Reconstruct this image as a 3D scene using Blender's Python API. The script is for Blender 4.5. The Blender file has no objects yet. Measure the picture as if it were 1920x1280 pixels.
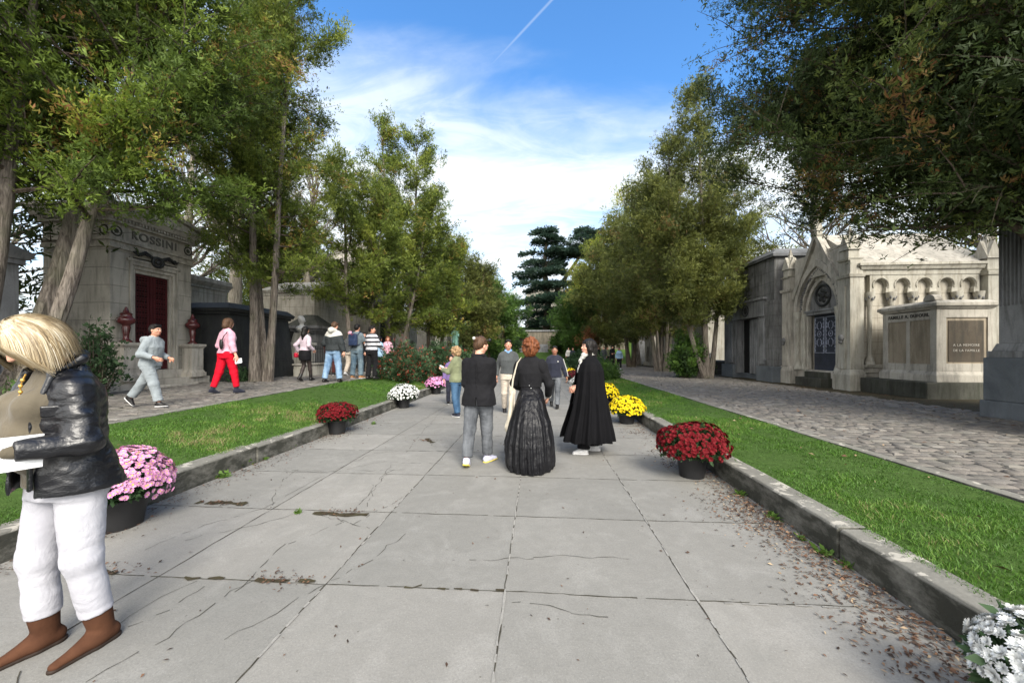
import bpy, bmesh, math, random
import numpy as np
from mathutils import Vector, Matrix
C = bpy.context.scene.collection
R_ = math.radians
# ------------------------------------------------------------------ camera
FPX, EYE, HORZ = 693.0, 1.48, 660.0
YAW = math.atan(48 / 693.0)
CA, SA = math.cos(YAW), math.sin(YAW)
cam_d = bpy.data.cameras.new('camera')
cam = bpy.data.objects.new('camera', cam_d); C.objects.link(cam)
cam_d.sensor_width = 36; cam_d.lens = FPX / 1920 * 36
cam_d.shift_y = (HORZ - 640) / 1920.0
cam_d.clip_start = 0.05; cam_d.clip_end = 3000
cam.location = (0, 0, EYE); cam.rotation_euler = (R_(90), 0, YAW)
bpy.context.scene.camera = cam
# ------------------------------------------------------------------ world, sun, exposure
SUN_EL, SUN_AZ = 40, 157          # azimuth clockwise from +Y: behind the camera, a little to its right
world = bpy.data.worlds.new('World'); bpy.context.scene.world = world; world.use_nodes = True
WN = world.node_tree; WN.nodes.clear()
def wn(t, **k):
    n = WN.nodes.new(t)
    for a, b in k.items(): setattr(n, a, b)
    return n
def wmath(op, a, b=None, c=None, clamp=False):
    n = wn('ShaderNodeMath', operation=op); n.use_clamp = clamp
    for i, v in enumerate((a, b, c)):
        if v is None: continue
        if isinstance(v, (int, float)): n.inputs[i].default_value = v
        else: WN.links.new(v, n.inputs[i])
    return n.outputs[0]
def wmap(v, a, b, c=0.0, d=1.0):
    n = wn('ShaderNodeMapRange', interpolation_type='SMOOTHSTEP'); n.clamp = True
    WN.links.new(v, n.inputs[0])
    for i, x in enumerate((a, b, c, d)): n.inputs[i + 1].default_value = x
    return n.outputs[0]
sky = wn('ShaderNodeTexSky', sky_type='NISHITA'); sky.sun_disc = False
sky.sun_elevation = R_(SUN_EL); sky.sun_rotation = R_(SUN_AZ)
sky.air_density = 1.0; sky.dust_density = 0.6; sky.ozone_density = 3.0; sky.altitude = 60
tc = wn('ShaderNodeTexCoord'); sep = wn('ShaderNodeSeparateXYZ'); WN.links.new(tc.outputs['Generated'], sep.inputs[0])
dx, dy, dz = sep.outputs
den = wmath('ADD', wmath('MAXIMUM', dz, 0.0), 0.22)
comb = wn('ShaderNodeCombineXYZ')
WN.links.new(wmath('DIVIDE', dx, den), comb.inputs[0]); WN.links.new(wmath('DIVIDE', dy, den), comb.inputs[1])
def wnoise(vec, scale, detail, rough, dist=0.0, sx=1, sy=1, off=(0, 0, 0), rot=0):
    m = wn('ShaderNodeMapping'); m.inputs['Scale'].default_value = (sx, sy, 1); m.inputs['Location'].default_value = off
    m.inputs['Rotation'].default_value = (0, 0, rot)
    WN.links.new(vec, m.inputs[0]); n = wn('ShaderNodeTexNoise'); WN.links.new(m.outputs[0], n.inputs['Vector'])
    n.inputs['Scale'].default_value = scale; n.inputs['Detail'].default_value = detail
    n.inputs['Roughness'].default_value = rough; n.inputs['Distortion'].default_value = dist
    return n.outputs[0]
n1 = wnoise(comb.outputs[0], 1.6, 7, 0.55, 0.5, 0.8, 1.3, (3.1, 1.7, 0))
n2 = wnoise(comb.outputs[0], 0.9, 4, 0.5, 0.2, 0.5, 2.0, (0.4, 7.7, 0), 0.3)
n3 = wnoise(comb.outputs[0], 4.5, 8, 0.6, 1.0, 0.7, 1.4, (9.4, 2.7, 0), -0.5)
edge = wmath('ADD', wmath('ADD', dz, wmath('MULTIPLY', dx, 0.12)), wmath('MULTIPLY', wmath('SUBTRACT', n1, 0.5), 0.34))
veil = wmath('MAXIMUM', wmap(edge, 0.47, 0.60, 1.0, 0.0), wmap(dy, -0.25, 0.1, 0.95, 0.0))  # the thick unseen veil behind the camera is added to whiten the light
dens = wmath('ADD', wmath('MULTIPLY', wmap(n2, 0.36, 0.58), 0.42), wmath('MULTIPLY', wmap(n3, 0.36, 0.66), 0.34))
dens = wmath('ADD', dens, 0.42)
cl = wmath('MULTIPLY', veil, dens, clamp=True)
# a thin contrail on the blue
def pdir(px, py):
    X, Y = (px - 960) / FPX, (HORZ - py) / FPX
    v = Vector((X * CA - SA, CA + X * SA, Y)); return v.normalized()
d1, d2 = pdir(1035, 0), pdir(925, 118); nn = d1.cross(d2).normalized()
dp = wn('ShaderNodeVectorMath', operation='DOT_PRODUCT'); WN.links.new(tc.outputs['Generated'], dp.inputs[0]); dp.inputs[1].default_value = nn
tr = wmap(wmath('ABSOLUTE', dp.outputs['Value']), 0.0003, 0.0036, 1.0, 0.0)
tr = wmath('MULTIPLY', wmath('MULTIPLY', tr, wmap(dz, 0.55, 0.66)), wmap(dy, 0.1, 0.3))
cl = wmath('MAXIMUM', cl, wmath('MULTIPLY', tr, 0.20))
hs = wn('ShaderNodeHueSaturation'); WN.links.new(sky.outputs[0], hs.inputs['Color'])
hs.inputs['Saturation'].default_value = 1.22; hs.inputs['Value'].default_value = .86
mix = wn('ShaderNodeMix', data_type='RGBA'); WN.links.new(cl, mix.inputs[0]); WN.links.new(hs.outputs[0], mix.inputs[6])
cm = wn('ShaderNodeMix', data_type='RGBA'); WN.links.new(wmap(dy, -0.35, 0.15, 1.0, 0.0), cm.inputs[0])   # unseen veil behind the camera, round the sun, brightened as added fill light
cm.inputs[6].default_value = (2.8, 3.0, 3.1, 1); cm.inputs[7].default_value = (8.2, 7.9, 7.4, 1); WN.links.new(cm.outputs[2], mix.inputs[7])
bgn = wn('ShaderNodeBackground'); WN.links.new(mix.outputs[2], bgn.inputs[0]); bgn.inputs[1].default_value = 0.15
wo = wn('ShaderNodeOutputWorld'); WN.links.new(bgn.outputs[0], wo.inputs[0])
sd = bpy.data.lights.new('sun', 'SUN'); sd.energy = 2.3; sd.angle = R_(28); sd.color = (1, 0.94, 0.84)
sun = bpy.data.objects.new('sun', sd); C.objects.link(sun)
az, el = R_(SUN_AZ), R_(SUN_EL)
sdir = Vector((math.sin(az) * math.cos(el), math.cos(az) * math.cos(el), math.sin(el)))
sun.rotation_euler = sdir.to_track_quat('Z', 'Y').to_euler(); sun.location = sdir * 50
vs = bpy.context.scene.view_settings
vs.view_transform = 'Standard'; vs.look = 'None'; vs.gamma = 1; vs.exposure = 1.47; vs.use_curve_mapping = False
cy = bpy.context.scene.cycles
cy.max_bounces = 6; cy.diffuse_bounces = 3; cy.glossy_bounces = 2; cy.transmission_bounces = 4; cy.transparent_max_bounces = 6
cy.use_denoising = True
# ------------------------------------------------------------------ picture <-> place
def gp(px, py, g=0.0):
    """world x, y of the photo's pixel on level ground at height g"""
    Z = FPX * (EYE - g) / (py - HORZ); X = (px - 960) / FPX * Z
    return X * CA - SA * Z, CA * Z + SA * X
def onx(px, k):
    t = (px - 960) / FPX; Z = k / (CA * t - SA); return Z, Z * (CA + SA * t)
def hz(py, Z): return EYE + (HORZ - py) / FPX * Z
def gl(y): return min(0.60, max(0.5, 0.5 + 0.0167 * (y - 4)))      # level of the left walk
GR = 0.28                                                          # level of the right walk
# ------------------------------------------------------------------ objects
def tag(o, label=None, cat=None, group=None, kind=None):
    if label: o['label'] = label
    if cat: o['category'] = cat
    if group: o['group'] = group
    if kind: o['kind'] = kind
    return o
def empty(name, loc, rz=0.0, sc=1.0):
    o = bpy.data.objects.new(name, None); C.objects.link(o); o.location = loc; o.rotation_euler = (0, 0, rz); o.scale = (sc,) * 3
    o.empty_display_size = 0.2
    return o
def link_mesh(name, me, parent=None, mat=None):
    o = bpy.data.objects.new(name, me); C.objects.link(o)
    if mat is not None and not me.materials: me.materials.append(mat)
    if parent is not None: o.parent = parent
    return o
def np_mesh(name, V, F, smooth=True, attr=None):
    """V (n,3), F (m,k) -> mesh through foreach_set"""
    me = bpy.data.meshes.new(name); V = np.asarray(V, np.float32); F = np.asarray(F, np.int32)
    k = F.shape[1]
    me.vertices.add(len(V)); me.vertices.foreach_set('co', V.ravel())
    me.loops.add(F.size); me.loops.foreach_set('vertex_index', F.ravel())
    me.polygons.add(len(F)); me.polygons.foreach_set('loop_start', np.arange(0, F.size, k, dtype=np.int32))
    if smooth: me.polygons.foreach_set('use_smooth', np.ones(len(F), bool))
    if attr is not None:
        a = me.attributes.new('tint', 'FLOAT', 'FACE'); a.data.foreach_set('value', np.asarray(attr, np.float32))
    me.update(calc_edges=True)
    return me
def copy_tree(o, parent=None):
    c = o.copy(); C.objects.link(c)
    if parent is not None: c.parent = parent
    for ch in list(o.children): copy_tree(ch, c)
    return c
class MB:
    def __init__(s): s.v = []; s.f = []
    def add(s, vs, fs, M=None):
        b = len(s.v)
        for v in vs: s.v.append(tuple(M @ Vector(v)) if M is not None else tuple(v))
        for f in fs: s.f.append([i + b for i in f])
        return s
    def box(s, x0, x1, y0, y1, z0, z1, M=None):
        x0, x1 = min(x0, x1), max(x0, x1); y0, y1 = min(y0, y1), max(y0, y1); z0, z1 = min(z0, z1), max(z0, z1)
        return s.add([(x0, y0, z0), (x1, y0, z0), (x1, y1, z0), (x0, y1, z0), (x0, y0, z1), (x1, y0, z1), (x1, y1, z1), (x0, y1, z1)],
                     [(0, 3, 2, 1), (4, 5, 6, 7), (0, 1, 5, 4), (1, 2, 6, 5), (2, 3, 7, 6), (3, 0, 4, 7)], M)
    def frus(s, x0, x1, y0, y1, z0, z1, t, M=None):
        """box whose top is inset by t (negative: flares)"""
        return s.add([(x0, y0, z0), (x1, y0, z0), (x1, y1, z0), (x0, y1, z0), (x0 + t, y0 + t, z1), (x1 - t, y0 + t, z1), (x1 - t, y1 - t, z1), (x0 + t, y1 - t, z1)],
                     [(0, 3, 2, 1), (4, 5, 6, 7), (0, 1, 5, 4), (1, 2, 6, 5), (2, 3, 7, 6), (3, 0, 4, 7)], M)
    def prism(s, poly, axis, a, b, M=None):
        """poly in the two other axes (cyclic order), extruded from a to b along axis"""
        n = len(poly); vs = []
        for t in (a, b):
            for (p, q) in poly:
                vs.append((t, p, q) if axis == 'x' else (p, t, q) if axis == 'y' else (p, q, t))
        return s.add(vs, [tuple(range(n)), tuple(range(2 * n - 1, n - 1, -1))] + [(i, i + n, (i + 1) % n + n, (i + 1) % n) for i in range(n)], M)
    def lathe(s, prof, seg=16, c=(0, 0, 0), M=None, flute=None):
        vs = []; fs = []; n = len(prof)
        for (r, z) in prof:
            for k in range(seg):
                a = 2 * math.pi * k / seg; rr = r * (1 if not flute else 1 - flute[1] * abs(math.sin(a * flute[0] / 2)) ** .6)
                vs.append((c[0] + rr * math.cos(a), c[1] + rr * math.sin(a), c[2] + z))
        for i in range(n - 1):
            for k in range(seg):
                a, b = i * seg + k, i * seg + (k + 1) % seg; fs.append((a, b, b + seg, a + seg))
        fs.append(tuple(range(seg - 1, -1, -1))); fs.append(tuple((n - 1) * seg + k for k in range(seg)))
        return s.add(vs, fs, M)
    def tube(s, pts, rad, seg=8, M=None, rough=0.0, rng=None):
        pts = [Vector(p) for p in pts]; n = len(pts); vs = []; fs = []
        up = Vector((0.3, 0.1, 1)).normalized()
        ph = (rng.random() * 6 if rng else 0)
        for i, p in enumerate(pts):
            d = (pts[min(i + 1, n - 1)] - pts[max(i - 1, 0)]).normalized()
            a = d.cross(up if abs(d.dot(up)) < .95 else Vector((1, 0, 0))).normalized(); b = d.cross(a)
            r = rad[i] if hasattr(rad, '__len__') else rad
            for k in range(seg):
                t = 2 * math.pi * k / seg
                rr = r * (1 + rough * (math.sin(3 * t + ph + i * .35) * .5 + math.sin(7 * t + ph * 2 - i * .2) * .35 + math.sin(11 * t + i * .5) * .2))
                vs.append(p + a * (math.cos(t) * rr) + b * (math.sin(t) * rr))
        for i in range(n - 1):
            for k in range(seg):
                q, w = i * seg + k, i * seg + (k + 1) % seg; fs.append((q, q + seg, w + seg, w))
        fs.append(tuple(range(seg))); fs.append(tuple((n - 1) * seg + k for k in range(seg - 1, -1, -1)))
        return s.add(vs, fs, M)
    def ball(s, c, r, seg=12, rings=8, M=None):
        if not hasattr(r, '__len__'): r = (r, r, r)
        vs = []; fs = []
        for i in range(rings + 1):
            th = math.pi * i / rings
            for k in range(seg):
                a = 2 * math.pi * k / seg
                vs.append((c[0] + r[0] * math.sin(th) * math.cos(a), c[1] + r[1] * math.sin(th) * math.sin(a), c[2] + r[2] * math.cos(th)))
        for i in range(rings):
            for k in range(seg):
                q, w = i * seg + k, i * seg + (k + 1) % seg; fs.append((q, q + seg, w + seg, w))
        return s.add(vs, fs, M)
    def build(s, name, mat, parent=None, smooth=False, bevel=0.0):
        me = bpy.data.meshes.new(name); me.from_pydata(s.v, [], s.f); me.update()
        bm = bmesh.new(); bm.from_mesh(me)
        bmesh.ops.recalc_face_normals(bm, faces=bm.faces); bm.to_mesh(me); bm.free()
        if smooth:
            me.polygons.foreach_set('use_smooth', np.ones(len(me.polygons), bool))
            me.set_sharp_from_angle(angle=R_(50))
        o = link_mesh(name, me, parent, mat)
        if bevel:
            m = o.modifiers.new('bevel', 'BEVEL'); m.width = bevel; m.segments = 2; m.limit_method = 'ANGLE'; m.angle_limit = R_(40)
        return o
def text(body, size, mat, parent, loc, rot, ext=0.01, name='lettering', bold=0.0, sx=1.0):
    cu = bpy.data.curves.new(name, 'FONT'); cu.body = body; cu.size = size; cu.extrude = ext; cu.align_x = 'CENTER'; cu.align_y = 'CENTER'
    cu.offset = bold; cu.space_character = 1.15
    t_ = bpy.data.objects.new('tmp', cu); me = bpy.data.meshes.new_from_object(t_); bpy.data.objects.remove(t_); me.materials.clear(); me.materials.append(mat)
    o = bpy.data.objects.new(name, me); C.objects.link(o); o.parent = parent; o.location = loc; o.rotation_euler = rot; o.scale = (sx, 1, 1)
    return o
# ------------------------------------------------------------------ noise
def _hash(ix, iy, iz, s):
    h = (ix * 374761393 + iy * 668265263 + iz * 2147483647 + s * 974634777) & 0xffffffff
    h = ((h ^ (h >> 13)) * 1274126177) & 0xffffffff
    return ((h ^ (h >> 16)) & 0xffff) / 65535.0
def vnoise(P, s=0):
    P = np.asarray(P, np.float64); I = np.floor(P).astype(np.int64); F = P - I; F = F * F * (3 - 2 * F); r = 0
    for a in (0, 1):
        for b in (0, 1):
            for c in (0, 1):
                w = (F[:, 0] if a else 1 - F[:, 0]) * (F[:, 1] if b else 1 - F[:, 1]) * (F[:, 2] if c else 1 - F[:, 2])
                r = r + w * _hash(I[:, 0] + a, I[:, 1] + b, I[:, 2] + c, s)
    return r - 0.5
def fbm(P, s=0, o=3):
    P = np.asarray(P); r = 0; a = 1.0
    for i in range(o): r = r + a * vnoise(P * (2 ** i), s + i * 7); a *= .5
    return r
# ------------------------------------------------------------------ materials
class NT:
    def __init__(s, name):
        s.m = bpy.data.materials.new(name); s.m.use_nodes = True; s.t = s.m.node_tree; s.t.nodes.clear()
        s.out = s.t.nodes.new('ShaderNodeOutputMaterial'); s.tc = s.t.nodes.new('ShaderNodeTexCoord')
    def n(s, t, **k):
        x = s.t.nodes.new(t)
        for a, b in k.items(): setattr(x, a, b)
        return x
    def l(s, a, b): s.t.links.new(a, b)
    def put(s, sock, v):
        if isinstance(v, (int, float)): sock.default_value = v
        elif isinstance(v, tuple): sock.default_value = (*v, 1) if len(v) == 3 and sock.type == 'RGBA' else v
        else: s.l(v, sock)
    def vec(s, scale=(1, 1, 1), rot=(0, 0, 0), loc=(0, 0, 0), src='Object'):
        m = s.n('ShaderNodeMapping'); m.inputs['Scale'].default_value = scale; m.inputs['Rotation'].default_value = rot; m.inputs['Location'].default_value = loc
        s.l(s.tc.outputs[src], m.inputs[0]); return m.outputs[0]
    def noise(s, scale, detail=4, rough=.55, vec=None, dist=0):
        x = s.n('ShaderNodeTexNoise'); s.l(vec if vec is not None else s.tc.outputs['Object'], x.inputs['Vector'])
        x.inputs['Scale'].default_value = scale; x.inputs['Detail'].default_value = detail; x.inputs['Roughness'].default_value = rough; x.inputs['Distortion'].default_value = dist
        return x.outputs[0]
    def vor(s, scale, feat='F1', vec=None, rnd=1.0, out='Distance'):
        x = s.n('ShaderNodeTexVoronoi', feature=feat); s.l(vec if vec is not None else s.tc.outputs['Object'], x.inputs['Vector'])
        x.inputs['Scale'].default_value = scale; x.inputs['Randomness'].default_value = rnd; return x.outputs[out]
    def ramp(s, v, stops, interp='LINEAR'):
        x = s.n('ShaderNodeValToRGB'); s.l(v, x.inputs[0]); e = x.color_ramp; e.interpolation = interp
        while len(e.elements) > 1: e.elements.remove(e.elements[-1])
        for i, (p, c) in enumerate(stops):
            q = e.elements[0] if i == 0 else e.elements.new(p)
            q.position = p; q.color = (*c, 1) if hasattr(c, '__len__') else (c, c, c, 1)
        return x.outputs[0]
    def map(s, v, a, b, c=0., d=1.):
        x = s.n('ShaderNodeMapRange'); x.clamp = True; s.l(v, x.inputs[0])
        for i, q in enumerate((a, b, c, d)): x.inputs[i + 1].default_value = q
        return x.outputs[0]
    def math(s, op, a, b=0.0):
        x = s.n('ShaderNodeMath', operation=op); s.put(x.inputs[0], a); s.put(x.inputs[1], b); return x.outputs[0]
    def mix(s, f, a, b, blend='MIX'):
        x = s.n('ShaderNodeMix', data_type='RGBA', blend_type=blend); s.put(x.inputs[0], f); s.put(x.inputs[6], a); s.put(x.inputs[7], b); return x.outputs[2]
    def bump(s, h, dist=.01, strength=1.0, prev=None):
        x = s.n('ShaderNodeBump'); s.l(h, x.inputs['Height']); x.inputs['Distance'].default_value = dist; x.inputs['Strength'].default_value = strength
        if prev is not None: s.l(prev, x.inputs['Normal'])
        return x.outputs[0]
    def done(s, col, rough=.8, bump=None, spec=.3, metal=0., **k):
        p = s.n('ShaderNodeBsdfPrincipled'); s.put(p.inputs['Base Color'], col); s.put(p.inputs['Roughness'], rough)
        p.inputs['Specular IOR Level'].default_value = spec; p.inputs['Metallic'].default_value = metal
        for a, b in k.items(): s.put(p.inputs[a], b)
        if bump is not None: s.l(bump, p.inputs['Normal'])
        s.l(p.outputs[0], s.out.inputs[0]); return s.m
    def sepz(s, src='Object'):
        x = s.n('ShaderNodeSeparateXYZ'); s.l(s.tc.outputs[src], x.inputs[0]); return x.outputs
def stone(name, c1, c2, stain=(.05, .05, .045), amt=.5, courses=0.0, bumpd=.006, rough=.85):
    t = NT(name); big = t.noise(1.3, 5, .6); fine = t.noise(38, 5, .7)
    col = t.mix(t.map(big, .35, .65), c1, c2)
    col = t.mix(t.map(fine, .3, .7, 0, .28), col, tuple(x * .55 for x in c1))
    st = t.noise(2.2, 6, .65, t.vec((3.5, 3.5, .45)), .4)           # rain streaks run down the stone
    col = t.mix(t.map(st, .47, .66, 0, min(.95, amt * 1.35)), col, stain)
    col = t.mix(t.map(t.noise(.9, 6, .7, t.vec((1.5, 1.5, .8), loc=(3, 1, 7)), 1.0), .52, .68, 0, .45), col, tuple(q * .5 for q in c1))
    b = t.bump(fine, bumpd, .6)
    b = t.bump(t.noise(7, 4, .6), bumpd * 2, .5, b)
    if courses:
        z = t.sepz()[2]; fr = t.math('FRACT', t.math('DIVIDE', z, courses)); ln = t.map(t.math('ABSOLUTE', t.math('SUBTRACT', fr, .5)), .475, .495)
        col = t.mix(t.math('MULTIPLY', ln, .65), col, tuple(x * .35 for x in c1))
        b = t.bump(t.math('SUBTRACT', 1.0, ln), .008, .8, b)
    return t.done(col, rough, b, .25)
def plain(name, c, rough=.6, var=.15, spec=.3, metal=0., bscale=60, bd=.001, **k):
    t = NT(name); n = t.noise(bscale, 3, .6); g = t.noise(5, 4, .6)
    col = t.mix(t.map(g, .3, .7), tuple(x * (1 - var) for x in c), tuple(min(1, x * (1 + var)) for x in c))
    return t.done(col, rough, t.bump(n, bd, .6), spec, metal, **k)
def cloth(name, c, rough=.85, weave=420, fold=0.0, var=.18, sheen=.15, spec=.15, scale=(1, 1, .5)):
    t = NT(name); g = t.noise(6, 4, .6); w = t.noise(weave, 2, .5)
    col = t.mix(t.map(g, .3, .7), tuple(x * (1 - var) for x in c), tuple(min(1, x * (1 + var)) for x in c))
    b = t.bump(w, .0008, .6)
    if fold: b = t.bump(t.noise(14, 3, .55, t.vec(scale), .6), fold, .7, b)
    k = {'Sheen Weight': sheen}
    return t.done(col, rough, b, spec, 0, **k)
def leafmat(name, stops, trans=.42, rough=.6):
    t = NT(name); a = t.n('ShaderNodeAttribute', attribute_name='tint')
    col = t.ramp(a.outputs['Fac'], stops)
    p = t.n('ShaderNodeBsdfPrincipled'); t.l(col, p.inputs['Base Color']); p.inputs['Roughness'].default_value = rough; p.inputs['Specular IOR Level'].default_value = .25
    tr = t.n('ShaderNodeBsdfTranslucent'); t.l(col, tr.inputs[0]); m = t.n('ShaderNodeMixShader'); m.inputs[0].default_value = trans
    t.l(p.outputs[0], m.inputs[1]); t.l(tr.outputs[0], m.inputs[2]); t.l(m.outputs[0], t.out.inputs[0]); return t.m
M = {}
M['thuja'] = leafmat('thuja foliage', [(0, (.05, .076, .015)), (.35, (.12, .165, .03)), (.65, (.225, .27, .045)), (.88, (.36, .385, .06)), (1, (.27, .125, .055))])
M['thuja_light'] = leafmat('olive foliage', [(0, (.045, .06, .017)), (.4, (.11, .13, .034)), (.8, (.215, .235, .055)), (1, (.25, .15, .065))])
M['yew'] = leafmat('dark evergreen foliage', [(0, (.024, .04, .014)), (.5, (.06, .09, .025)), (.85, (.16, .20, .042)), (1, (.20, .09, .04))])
M['cedar'] = leafmat('blue green cedar foliage', [(0, (.018, .036, .024)), (.6, (.035, .066, .046)), (1, (.065, .10, .07))])
M['autumn'] = leafmat('yellowing foliage', [(0, (.132, .176, .033)), (.5, (.264, .308, .044)), (.85, (.462, .418, .066)), (1, (.385, .198, .055))])
M['bush'] = leafmat('bush leaves', [(0, (.025, .050, .022)), (.5, (.056, .106, .044)), (.85, (.094, .163, .075)), (1, (.312, .062, .037))])
M['ivy'] = leafmat('bright shrub leaves', [(0, (.031, .062, .019)), (.5, (.075, .150, .027)), (1, (.150, .250, .044))])
M['rust'] = leafmat('rust brown leaves', [(0, (.131, .051, .022)), (1, (.362, .160, .072))])
M['grass'] = leafmat('lawn blades', [(0, (.03, .070, .010)), (.35, (.048, .115, .014)), (.7, (.078, .168, .022)), (.92, (.135, .22, .04)), (1, (.24, .21, .10))], .25, .5)
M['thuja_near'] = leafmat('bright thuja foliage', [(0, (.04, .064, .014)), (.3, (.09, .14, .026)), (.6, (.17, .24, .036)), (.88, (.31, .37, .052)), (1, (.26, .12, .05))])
def bark(name, c1, c2):
    t = NT(name); v = t.vec((9, 9, 1.1)); n = t.noise(2.4, 6, .65, v, .8); n2 = t.noise(1.2, 3, .5)
    col = t.mix(t.map(n, .35, .65), c1, c2); col = t.mix(t.map(n2, .5, .7, 0, .5), col, (.08, .095, .05))
    return t.done(col, .95, t.bump(n, .05, 1.0, t.bump(t.noise(40, 4, .6), .006, .6)), .1)
M['bark'] = bark('grey furrowed bark', (.06, .05, .042), (.23, .20, .17))
M['barkdark'] = bark('dark bark', (.035, .028, .022), (.12, .095, .075))
M['barkpale'] = bark('pale plane bark', (.16, .14, .11), (.46, .42, .35))
M['soil'] = plain('dark soil', (.06, .05, .035), .95, .4, .1, bscale=30, bd=.02)
M['limestone'] = stone('grey limestone', (.33, .31, .265), (.45, .42, .365), amt=.36)
M['limecourse'] = stone('coursed limestone', (.31, .295, .255), (.42, .395, .345), amt=.32, courses=.42)
M['palestone'] = stone('pale stone', (.35, .335, .285), (.455, .435, .375), (.14, .12, .09), .5)
M['palecourse'] = stone('pale coursed stone', (.37, .345, .285), (.48, .445, .375), (.16, .14, .11), .45, courses=.38)
M['greystone'] = stone('weathered grey stone', (.13, .13, .13), (.20, .20, .20), (.045, .045, .04), .6, courses=.45)
M['greytrim'] = stone('grey dressed stone', (.17, .175, .18), (.25, .255, .26), (.06, .06, .055), .5)
M['granite'] = stone('blue grey granite', (.10, .112, .125), (.15, .165, .18), (.09, .1, .1), .3)
M['darkstone'] = stone('dark mossy stone', (.045, .045, .038), (.085, .085, .07), (.02, .025, .012), .5)
M['umber'] = stone('dark umber panel', (.06, .048, .036), (.09, .075, .055), (.03, .03, .025), .5)
M['wallstone'] = stone('old tan wall', (.15, .13, .10), (.205, .18, .14), (.05, .05, .035), .6, courses=.4)
M['blackstone'] = stone('black stone', (.018, .019, .020), (.035, .036, .038), (.05, .055, .045), .35, rough=.5)
M['brownstone'] = stone('brown stone panel', (.25, .21, .155), (.31, .265, .20), (.13, .11, .08), .5)
M['marble'] = stone('white marble', (.46, .445, .41), (.56, .545, .51), (.3, .29, .26), .35, bumpd=.002)
M['verdigris'] = stone('green patinated bronze', (.20, .42, .34), (.3, .55, .45), (.08, .14, .1), .6)
M['porphyry'] = plain('dark red porphyry', (.075, .018, .018), .22, .4, .6)
M['reddoor'] = plain('dark red painted iron', (.05, .008, .010), .45, .3)
M['slate'] = stone('roof slate', (.09, .095, .1), (.15, .155, .165), (.06, .06, .05), .4, courses=.12)
M['iron'] = plain('black iron', (.012, .012, .013), .45, .3)
M['ironblue'] = plain('blue black iron door', (.03, .035, .05), .4, .3)
M['lattice'] = plain('pale grey wrought tracery', (.22, .24, .30), .45, .3)
M['dark'] = plain('dark interior', (.008, .008, .008), .9, .2)
M['glass'] = plain('dark glazing', (.02, .025, .035), .12, .3, .6)
M['letter'] = plain('dark engraved lettering', (.03, .028, .025), .8)
M['letterrelief'] = plain('shadow toned relief lettering', (.10, .095, .082), .85)  # stone letters toned darker to carry the shadow of their relief
M['letterstone'] = plain('pale raised lettering', (.36, .34, .30), .8)
M['pot'] = plain('black plastic pot', (.012, .012, .013), .42, .3, .4)
M['kerb'] = None
def kerbmat():
    t = NT('kerb stone'); big = t.noise(2.4, 5, .65); fine = t.noise(45, 5, .7)
    col = t.mix(t.map(big, .3, .7), (.13, .125, .11), (.195, .19, .17))
    col = t.mix(t.map(fine, .35, .7, 0, .35), col, (.07, .07, .06))
    geo = t.n('ShaderNodeNewGeometry'); sp = t.n('ShaderNodeSeparateXYZ'); t.l(geo.outputs['Normal'], sp.inputs[0])
    grime = t.map(t.noise(3.2, 6, .7, t.vec((1, 1, 2.0))), .34, .56)     # green black grime grows on the riser, lichen on the top
    side = t.map(sp.outputs[2], .3, .8, 1, 0)
    col = t.mix(t.math('MULTIPLY', side, t.math('MULTIPLY', grime, .9)), col, (.028, .029, .023))
    lich = t.math('MULTIPLY', t.map(t.noise(5, 5, .6, t.vec((1, 1, 1), loc=(5, 5, 5)), 1.2), .58, .62), t.map(sp.outputs[2], .3, .8))
    col = t.mix(t.math('MULTIPLY', lich, .8), col, (.36, .34, .30))
    return t.done(col, .9, t.bump(fine, .004, .8, t.bump(t.noise(9, 5, .6), .012, .7)), .2)
M['kerb'] = kerbmat()
def pavemat():
    t = NT('worn stone slabs'); x = t.noise(.55, 4, .6); fine = t.noise(85, 6, .75); mid = t.noise(9, 6, .65)
    col = t.mix(t.map(x, .3, .7), (.175, .171, .159), (.232, .226, .208))
    col = t.mix(t.map(mid, .3, .7, 0, .5), col, (.115, .113, .106))
    col = t.mix(t.map(t.noise(2.3, 7, .7, None, .6), .50, .66, 0, .5), col, (.30, .295, .28))
    col = t.mix(t.map(fine, .44, .66, 0, .62), col, (.085, .085, .08))
    col = t.mix(t.map(t.noise(160, 3, .6), .60, .70, 0, .6), col, (.42, .41, .39))
    # each slab of the grid has its own tone
    sp = t.sepz(); cx = t.math('FLOOR', t.math('DIVIDE', t.math('ADD', sp[0], 3.65), 1.15)); cyy = t.math('FLOOR', t.math('DIVIDE', t.math('SUBTRACT', sp[1], 2.27 - 10.5), 1.05))
    cv = t.n('ShaderNodeCombineXYZ'); t.l(cx, cv.inputs[0]); t.l(cyy, cv.inputs[1]); wn_ = t.n('ShaderNodeTexWhiteNoise', noise_dimensions='2D'); t.l(cv.outputs[0], wn_.inputs[0])
    col = t.mix(.38, col, t.mix(wn_.outputs[0], (.155, .154, .144), (.262, .252, .232)))
    # scattered dark flecks of organic dirt and drip stains
    col = t.mix(t.map(t.vor(7.5), .03, .05, .75, 0), col, (.08, .075, .065))
    col = t.mix(t.map(t.noise(1.1, 6, .65, t.vec((1, .35, 1)), .8), .54, .68, 0, .4), col, (.15, .15, .14))
    col = t.mix(t.map(t.vor(.9, vec=t.vec(loc=(2.2, .7, 0))), .025, .05, .6, 0), col, (.10, .10, .10))
    rg = t.map(mid, .3, .7, .72, .92)
    return t.done(col, rg, t.bump(fine, .002, .7, t.bump(mid, .006, .6)), .25)
M['pave'] = pavemat()
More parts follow.
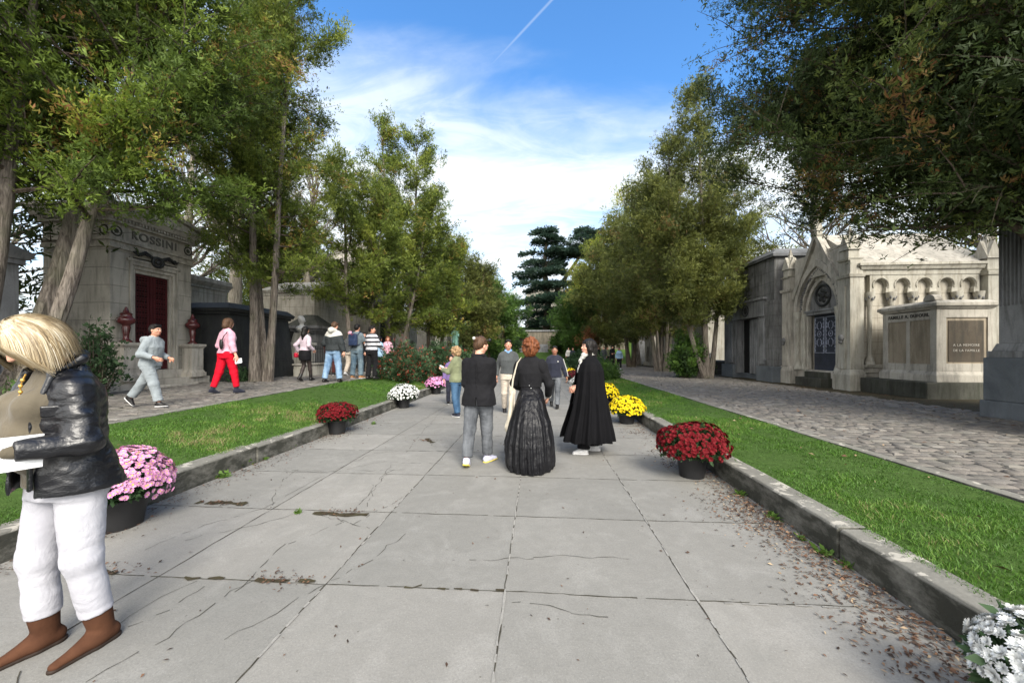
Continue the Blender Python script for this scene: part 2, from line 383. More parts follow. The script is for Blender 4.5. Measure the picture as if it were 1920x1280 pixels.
def simple(name, c1, c2, sc=8, rough=.9, bd=.01):
    t = NT(name); n = t.noise(sc, 6, .65); f = t.noise(sc * 9, 4, .6)
    return t.done(t.mix(t.map(f, .35, .7, 0, .4), t.mix(t.map(n, .35, .65), c1, c2), tuple(q * .4 for q in c1)), rough, t.bump(f, bd, .7), .15)
M['joint'] = simple('mossy dirt joint and verge shade', (.038, .030, .020), (.060, .054, .030))
M['crack'] = simple('crack dirt', (.035, .032, .026), (.07, .065, .05), 20)
M['filler'] = simple('pale mortar', (.24, .235, .22), (.33, .32, .30), 30)
M['turf'] = simple('turf soil', (.04, .075, .015), (.065, .12, .025), 14, .95, .02)
M['earth'] = simple('trodden earth', (.11, .095, .07), (.16, .14, .11), 4, .95, .02)
M['gravel'] = simple('path gravel', (.2, .18, .15), (.27, .24, .2), 6, .95, .02)
def settmat():
    t = NT('pink grey setts'); a = t.n('ShaderNodeAttribute', attribute_name='tint'); f = t.noise(60, 5, .7); g = t.noise(5, 4, .6)
    col = t.ramp(a.outputs['Fac'], [(0, (.105, .099, .09)), (.4, (.13, .119, .107)), (.75, (.152, .137, .122)), (1, (.18, .172, .158))])
    col = t.mix(t.map(f, .35, .7, 0, .45), col, (.085, .078, .07)); col = t.mix(t.map(g, .5, .7, 0, .35), col, (.10, .105, .08))
    return t.done(col, .78, t.bump(f, .005, .8, t.bump(t.noise(14, 4, .6), .012, .6)), .3)
M['sett'] = settmat()
def litter():
    t = NT('fallen leaves'); a = t.n('ShaderNodeAttribute', attribute_name='tint')
    return t.done(t.ramp(a.outputs['Fac'], [(0, (.03, .02, .014)), (.5, (.085, .046, .028)), (.8, (.16, .085, .048)), (1, (.36, .28, .18))]), .7, None, .3)
M['litter'] = litter()
def skin(name, c):
    t = NT(name); n = t.noise(16, 4, .6)
    col = t.mix(t.map(n, .3, .7), c, (min(1, c[0] * 1.05), c[1] * .82, c[2] * .78))
    p = t.done(col, .5, t.bump(t.noise(180, 3, .6), .0006, .5), .35); b = [x for x in t.t.nodes if x.type == 'BSDF_PRINCIPLED'][0]
    b.inputs['Subsurface Weight'].default_value = .12; b.inputs['Subsurface Radius'].default_value = (.02, .008, .004); return p
M['skin'] = skin('fair skin', (.55, .33, .24)); M['skin2'] = skin('tan skin', (.42, .24, .165)); M['skin3'] = skin('brown skin', (.26, .135, .085))
def hairm(name, c1, c2, rough=.45):
    t = NT(name); n = t.noise(9, 5, .6, t.vec((5, 5, .6)), 1.6)
    return t.done(t.mix(t.map(n, .35, .65), c1, c2), rough, t.bump(n, .012, .8), .2)
M['hair_black'] = hairm('black hair', (.004, .0035, .0035), (.012, .010, .009)); M['hair_brown'] = hairm('brown hair', (.03, .016, .01), (.10, .055, .03))
M['hair_auburn'] = hairm('auburn curls', (.045, .014, .006), (.20, .068, .026)); M['hair_mix'] = hairm('highlighted brown hair', (.09, .05, .025), (.42, .28, .15))
M['hair_white'] = hairm('white hair', (.5, .48, .45), (.7, .68, .65))
def strandmat():
    t = NT('blonde strands'); a = t.n('ShaderNodeAttribute', attribute_name='tint')
    return t.done(t.ramp(a.outputs['Fac'], [(0, (.10, .07, .035)), (.35, (.25, .185, .10)), (.7, (.40, .33, .215)), (1, (.56, .51, .41))]), .42, None, .4)
M['blonde'] = strandmat()
def leather():
    t = NT('black leather'); c = t.vor(95); w = t.noise(9, 4, .6, t.vec((1, 1, 1.6)), 1.4)
    b = t.bump(c, .0012, .5, t.bump(w, .007, .8)); return t.done((.006, .0065, .009), t.map(w, .3, .7, .27, .42), b, .55)
M['leather'] = leather()
def suede():
    t = NT('brown suede'); n = t.noise(10, 5, .6)
    return t.done(t.mix(t.map(n, .3, .7), (.048, .021, .012), (.085, .038, .021)), .9, t.bump(t.noise(120, 3, .6), .0015, .6), .1, 0)
M['suede'] = suede()
def denim(name, c1, c2):
    t = NT(name); n = t.noise(5, 5, .6, t.vec((1, 1, .45))); w = t.noise(300, 2, .5)
    return t.done(t.mix(t.map(n, .35, .65), c1, c2), .85, t.bump(w, .0008, .5, t.bump(t.noise(12, 4, .6, t.vec((1, 1, .7)), .8), .012, .6)), .15)
M['jeans_white'] = denim('white jeans', (.33, .33, .365), (.43, .43, .465)); M['jeans_grey'] = denim('grey jeans', (.055, .06, .068), (.15, .16, .175))
M['jeans_blue'] = denim('light blue jeans', (.09, .16, .27), (.25, .36, .49)); M['jeans_teal'] = denim('faded teal jeans', (.05, .085, .12), (.16, .21, .24)); M['jeans_dark'] = denim('blue jeans', (.025, .06, .12), (.06, .12, .2))
M['c_black'] = cloth('black wool', (.006, .006, .0075), .8, fold=.01, sheen=.02); M['c_black2'] = cloth('black cotton', (.008, .008, .0095), .85, fold=.012, sheen=.02)
M['c_cape'] = cloth('black cape wool', (.0035, .0035, .0045), .8, fold=.0, sheen=.01, spec=.1)
M['c_grey'] = cloth('charcoal knit', (.055, .06, .062), .9, fold=.01); M['c_hoodie'] = cloth('pale grey fleece', (.20, .225, .24), .9, fold=.018)
M['c_pink'] = cloth('pale pink knit', (.50, .275, .345), .85, fold=.012); M['c_red'] = cloth('bright red cotton', (.48, .004, .018), .8, fold=.014, sheen=0)
M['c_white'] = cloth('off white cotton', (.46, .45, .42), .85, fold=.012); M['c_blouse'] = cloth('lilac white blouse', (.44, .36, .41), .8, fold=.012)
M['c_olive'] = cloth('sage green jacket', (.14, .155, .09), .85, fold=.014); M['c_taupe'] = cloth('taupe blouse', (.10, .085, .06), .8, fold=.014)
M['c_navy'] = cloth('navy jersey', (.014, .016, .028), .7, fold=.01); M['c_blue'] = cloth('blue shirt', (.15, .28, .52), .8); M['c_ltblue'] = cloth('light blue jacket', (.22, .33, .45), .8, fold=.014)
M['c_beige'] = cloth('beige trousers', (.42, .37, .31), .85, fold=.014); M['c_maroon'] = cloth('maroon trousers', (.06, .016, .014), .85); M['c_slate'] = cloth('slate tee shirt', (.10, .125, .14), .85, fold=.01)
M['c_backpack'] = cloth('navy nylon', (.012, .022, .055), .55, fold=.01); M['c_purple'] = cloth('purple knit', (.12, .08, .2), .85)
M['c_offwhite'] = cloth('cream canvas', (.44, .40, .32), .85, fold=.012); M['c_tights'] = plain('sheer black tights', (.03, .022, .02), .55)
M['sole_white'] = plain('white rubber', (.5, .5, .5), .6); M['shoe_black'] = plain('black shoe leather', (.012, .011, .011), .4); M['sole_dark'] = plain('dark sole', (.02, .012, .008), .7); M['shoe_tan'] = plain('tan shoe leather', (.26, .13, .06), .5)
M['shoe_yellow'] = plain('yellow trainer mesh', (.62, .52, .10), .6); M['shoe_lilac'] = plain('pale lilac trainer', (.5, .5, .62), .6); M['shoe_white'] = plain('white canvas shoe', (.5, .5, .5), .7)
def taffeta():
    t = NT('black taffeta'); n = t.noise(13, 4, .6, t.vec((1, 1, .8)), 2.4); m = t.noise(5, 3, .55, t.vec((1.6, 1.6, .4)), 1.2)
    return t.done((.006, .006, .0075), t.map(n, .3, .7, .30, .50), t.bump(n, .009, .7, t.bump(m, .03, .8)), .25)
M['taffeta'] = taffeta()
def stripes():
    t = NT('black and white stripes'); z = t.sepz()[2]
    f = t.math('FRACT', t.math('DIVIDE', t.math('ADD', z, t.math('MULTIPLY', t.noise(3, 2), .02)), .138))
    return t.done(t.mix(t.map(f, .60, .62), (.45, .45, .48), (.012, .013, .018)), .85, t.bump(t.noise(12, 3), .01, .6), .15)
M['stripes'] = stripes()
def yoke():
    t = NT('white and charcoal jacket'); z = t.sepz()[2]; x = t.sepz()[0]
    f = t.math('SUBTRACT', z, t.math('MULTIPLY', t.math('ABSOLUTE', x), .22))
    return t.done(t.mix(t.map(f, 1.275, 1.285), (.022, .026, .028), (.42, .41, .38)), .8, t.bump(t.noise(11, 3, .6), .016, .7), .2)
M['yoke'] = yoke()
M['lips'] = plain('lips', (.40, .09, .09), .4); M['eye'] = plain('eye white', (.6, .58, .56), .2); M['iris'] = plain('dark iris', (.02, .012, .008), .15)
M['paper'] = plain('white paper', (.78, .79, .80), .6, .03); M['print'] = plain('grey print', (.42, .43, .45), .7, .05); M['phone'] = plain('phone glass', (.01, .01, .012), .12); M['phonepink'] = plain('pink phone case', (.55, .28, .38), .4)
M['silver'] = plain('silver metal', (.55, .55, .55), .3, .1, .5, 1.0); M['gold'] = plain('gold and amber beads', (.60, .36, .08), .3, .3, .5, .6)
M['redbag'] = plain('red bag leather', (.35, .01, .03), .4); M['bagblack'] = plain('black bag leather', (.01, .01, .01), .35)
M['shutter'] = plain('glass shade', (.5, .5, .45), .4)
# ------------------------------------------------------------------ smooth bodies and cloth: signed distances meshed by surface nets
def A3(p): return np.array(p, np.float32)
class Sdf:
    def __init__(s): s.p = []
    def _add(s, f, c, r, k, op, T=None):
        c = A3(c)
        if T is not None: c = T[0] @ c + T[1]
        s.p.append((f, c, float(r), k, op, T)); return s
    def cap(s, a, b, ra, rb, k=.02, op='u', T=None, flat_a=False, flat_b=False, sq=None):
        a, b = A3(a), A3(b); ab = b - a; L2 = float(ab @ ab) + 1e-9; L = L2 ** .5
        def f(P):
            q = P - a; t = (q @ ab) / L2; tc = np.clip(t, 0, 1); v = q - tc[..., None] * ab
            if sq is not None: v = v * sq
            d = np.sqrt((v * v).sum(-1)) - (ra + (rb - ra) * tc)
            if flat_b: d = np.maximum(d, (t - 1) * L)
            if flat_a: d = np.maximum(d, -t * L)
            return d
        return s._add(f, (a + b) / 2, L / 2 + max(ra, rb) * (1 / min(sq) if sq is not None else 1), k, op, T)
    def ell(s, c, r, k=.02, op='u', T=None):
        c, r = A3(c), A3(r)
        def f(P):
            q = P - c; k0 = np.sqrt(((q / r) ** 2).sum(-1)); k1 = np.sqrt(((q / (r * r)) ** 2).sum(-1)) + 1e-6
            return k0 * (k0 - 1) / k1
        return s._add(f, c, r.max(), k, op, T)
    def box(s, c, h, r=.01, k=.01, op='u', T=None):
        c, h = A3(c), A3(h)
        def f(P):
            q = np.abs(P - c) - h + r; return np.sqrt((np.maximum(q, 0) ** 2).sum(-1)) + np.minimum(q.max(-1), 0) - r
        return s._add(f, c, float(np.linalg.norm(h)), k, op, T)
    def sect(s, secs, k=.03, op='u', T=None, mod=None, pw=2.3):
        """secs: (z, cx, cy, a, b) rising; an upright body of changing elliptical section with flat ends"""
        S = np.array(secs, np.float32)
        def f(P):
            z = P[..., 2]; g = [np.interp(z, S[:, 0], S[:, i]) for i in (1, 2, 3, 4)]
            x, y = P[..., 0] - g[0], P[..., 1] - g[1]; a, b = g[2], g[3]
            if mod is not None:
                m = mod(np.arctan2(y / b, x / a), z); a = a * m; b = b * m
            d = ((np.abs(x / a) ** pw + np.abs(y / b) ** pw) ** (1 / pw) - 1) * np.minimum(a, b)
            return np.maximum(np.maximum(d, z - S[-1, 0]), S[0, 0] - z).astype(np.float32)
        lo, hi = S[0, 0], S[-1, 0]; c = ((S[:, 1].min() + S[:, 1].max()) / 2, (S[:, 2].min() + S[:, 2].max()) / 2, (lo + hi) / 2)
        h = max((hi - lo) / 2, (S[:, 1] + S[:, 3]).max() - c[0], (S[:, 2] + S[:, 4]).max() - c[1]) * 1.25
        return s._add(f, c, h, k, op, T)
    def mesh(s, res=.008, disp=None, pad=.03):
        lo = np.min([c - r for f, c, r, k, op, T in s.p if op == 'u'], 0) - pad; hi = np.max([c + r for f, c, r, k, op, T in s.p if op == 'u'], 0) + pad
        n = np.ceil((hi - lo) / res).astype(int) + 1
        ax = [lo[i] + res * np.arange(n[i]) for i in range(3)]
        D = np.full(tuple(n), .5, np.float32)
        for f, c, r, k, op, T in s.p:
            m = r + k + 2.5 * res
            i0 = [max(0, int((c[i] - m - lo[i]) / res)) for i in range(3)]; i1 = [min(n[i], int((c[i] + m - lo[i]) / res) + 2) for i in range(3)]
            if any(a >= b for a, b in zip(i0, i1)): continue
            P = np.stack(np.meshgrid(ax[0][i0[0]:i1[0]], ax[1][i0[1]:i1[1]], ax[2][i0[2]:i1[2]], indexing='ij'), -1).astype(np.float32)
            if T is not None: P = (P - T[1]) @ T[0]
            d = f(P).astype(np.float32); sl = tuple(slice(a, b) for a, b in zip(i0, i1)); E = D[sl]
            if op == 'u':
                h = np.clip(.5 + .5 * (E - d) / k, 0, 1); D[sl] = E * (1 - h) + d * h - k * h * (1 - h)
            else:
                d = -d; h = np.clip(.5 - .5 * (E - d) / k, 0, 1); D[sl] = E * (1 - h) + d * h + k * h * (1 - h)
        # keep only the box with a surface
        neg = np.argwhere(D < 0)
        if len(neg) == 0: return np.zeros((0, 3)), np.zeros((0, 4), int)
        a = np.maximum(neg.min(0) - 2, 0); b = np.minimum(neg.max(0) + 3, n); D = D[a[0]:b[0], a[1]:b[1], a[2]:b[2]]; org = lo + a * res
        S = D < 0; sh = np.array(D.shape) - 1
        cnt = np.zeros(tuple(sh), np.int8); offs = [(i, j, l) for i in (0, 1) for j in (0, 1) for l in (0, 1)]
        for o in offs: cnt += S[o[0]:o[0] + sh[0], o[1]:o[1] + sh[1], o[2]:o[2] + sh[2]]
        act = (cnt > 0) & (cnt < 8); idx = np.argwhere(act)
        vid = np.full(tuple(sh), -1, np.int64); vid[act] = np.arange(len(idx))
        cv = [D[idx[:, 0] + o[0], idx[:, 1] + o[1], idx[:, 2] + o[2]] for o in offs]
        acc = np.zeros((len(idx), 3)); w = np.zeros(len(idx))
        for p in range(8):
            for q in range(p + 1, 8):
                if sum(abs(offs[p][t] - offs[q][t]) for t in range(3)) != 1: continue
                da, db = cv[p], cv[q]; cr = (da < 0) != (db < 0); t = np.where(cr, da / np.where(cr, da - db, 1), 0)
                pt = np.array(offs[p])[None] + t[:, None] * (np.array(offs[q]) - np.array(offs[p]))[None]
                acc += pt * cr[:, None]; w += cr
        V = org + (idx + acc / w[:, None]) * res
        F = []
        for axn in range(3):
            o1, o2 = (axn + 1) % 3, (axn + 2) % 3
            sa = [slice(None)] * 3; sb = [slice(None)] * 3; sa[axn] = slice(0, -1); sb[axn] = slice(1, None)
            X, Y = S[tuple(sa)], S[tuple(sb)]; e = np.argwhere(X != Y)
            e = e[(e[:, o1] > 0) & (e[:, o2] > 0) & (e[:, o1] < sh[o1]) & (e[:, o2] < sh[o2]) & (e[:, axn] < sh[axn])]
            if not len(e): continue
            fl = X[e[:, 0], e[:, 1], e[:, 2]]
            c = []
            for (u, v) in ((0, 0), (1, 0), (1, 1), (0, 1)):
                q = e.copy(); q[:, o1] -= u; q[:, o2] -= v; c.append(vid[q[:, 0], q[:, 1], q[:, 2]])
            Q = np.stack(c, 1); Q[~fl] = Q[~fl][:, ::-1]; F.append(Q[:, ::-1])
        F = np.concatenate(F); F = F[(F >= 0).all(1)]
        if disp is not None:
            N = vnormals(V, F); V = V + N * disp(V)[:, None]
        return V, F
    def build(s, name, mat, parent=None, res=.008, disp=None):
        V, F = s.mesh(res, disp); return link_mesh(name, np_mesh(name, V, F[:, ::-1] if False else F), parent, mat)
def vnormals(V, F):
    a = V[F[:, 2]] - V[F[:, 0]]; b = V[F[:, 3]] - V[F[:, 1]]; n = np.cross(a, b); N = np.zeros_like(V)
    for i in range(4): np.add.at(N, F[:, i], n)
    return N / (np.linalg.norm(N, axis=1, keepdims=True) + 1e-9)
def rot(yaw=0, pitch=0, roll=0):
    """yaw: + turns the face to the left (counter clockwise), pitch: + nods down"""
    return np.array((Matrix.Rotation(R_(yaw), 3, 'Z') @ Matrix.Rotation(R_(-pitch), 3, 'X') @ Matrix.Rotation(R_(roll), 3, 'Y')), np.float32)
def ik(a, b, l1, l2, hint):
    a, b, hint = A3(a), A3(b), A3(hint); d = b - a; L = float(np.linalg.norm(d)); L = min(L, (l1 + l2) * .999); u = d / (np.linalg.norm(d) + 1e-9)
    x = (l1 * l1 - l2 * l2 + L * L) / (2 * L); h = max(0, l1 * l1 - x * x) ** .5; w = hint - u * (hint @ u); w = w / (np.linalg.norm(w) + 1e-9)
    return a + u * x + w * h, a + u * L
# ------------------------------------------------------------------ people. Local frame: faces +Y, own right hand at +X, 1.75 m tall
SEC_M = [(.84, 0, 0, .165, .115), (.93, 0, -.005, .165, .12), (1.06, 0, .005, .140, .102), (1.25, 0, .0, .165, .115), (1.36, 0, -.008, .160, .105), (1.42, 0, -.012, .118, .085), (1.475, 0, -.012, .065, .062)]
SEC_F = [(.84, 0, 0, .17, .118), (.93, 0, -.008, .168, .125), (1.08, 0, .005, .122, .09), (1.25, 0, .005, .143, .105), (1.35, 0, -.008, .142, .095), (1.41, 0, -.012, .10, .075), (1.46, 0, -.012, .058, .055)]
def lean_sec(S, ly, lx=0, z0=.9, k=1.0, add=0.0, zlo=None):
    out = []
    for (z, cx, cy_, a, b) in S:
        t = max(0, z - z0); ad = add * (1 if z < 1.3 else .4); out.append((z, cx + lx * t, cy_ + ly * t, (a + ad) * k, (b + ad) * k))
    if zlo is not None:
        zs = [q[0] for q in out]; row = [zlo] + [float(np.interp(zlo, zs, [q[i] for q in out])) for i in (1, 2, 3, 4)]
        out = [tuple(row)] + [q for q in out if q[0] > zlo + .01]
    return out
def hand(sd, wr, d, nrm, side, curl=.35, k=.006, s=1.0):
    """palm and five fingers from the wrist wr along d; nrm points out of the palm; side = +1 when the thumb is at d x nrm"""
    d = A3(d) / np.linalg.norm(d); nrm = A3(nrm) - d * float(A3(nrm) @ d); nrm = nrm / np.linalg.norm(nrm); sx = np.cross(d, nrm) * side
    Rm = np.stack([sx, d, nrm], 1).astype(np.float32); T = (Rm, A3(wr))
    sd.cap((0, -.02, 0), (0, .03, 0), .024 * s, .027 * s, .015, T=T, sq=None); sd.ell((0, .05 * s, -.002), (.040 * s, .05 * s, .016 * s), .012, T=T)
    for i, (x, L) in enumerate(((.030, .072), (.010, .082), (-.010, .076), (-.029, .060))):
        L *= s; x *= s; c1 = curl * (.7 + .18 * i); b = np.array((x, .088 * s, 0)); ang = c1; p = b; r = .0088 * s
        for j, fr in enumerate((.45, .32, .23)):
            q = p + np.array((x * .08, math.cos(ang), math.sin(ang))) * L * fr; sd.cap(p, q, r, r * .9, k, T=T); p = q; r *= .9; ang += c1 * 1.15
    b = np.array((.030, .025, .004)) * s; m = b + np.array((.026, .030, .010 + .01 * curl)) * s; e = m + np.array((.004, .030, .010 + .02 * curl)) * s
    sd.cap(b, m, .013 * s, .0105 * s, .01, T=T); sd.cap(m, e, .0105 * s, .0085 * s, k, T=T)
def head_prims(sd, T, f=False, smile=0.0, k=.02):
    w = .95 if f else 1.0
    sd.ell((0, -.012, .118), (.074 * w, .096, .092), k, T=T)
    sd.ell((0, .028, .062), (.060 * w, .066, .078), .03, T=T)
    sd.cap((0, .045, .012), (0, .062, .016), .026 * w, .020 * w, .025, T=T)                    # chin
    sd.cap((-.045, .0, .035), (-.012, .045, .012), .022, .018, .025, T=T); sd.cap((.045, .0, .035), (.012, .045, .012), .022, .018, .025, T=T)
    sd.ell((-.040, .060, .070), (.020, .02, .018), .02, T=T); sd.ell((.040, .060, .070), (.020, .02, .018), .02, T=T)
    sd.cap((-.045, .068, .118), (.045, .068, .118), .012, .012, .018, T=T)                     # brow
    for sx in (-1, 1): sd.ell((sx * .031, .096, .100), (.017, .014, .012), .012, 's', T=T)     # eye sockets
    sd.cap((0, .080, .112), (0, .104, .074), .008, .0115, .010, T=T); sd.ell((-.012, .092, .071), (.008, .010, .007), .006, T=T); sd.ell((.012, .092, .071), (.008, .010, .007), .006, T=T)
    sd.ell((0, .084, .045), (.024 + .005 * smile, .012, .007), .008, T=T); sd.ell((0, .082, .036), (.019, .012, .007), .006, T=T)
    for sx in (-1, 1): sd.ell((sx * .078 * w, -.005, .082), (.009, .017, .030), .006, T=T)     # ears
def face_parts(root, T, smile=0.0, lip='lips', brow='hair_black', res=.003, specs=False):
    def tr(p): return T[0] @ A3(p) + T[1]
    Rm = Matrix([list(map(float, r)) for r in T[0]]).to_4x4(); Rm.translation = Vector(list(map(float, T[1])))
    for sx in (-1, 1):
        e = MB().ball((sx * .031, .080, .101), (.0125, .010, .0085), 12, 8, Rm).build('eye', M['eye'], root, True)
        MB().ball((sx * .031, .0875, .101), (.0062, .0045, .0066), 10, 6, Rm).build('iris', M['iris'], e, True)
        MB().tube([(sx * .016, .091, .121), (sx * .032, .091, .127), (sx * .050, .080, .120)], [.003, .0042, .002], 6, Rm).build('eyebrow', M[brow], root, True)
    m = MB(); q = .007 * smile
    m.tube([(-.025 - q, .083, .044 + q), (-.012, .093, .0425), (0, .0965, .0415), (.012, .093, .0425), (.025 + q, .083, .044 + q)], [.002, .0045, .005, .0045, .002], 8, Rm)
    m.tube([(-.020, .084, .041), (0, .0955, .0345), (.020, .084, .041)], [.002, .0055, .002], 8, Rm)
    m.build('lips', M[lip], root, True)
    if smile > .5:
        MB().tube([(-.018, .0925, .0405), (0, .0985, .038), (.018, .0925, .0405)], .0028, 6, Rm).build('teeth', M['eye'], root, True)
    if specs:
        b = MB()
        for sx in (-1, 1):
            b.tube([(sx * (.031 + .022 * math.cos(a)), .098, .100 + .018 * math.sin(a)) for a in np.linspace(0, 6.283, 17)], .0018, 5, Rm); b.tube([(sx * .053, .097, .104), (sx * .076, .01, .1)], .0015, 5, Rm)
        b.tube([(-.009, .1, .105), (.009, .1, .105)], .0016, 5, Rm); b.build('spectacles', M['iron'], root, True)
def wr(seed, amp, fx=(9, 9, 5), ring=0.0):
    fx = np.array(fx)
    def f(V):
        n = fbm(V * fx, seed, 3); r = 1 - np.abs(2 * fbm(V * fx * 1.4 + 7, seed + 3, 2))
        return amp * (n * 1.1 + (r - .6) * .55)
    return f
def shoe(root, ank, fr, pitch, mat, sole='sole_white', k=1.0, boot=0.0, point=0.0, res=.006, leg=None):
    """foot frame: fr = yaw of the foot, pitch > 0 = toes down"""
    Rm = np.array((Matrix.Rotation(R_(fr), 3, 'Z') @ Matrix.Rotation(R_(-pitch), 3, 'X')), np.float32); T = (Rm, A3(ank)); s = Sdf()
    s.cap((0, -.035, -.045), (0, .03, -.045), .040 * k, .040 * k, .02, T=T); s.cap((0, .03, -.045), (0, .13 + point, -.062), .040 * k, (.034 - point * .25) * k, .03, T=T, sq=A3((.95, 1, 1.35)))
    lv = A3((0, .03, 1)) if leg is None else Rm.T @ (leg / np.linalg.norm(leg)); s.cap((0, -.008, -.03), lv * (.012 + boot), .043 * k, (.042 + boot * .12) * k, .02, T=T, flat_b=True); s.cap((0, .0, -.01), (0, .09, -.05), .036, .028, .02, T=T)
    s.box((0, .02, -.125), (.2, .3, .041), .002, .004, 's', T=T)
    o = s.build('shoe' if not boot else 'boot', M[mat], root, res)
    m = Sdf(); m.cap((0, -.035, -.078), (0, .03, -.078), .043 * k, .040 * k, .01, T=T); m.cap((0, .03, -.078), (0, .135 + point, -.078), .041 * k, (.036 - point * .3) * k, .02, T=T)
    m.box((0, .03, -.02), (.2, .4, .047), .002, .002, 's', T=T); m.box((0, .03, -.135), (.2, .4, .049), .002, .002, 's', T=T)
    m.build('sole', M[sole], o, res)
def person(label, x, y, z, head_deg, H, sex='f', feet=((-.10, .02, 0, 0), (.10, .02, 0, 0)), wrists=None, hints=None, palms=None, lean=.03, leanx=0., yaw=0, pitch=5, roll=0,
           top=('c_black', .88, .025), trousers=('jeans_grey', .024, .10, 1.0), shoes=('shoe_black', 'sole_white'), hair=('short', 'hair_brown'), skinm='skin', face=None,
           group=None, res=.009, full_sleeve=1.0, head=1.0, girth=1.0, legs_mat=None, extra=None, curl=.5, boot=0.0, point=0.0, hres=None, shoe_k=1.0, fold_t=.008):
    """head_deg: heading in degrees, clockwise from +Y; wrists: (left, right) targets in the local frame; feet: (x, y, lift, pitch, yaw)"""
    root = empty('person', (x, y, z), -R_(head_deg), H / 1.75); tag(root, label, 'person', group)
    S = SEC_M if sex == 'm' else SEC_F; shx = .170 if sex == 'm' else .148; shz = 1.375 if sex == 'm' else 1.365
    shy = lean * (shz - .9) - .01; sxx = leanx * .5
    if wrists is None: wrists = ((-.25, .06, .86), (.25, .06, .86))
    if hints is None: hints = ((-.3, -1, -.2), (.3, -1, -.2))
    if palms is None: palms = ((1, 0, 0), (-1, 0, 0))
    J = {}
    b = Sdf()                                                                 # the body, one continuous surface
    b.sect(lean_sec(S, lean, leanx), .04); hips = []
    for i, ft in enumerate(feet):
        sx = -1 if i == 0 else 1; fx, fy, lift, pt = ft[:4]; fyaw = ft[4] if len(ft) > 4 else -sx * -6
        an = A3((fx, fy - .03, .085 + lift)); hp = A3((sx * .088, 0, .90)); kn, an2 = ik(hp, an, .423, .398, (sx * .05, 1, 0)); J[i] = (hp, kn, an2, fyaw, pt)
        b.cap(hp, kn, .082 * girth, .050, .03); b.cap(kn, kn + (an2 - kn) * .35 + A3((0, -.012, 0)), .048, .050, .02); b.cap(kn + (an2 - kn) * .35, an2, .048, .034, .02)
        Rf = np.array((Matrix.Rotation(R_(fyaw), 3, 'Z') @ Matrix.Rotation(R_(-pt), 3, 'X')), np.float32); b.cap(an2 + Rf @ A3((0, 0, -.015)), an2 + Rf @ A3((0, .105, -.062)), .028, .015, .02)
    for i in (0, 1):
        sx = -1 if i == 0 else 1; sh = A3((sx * shx + sxx, shy, shz)); el, wt = ik(sh, wrists[i], .285, .255, hints[i]); J['a%d' % i] = (sh, el, wt)
        b.cap(sh, el, .045, .036, .03); b.cap(el, wt, .037, .024, .02)
        hand(b, wt, (wt - el) * .8 + A3((0, .0, -.02)), palms[i], 1 if i == 0 else -1, curl if not hasattr(curl, '__len__') else curl[i])
    nk = A3((sxx, shy - .004, 1.44)); hc = A3((leanx * .62, lean * .66 + .005, 1.515)); Rh = rot(yaw, pitch, roll) * head; T = (Rh.astype(np.float32), hc)
    b.cap(nk, hc + A3((0, 0, .03)), .058 if sex == 'm' else .05, .054 if sex == 'm' else .046, .03)
    Tn = (rot(yaw, pitch, roll), hc); head_prims(b, Tn, sex == 'f', 1.0 if face == 'smile' else 0)
    b.build('body', M[skinm], root, hres or res * .8)
    if face: face_parts(root, Tn, 1.0 if face == 'smile' else 0, brow='hair_black', specs=(face == 'specs'))
    # top garment with sleeves
    if top:
        tm, hem, loose = top[:3]; s = Sdf(); s.sect(lean_sec(S, lean, leanx, add=loose, zlo=max(hem, .62) if hem < .84 else hem), .04)
        if hem < .84: pass
        if sex == 'f' and not (len(top) > 3 and top[3] == 'flat'):
            for sx in (-1, 1): s.ell((sx * .065 + sxx, shy + .085, 1.27), (.07, .055 + loose * .5, .07), .04)
        if girth > 1.1: s.ell((0, .03 + lean * .2, 1.05), (.15 * girth, .115 * girth, .17), .05)
        for i in (0, 1):
            sh, el, wt = J['a%d' % i]; e2 = el + (wt - el) * min(1, .93 * full_sleeve) if full_sleeve > .3 else sh + (el - sh) * .75
            s.cap(sh + A3((0, 0, -.028)), el if full_sleeve > .3 else e2, .054 + loose * .5, .041 + loose * .8, .035, flat_b=full_sleeve <= .3)
            if full_sleeve > .3: s.cap(el, e2, .041 + loose * .8, .030 + loose * .7, .02, flat_b=True)
        s.cap(nk - A3((0, 0, .02)), nk + (hc - nk) * .45, .066 + loose * .4, .056 + loose * .2, .03, flat_b=True)
        for sx in (-1, 1): s.cap(nk + A3((sx * .03, 0, .005)), A3((sx * shx * .80 + sxx, shy, shz + .012)), .046 + loose * .4, .048 + loose * .6, .03)
        s.build('top' if tm not in ('leather',) else 'jacket', M[tm], root, res, wr(int(x * 97) & 63, .010 if loose < .05 else .013))
    if trousers:
        tm, loose, cuff, g = trousers; s = Sdf(); s.sect(lean_sec([(z_, cx, cy_, a * g, b_ * g) for z_, cx, cy_, a, b_ in S if z_ < 1.0] + [(.985, 0, 0, .150, .108)], lean, leanx, add=loose * .5, zlo=.80), .03)
        for i in (0, 1):
            hp, kn, an, fyw, pt = J[i]; dn = an - kn; c = kn + dn * (1 - max(0, cuff - .085) / .40) if cuff > .085 else an + dn / np.linalg.norm(dn) * .02
            s.cap(hp, kn, (.082 + loose) * g, (.052 + loose) * g, .02); s.cap(kn, c, (.050 + loose) * g, .036 + loose * 1.25, .03, flat_b=True); s.ell(hp + A3((0, -.055, .0)), (.085 * g, .08 * g, .10), .03)
        s.build('trousers', M[tm], root, res, wr(int(y * 31) & 63, fold_t, (7, 7, 15)))
    elif legs_mat:
        s = Sdf()
        for i in (0, 1):
            hp, kn, an, fyw, pt = J[i]; s.cap(hp, kn, .088, .056, .02); s.cap(kn, kn + (an - kn) * .35 + A3((0, -.012, 0)), .055, .057, .02); s.cap(kn + (an - kn) * .35, an, .055, .04, .02)
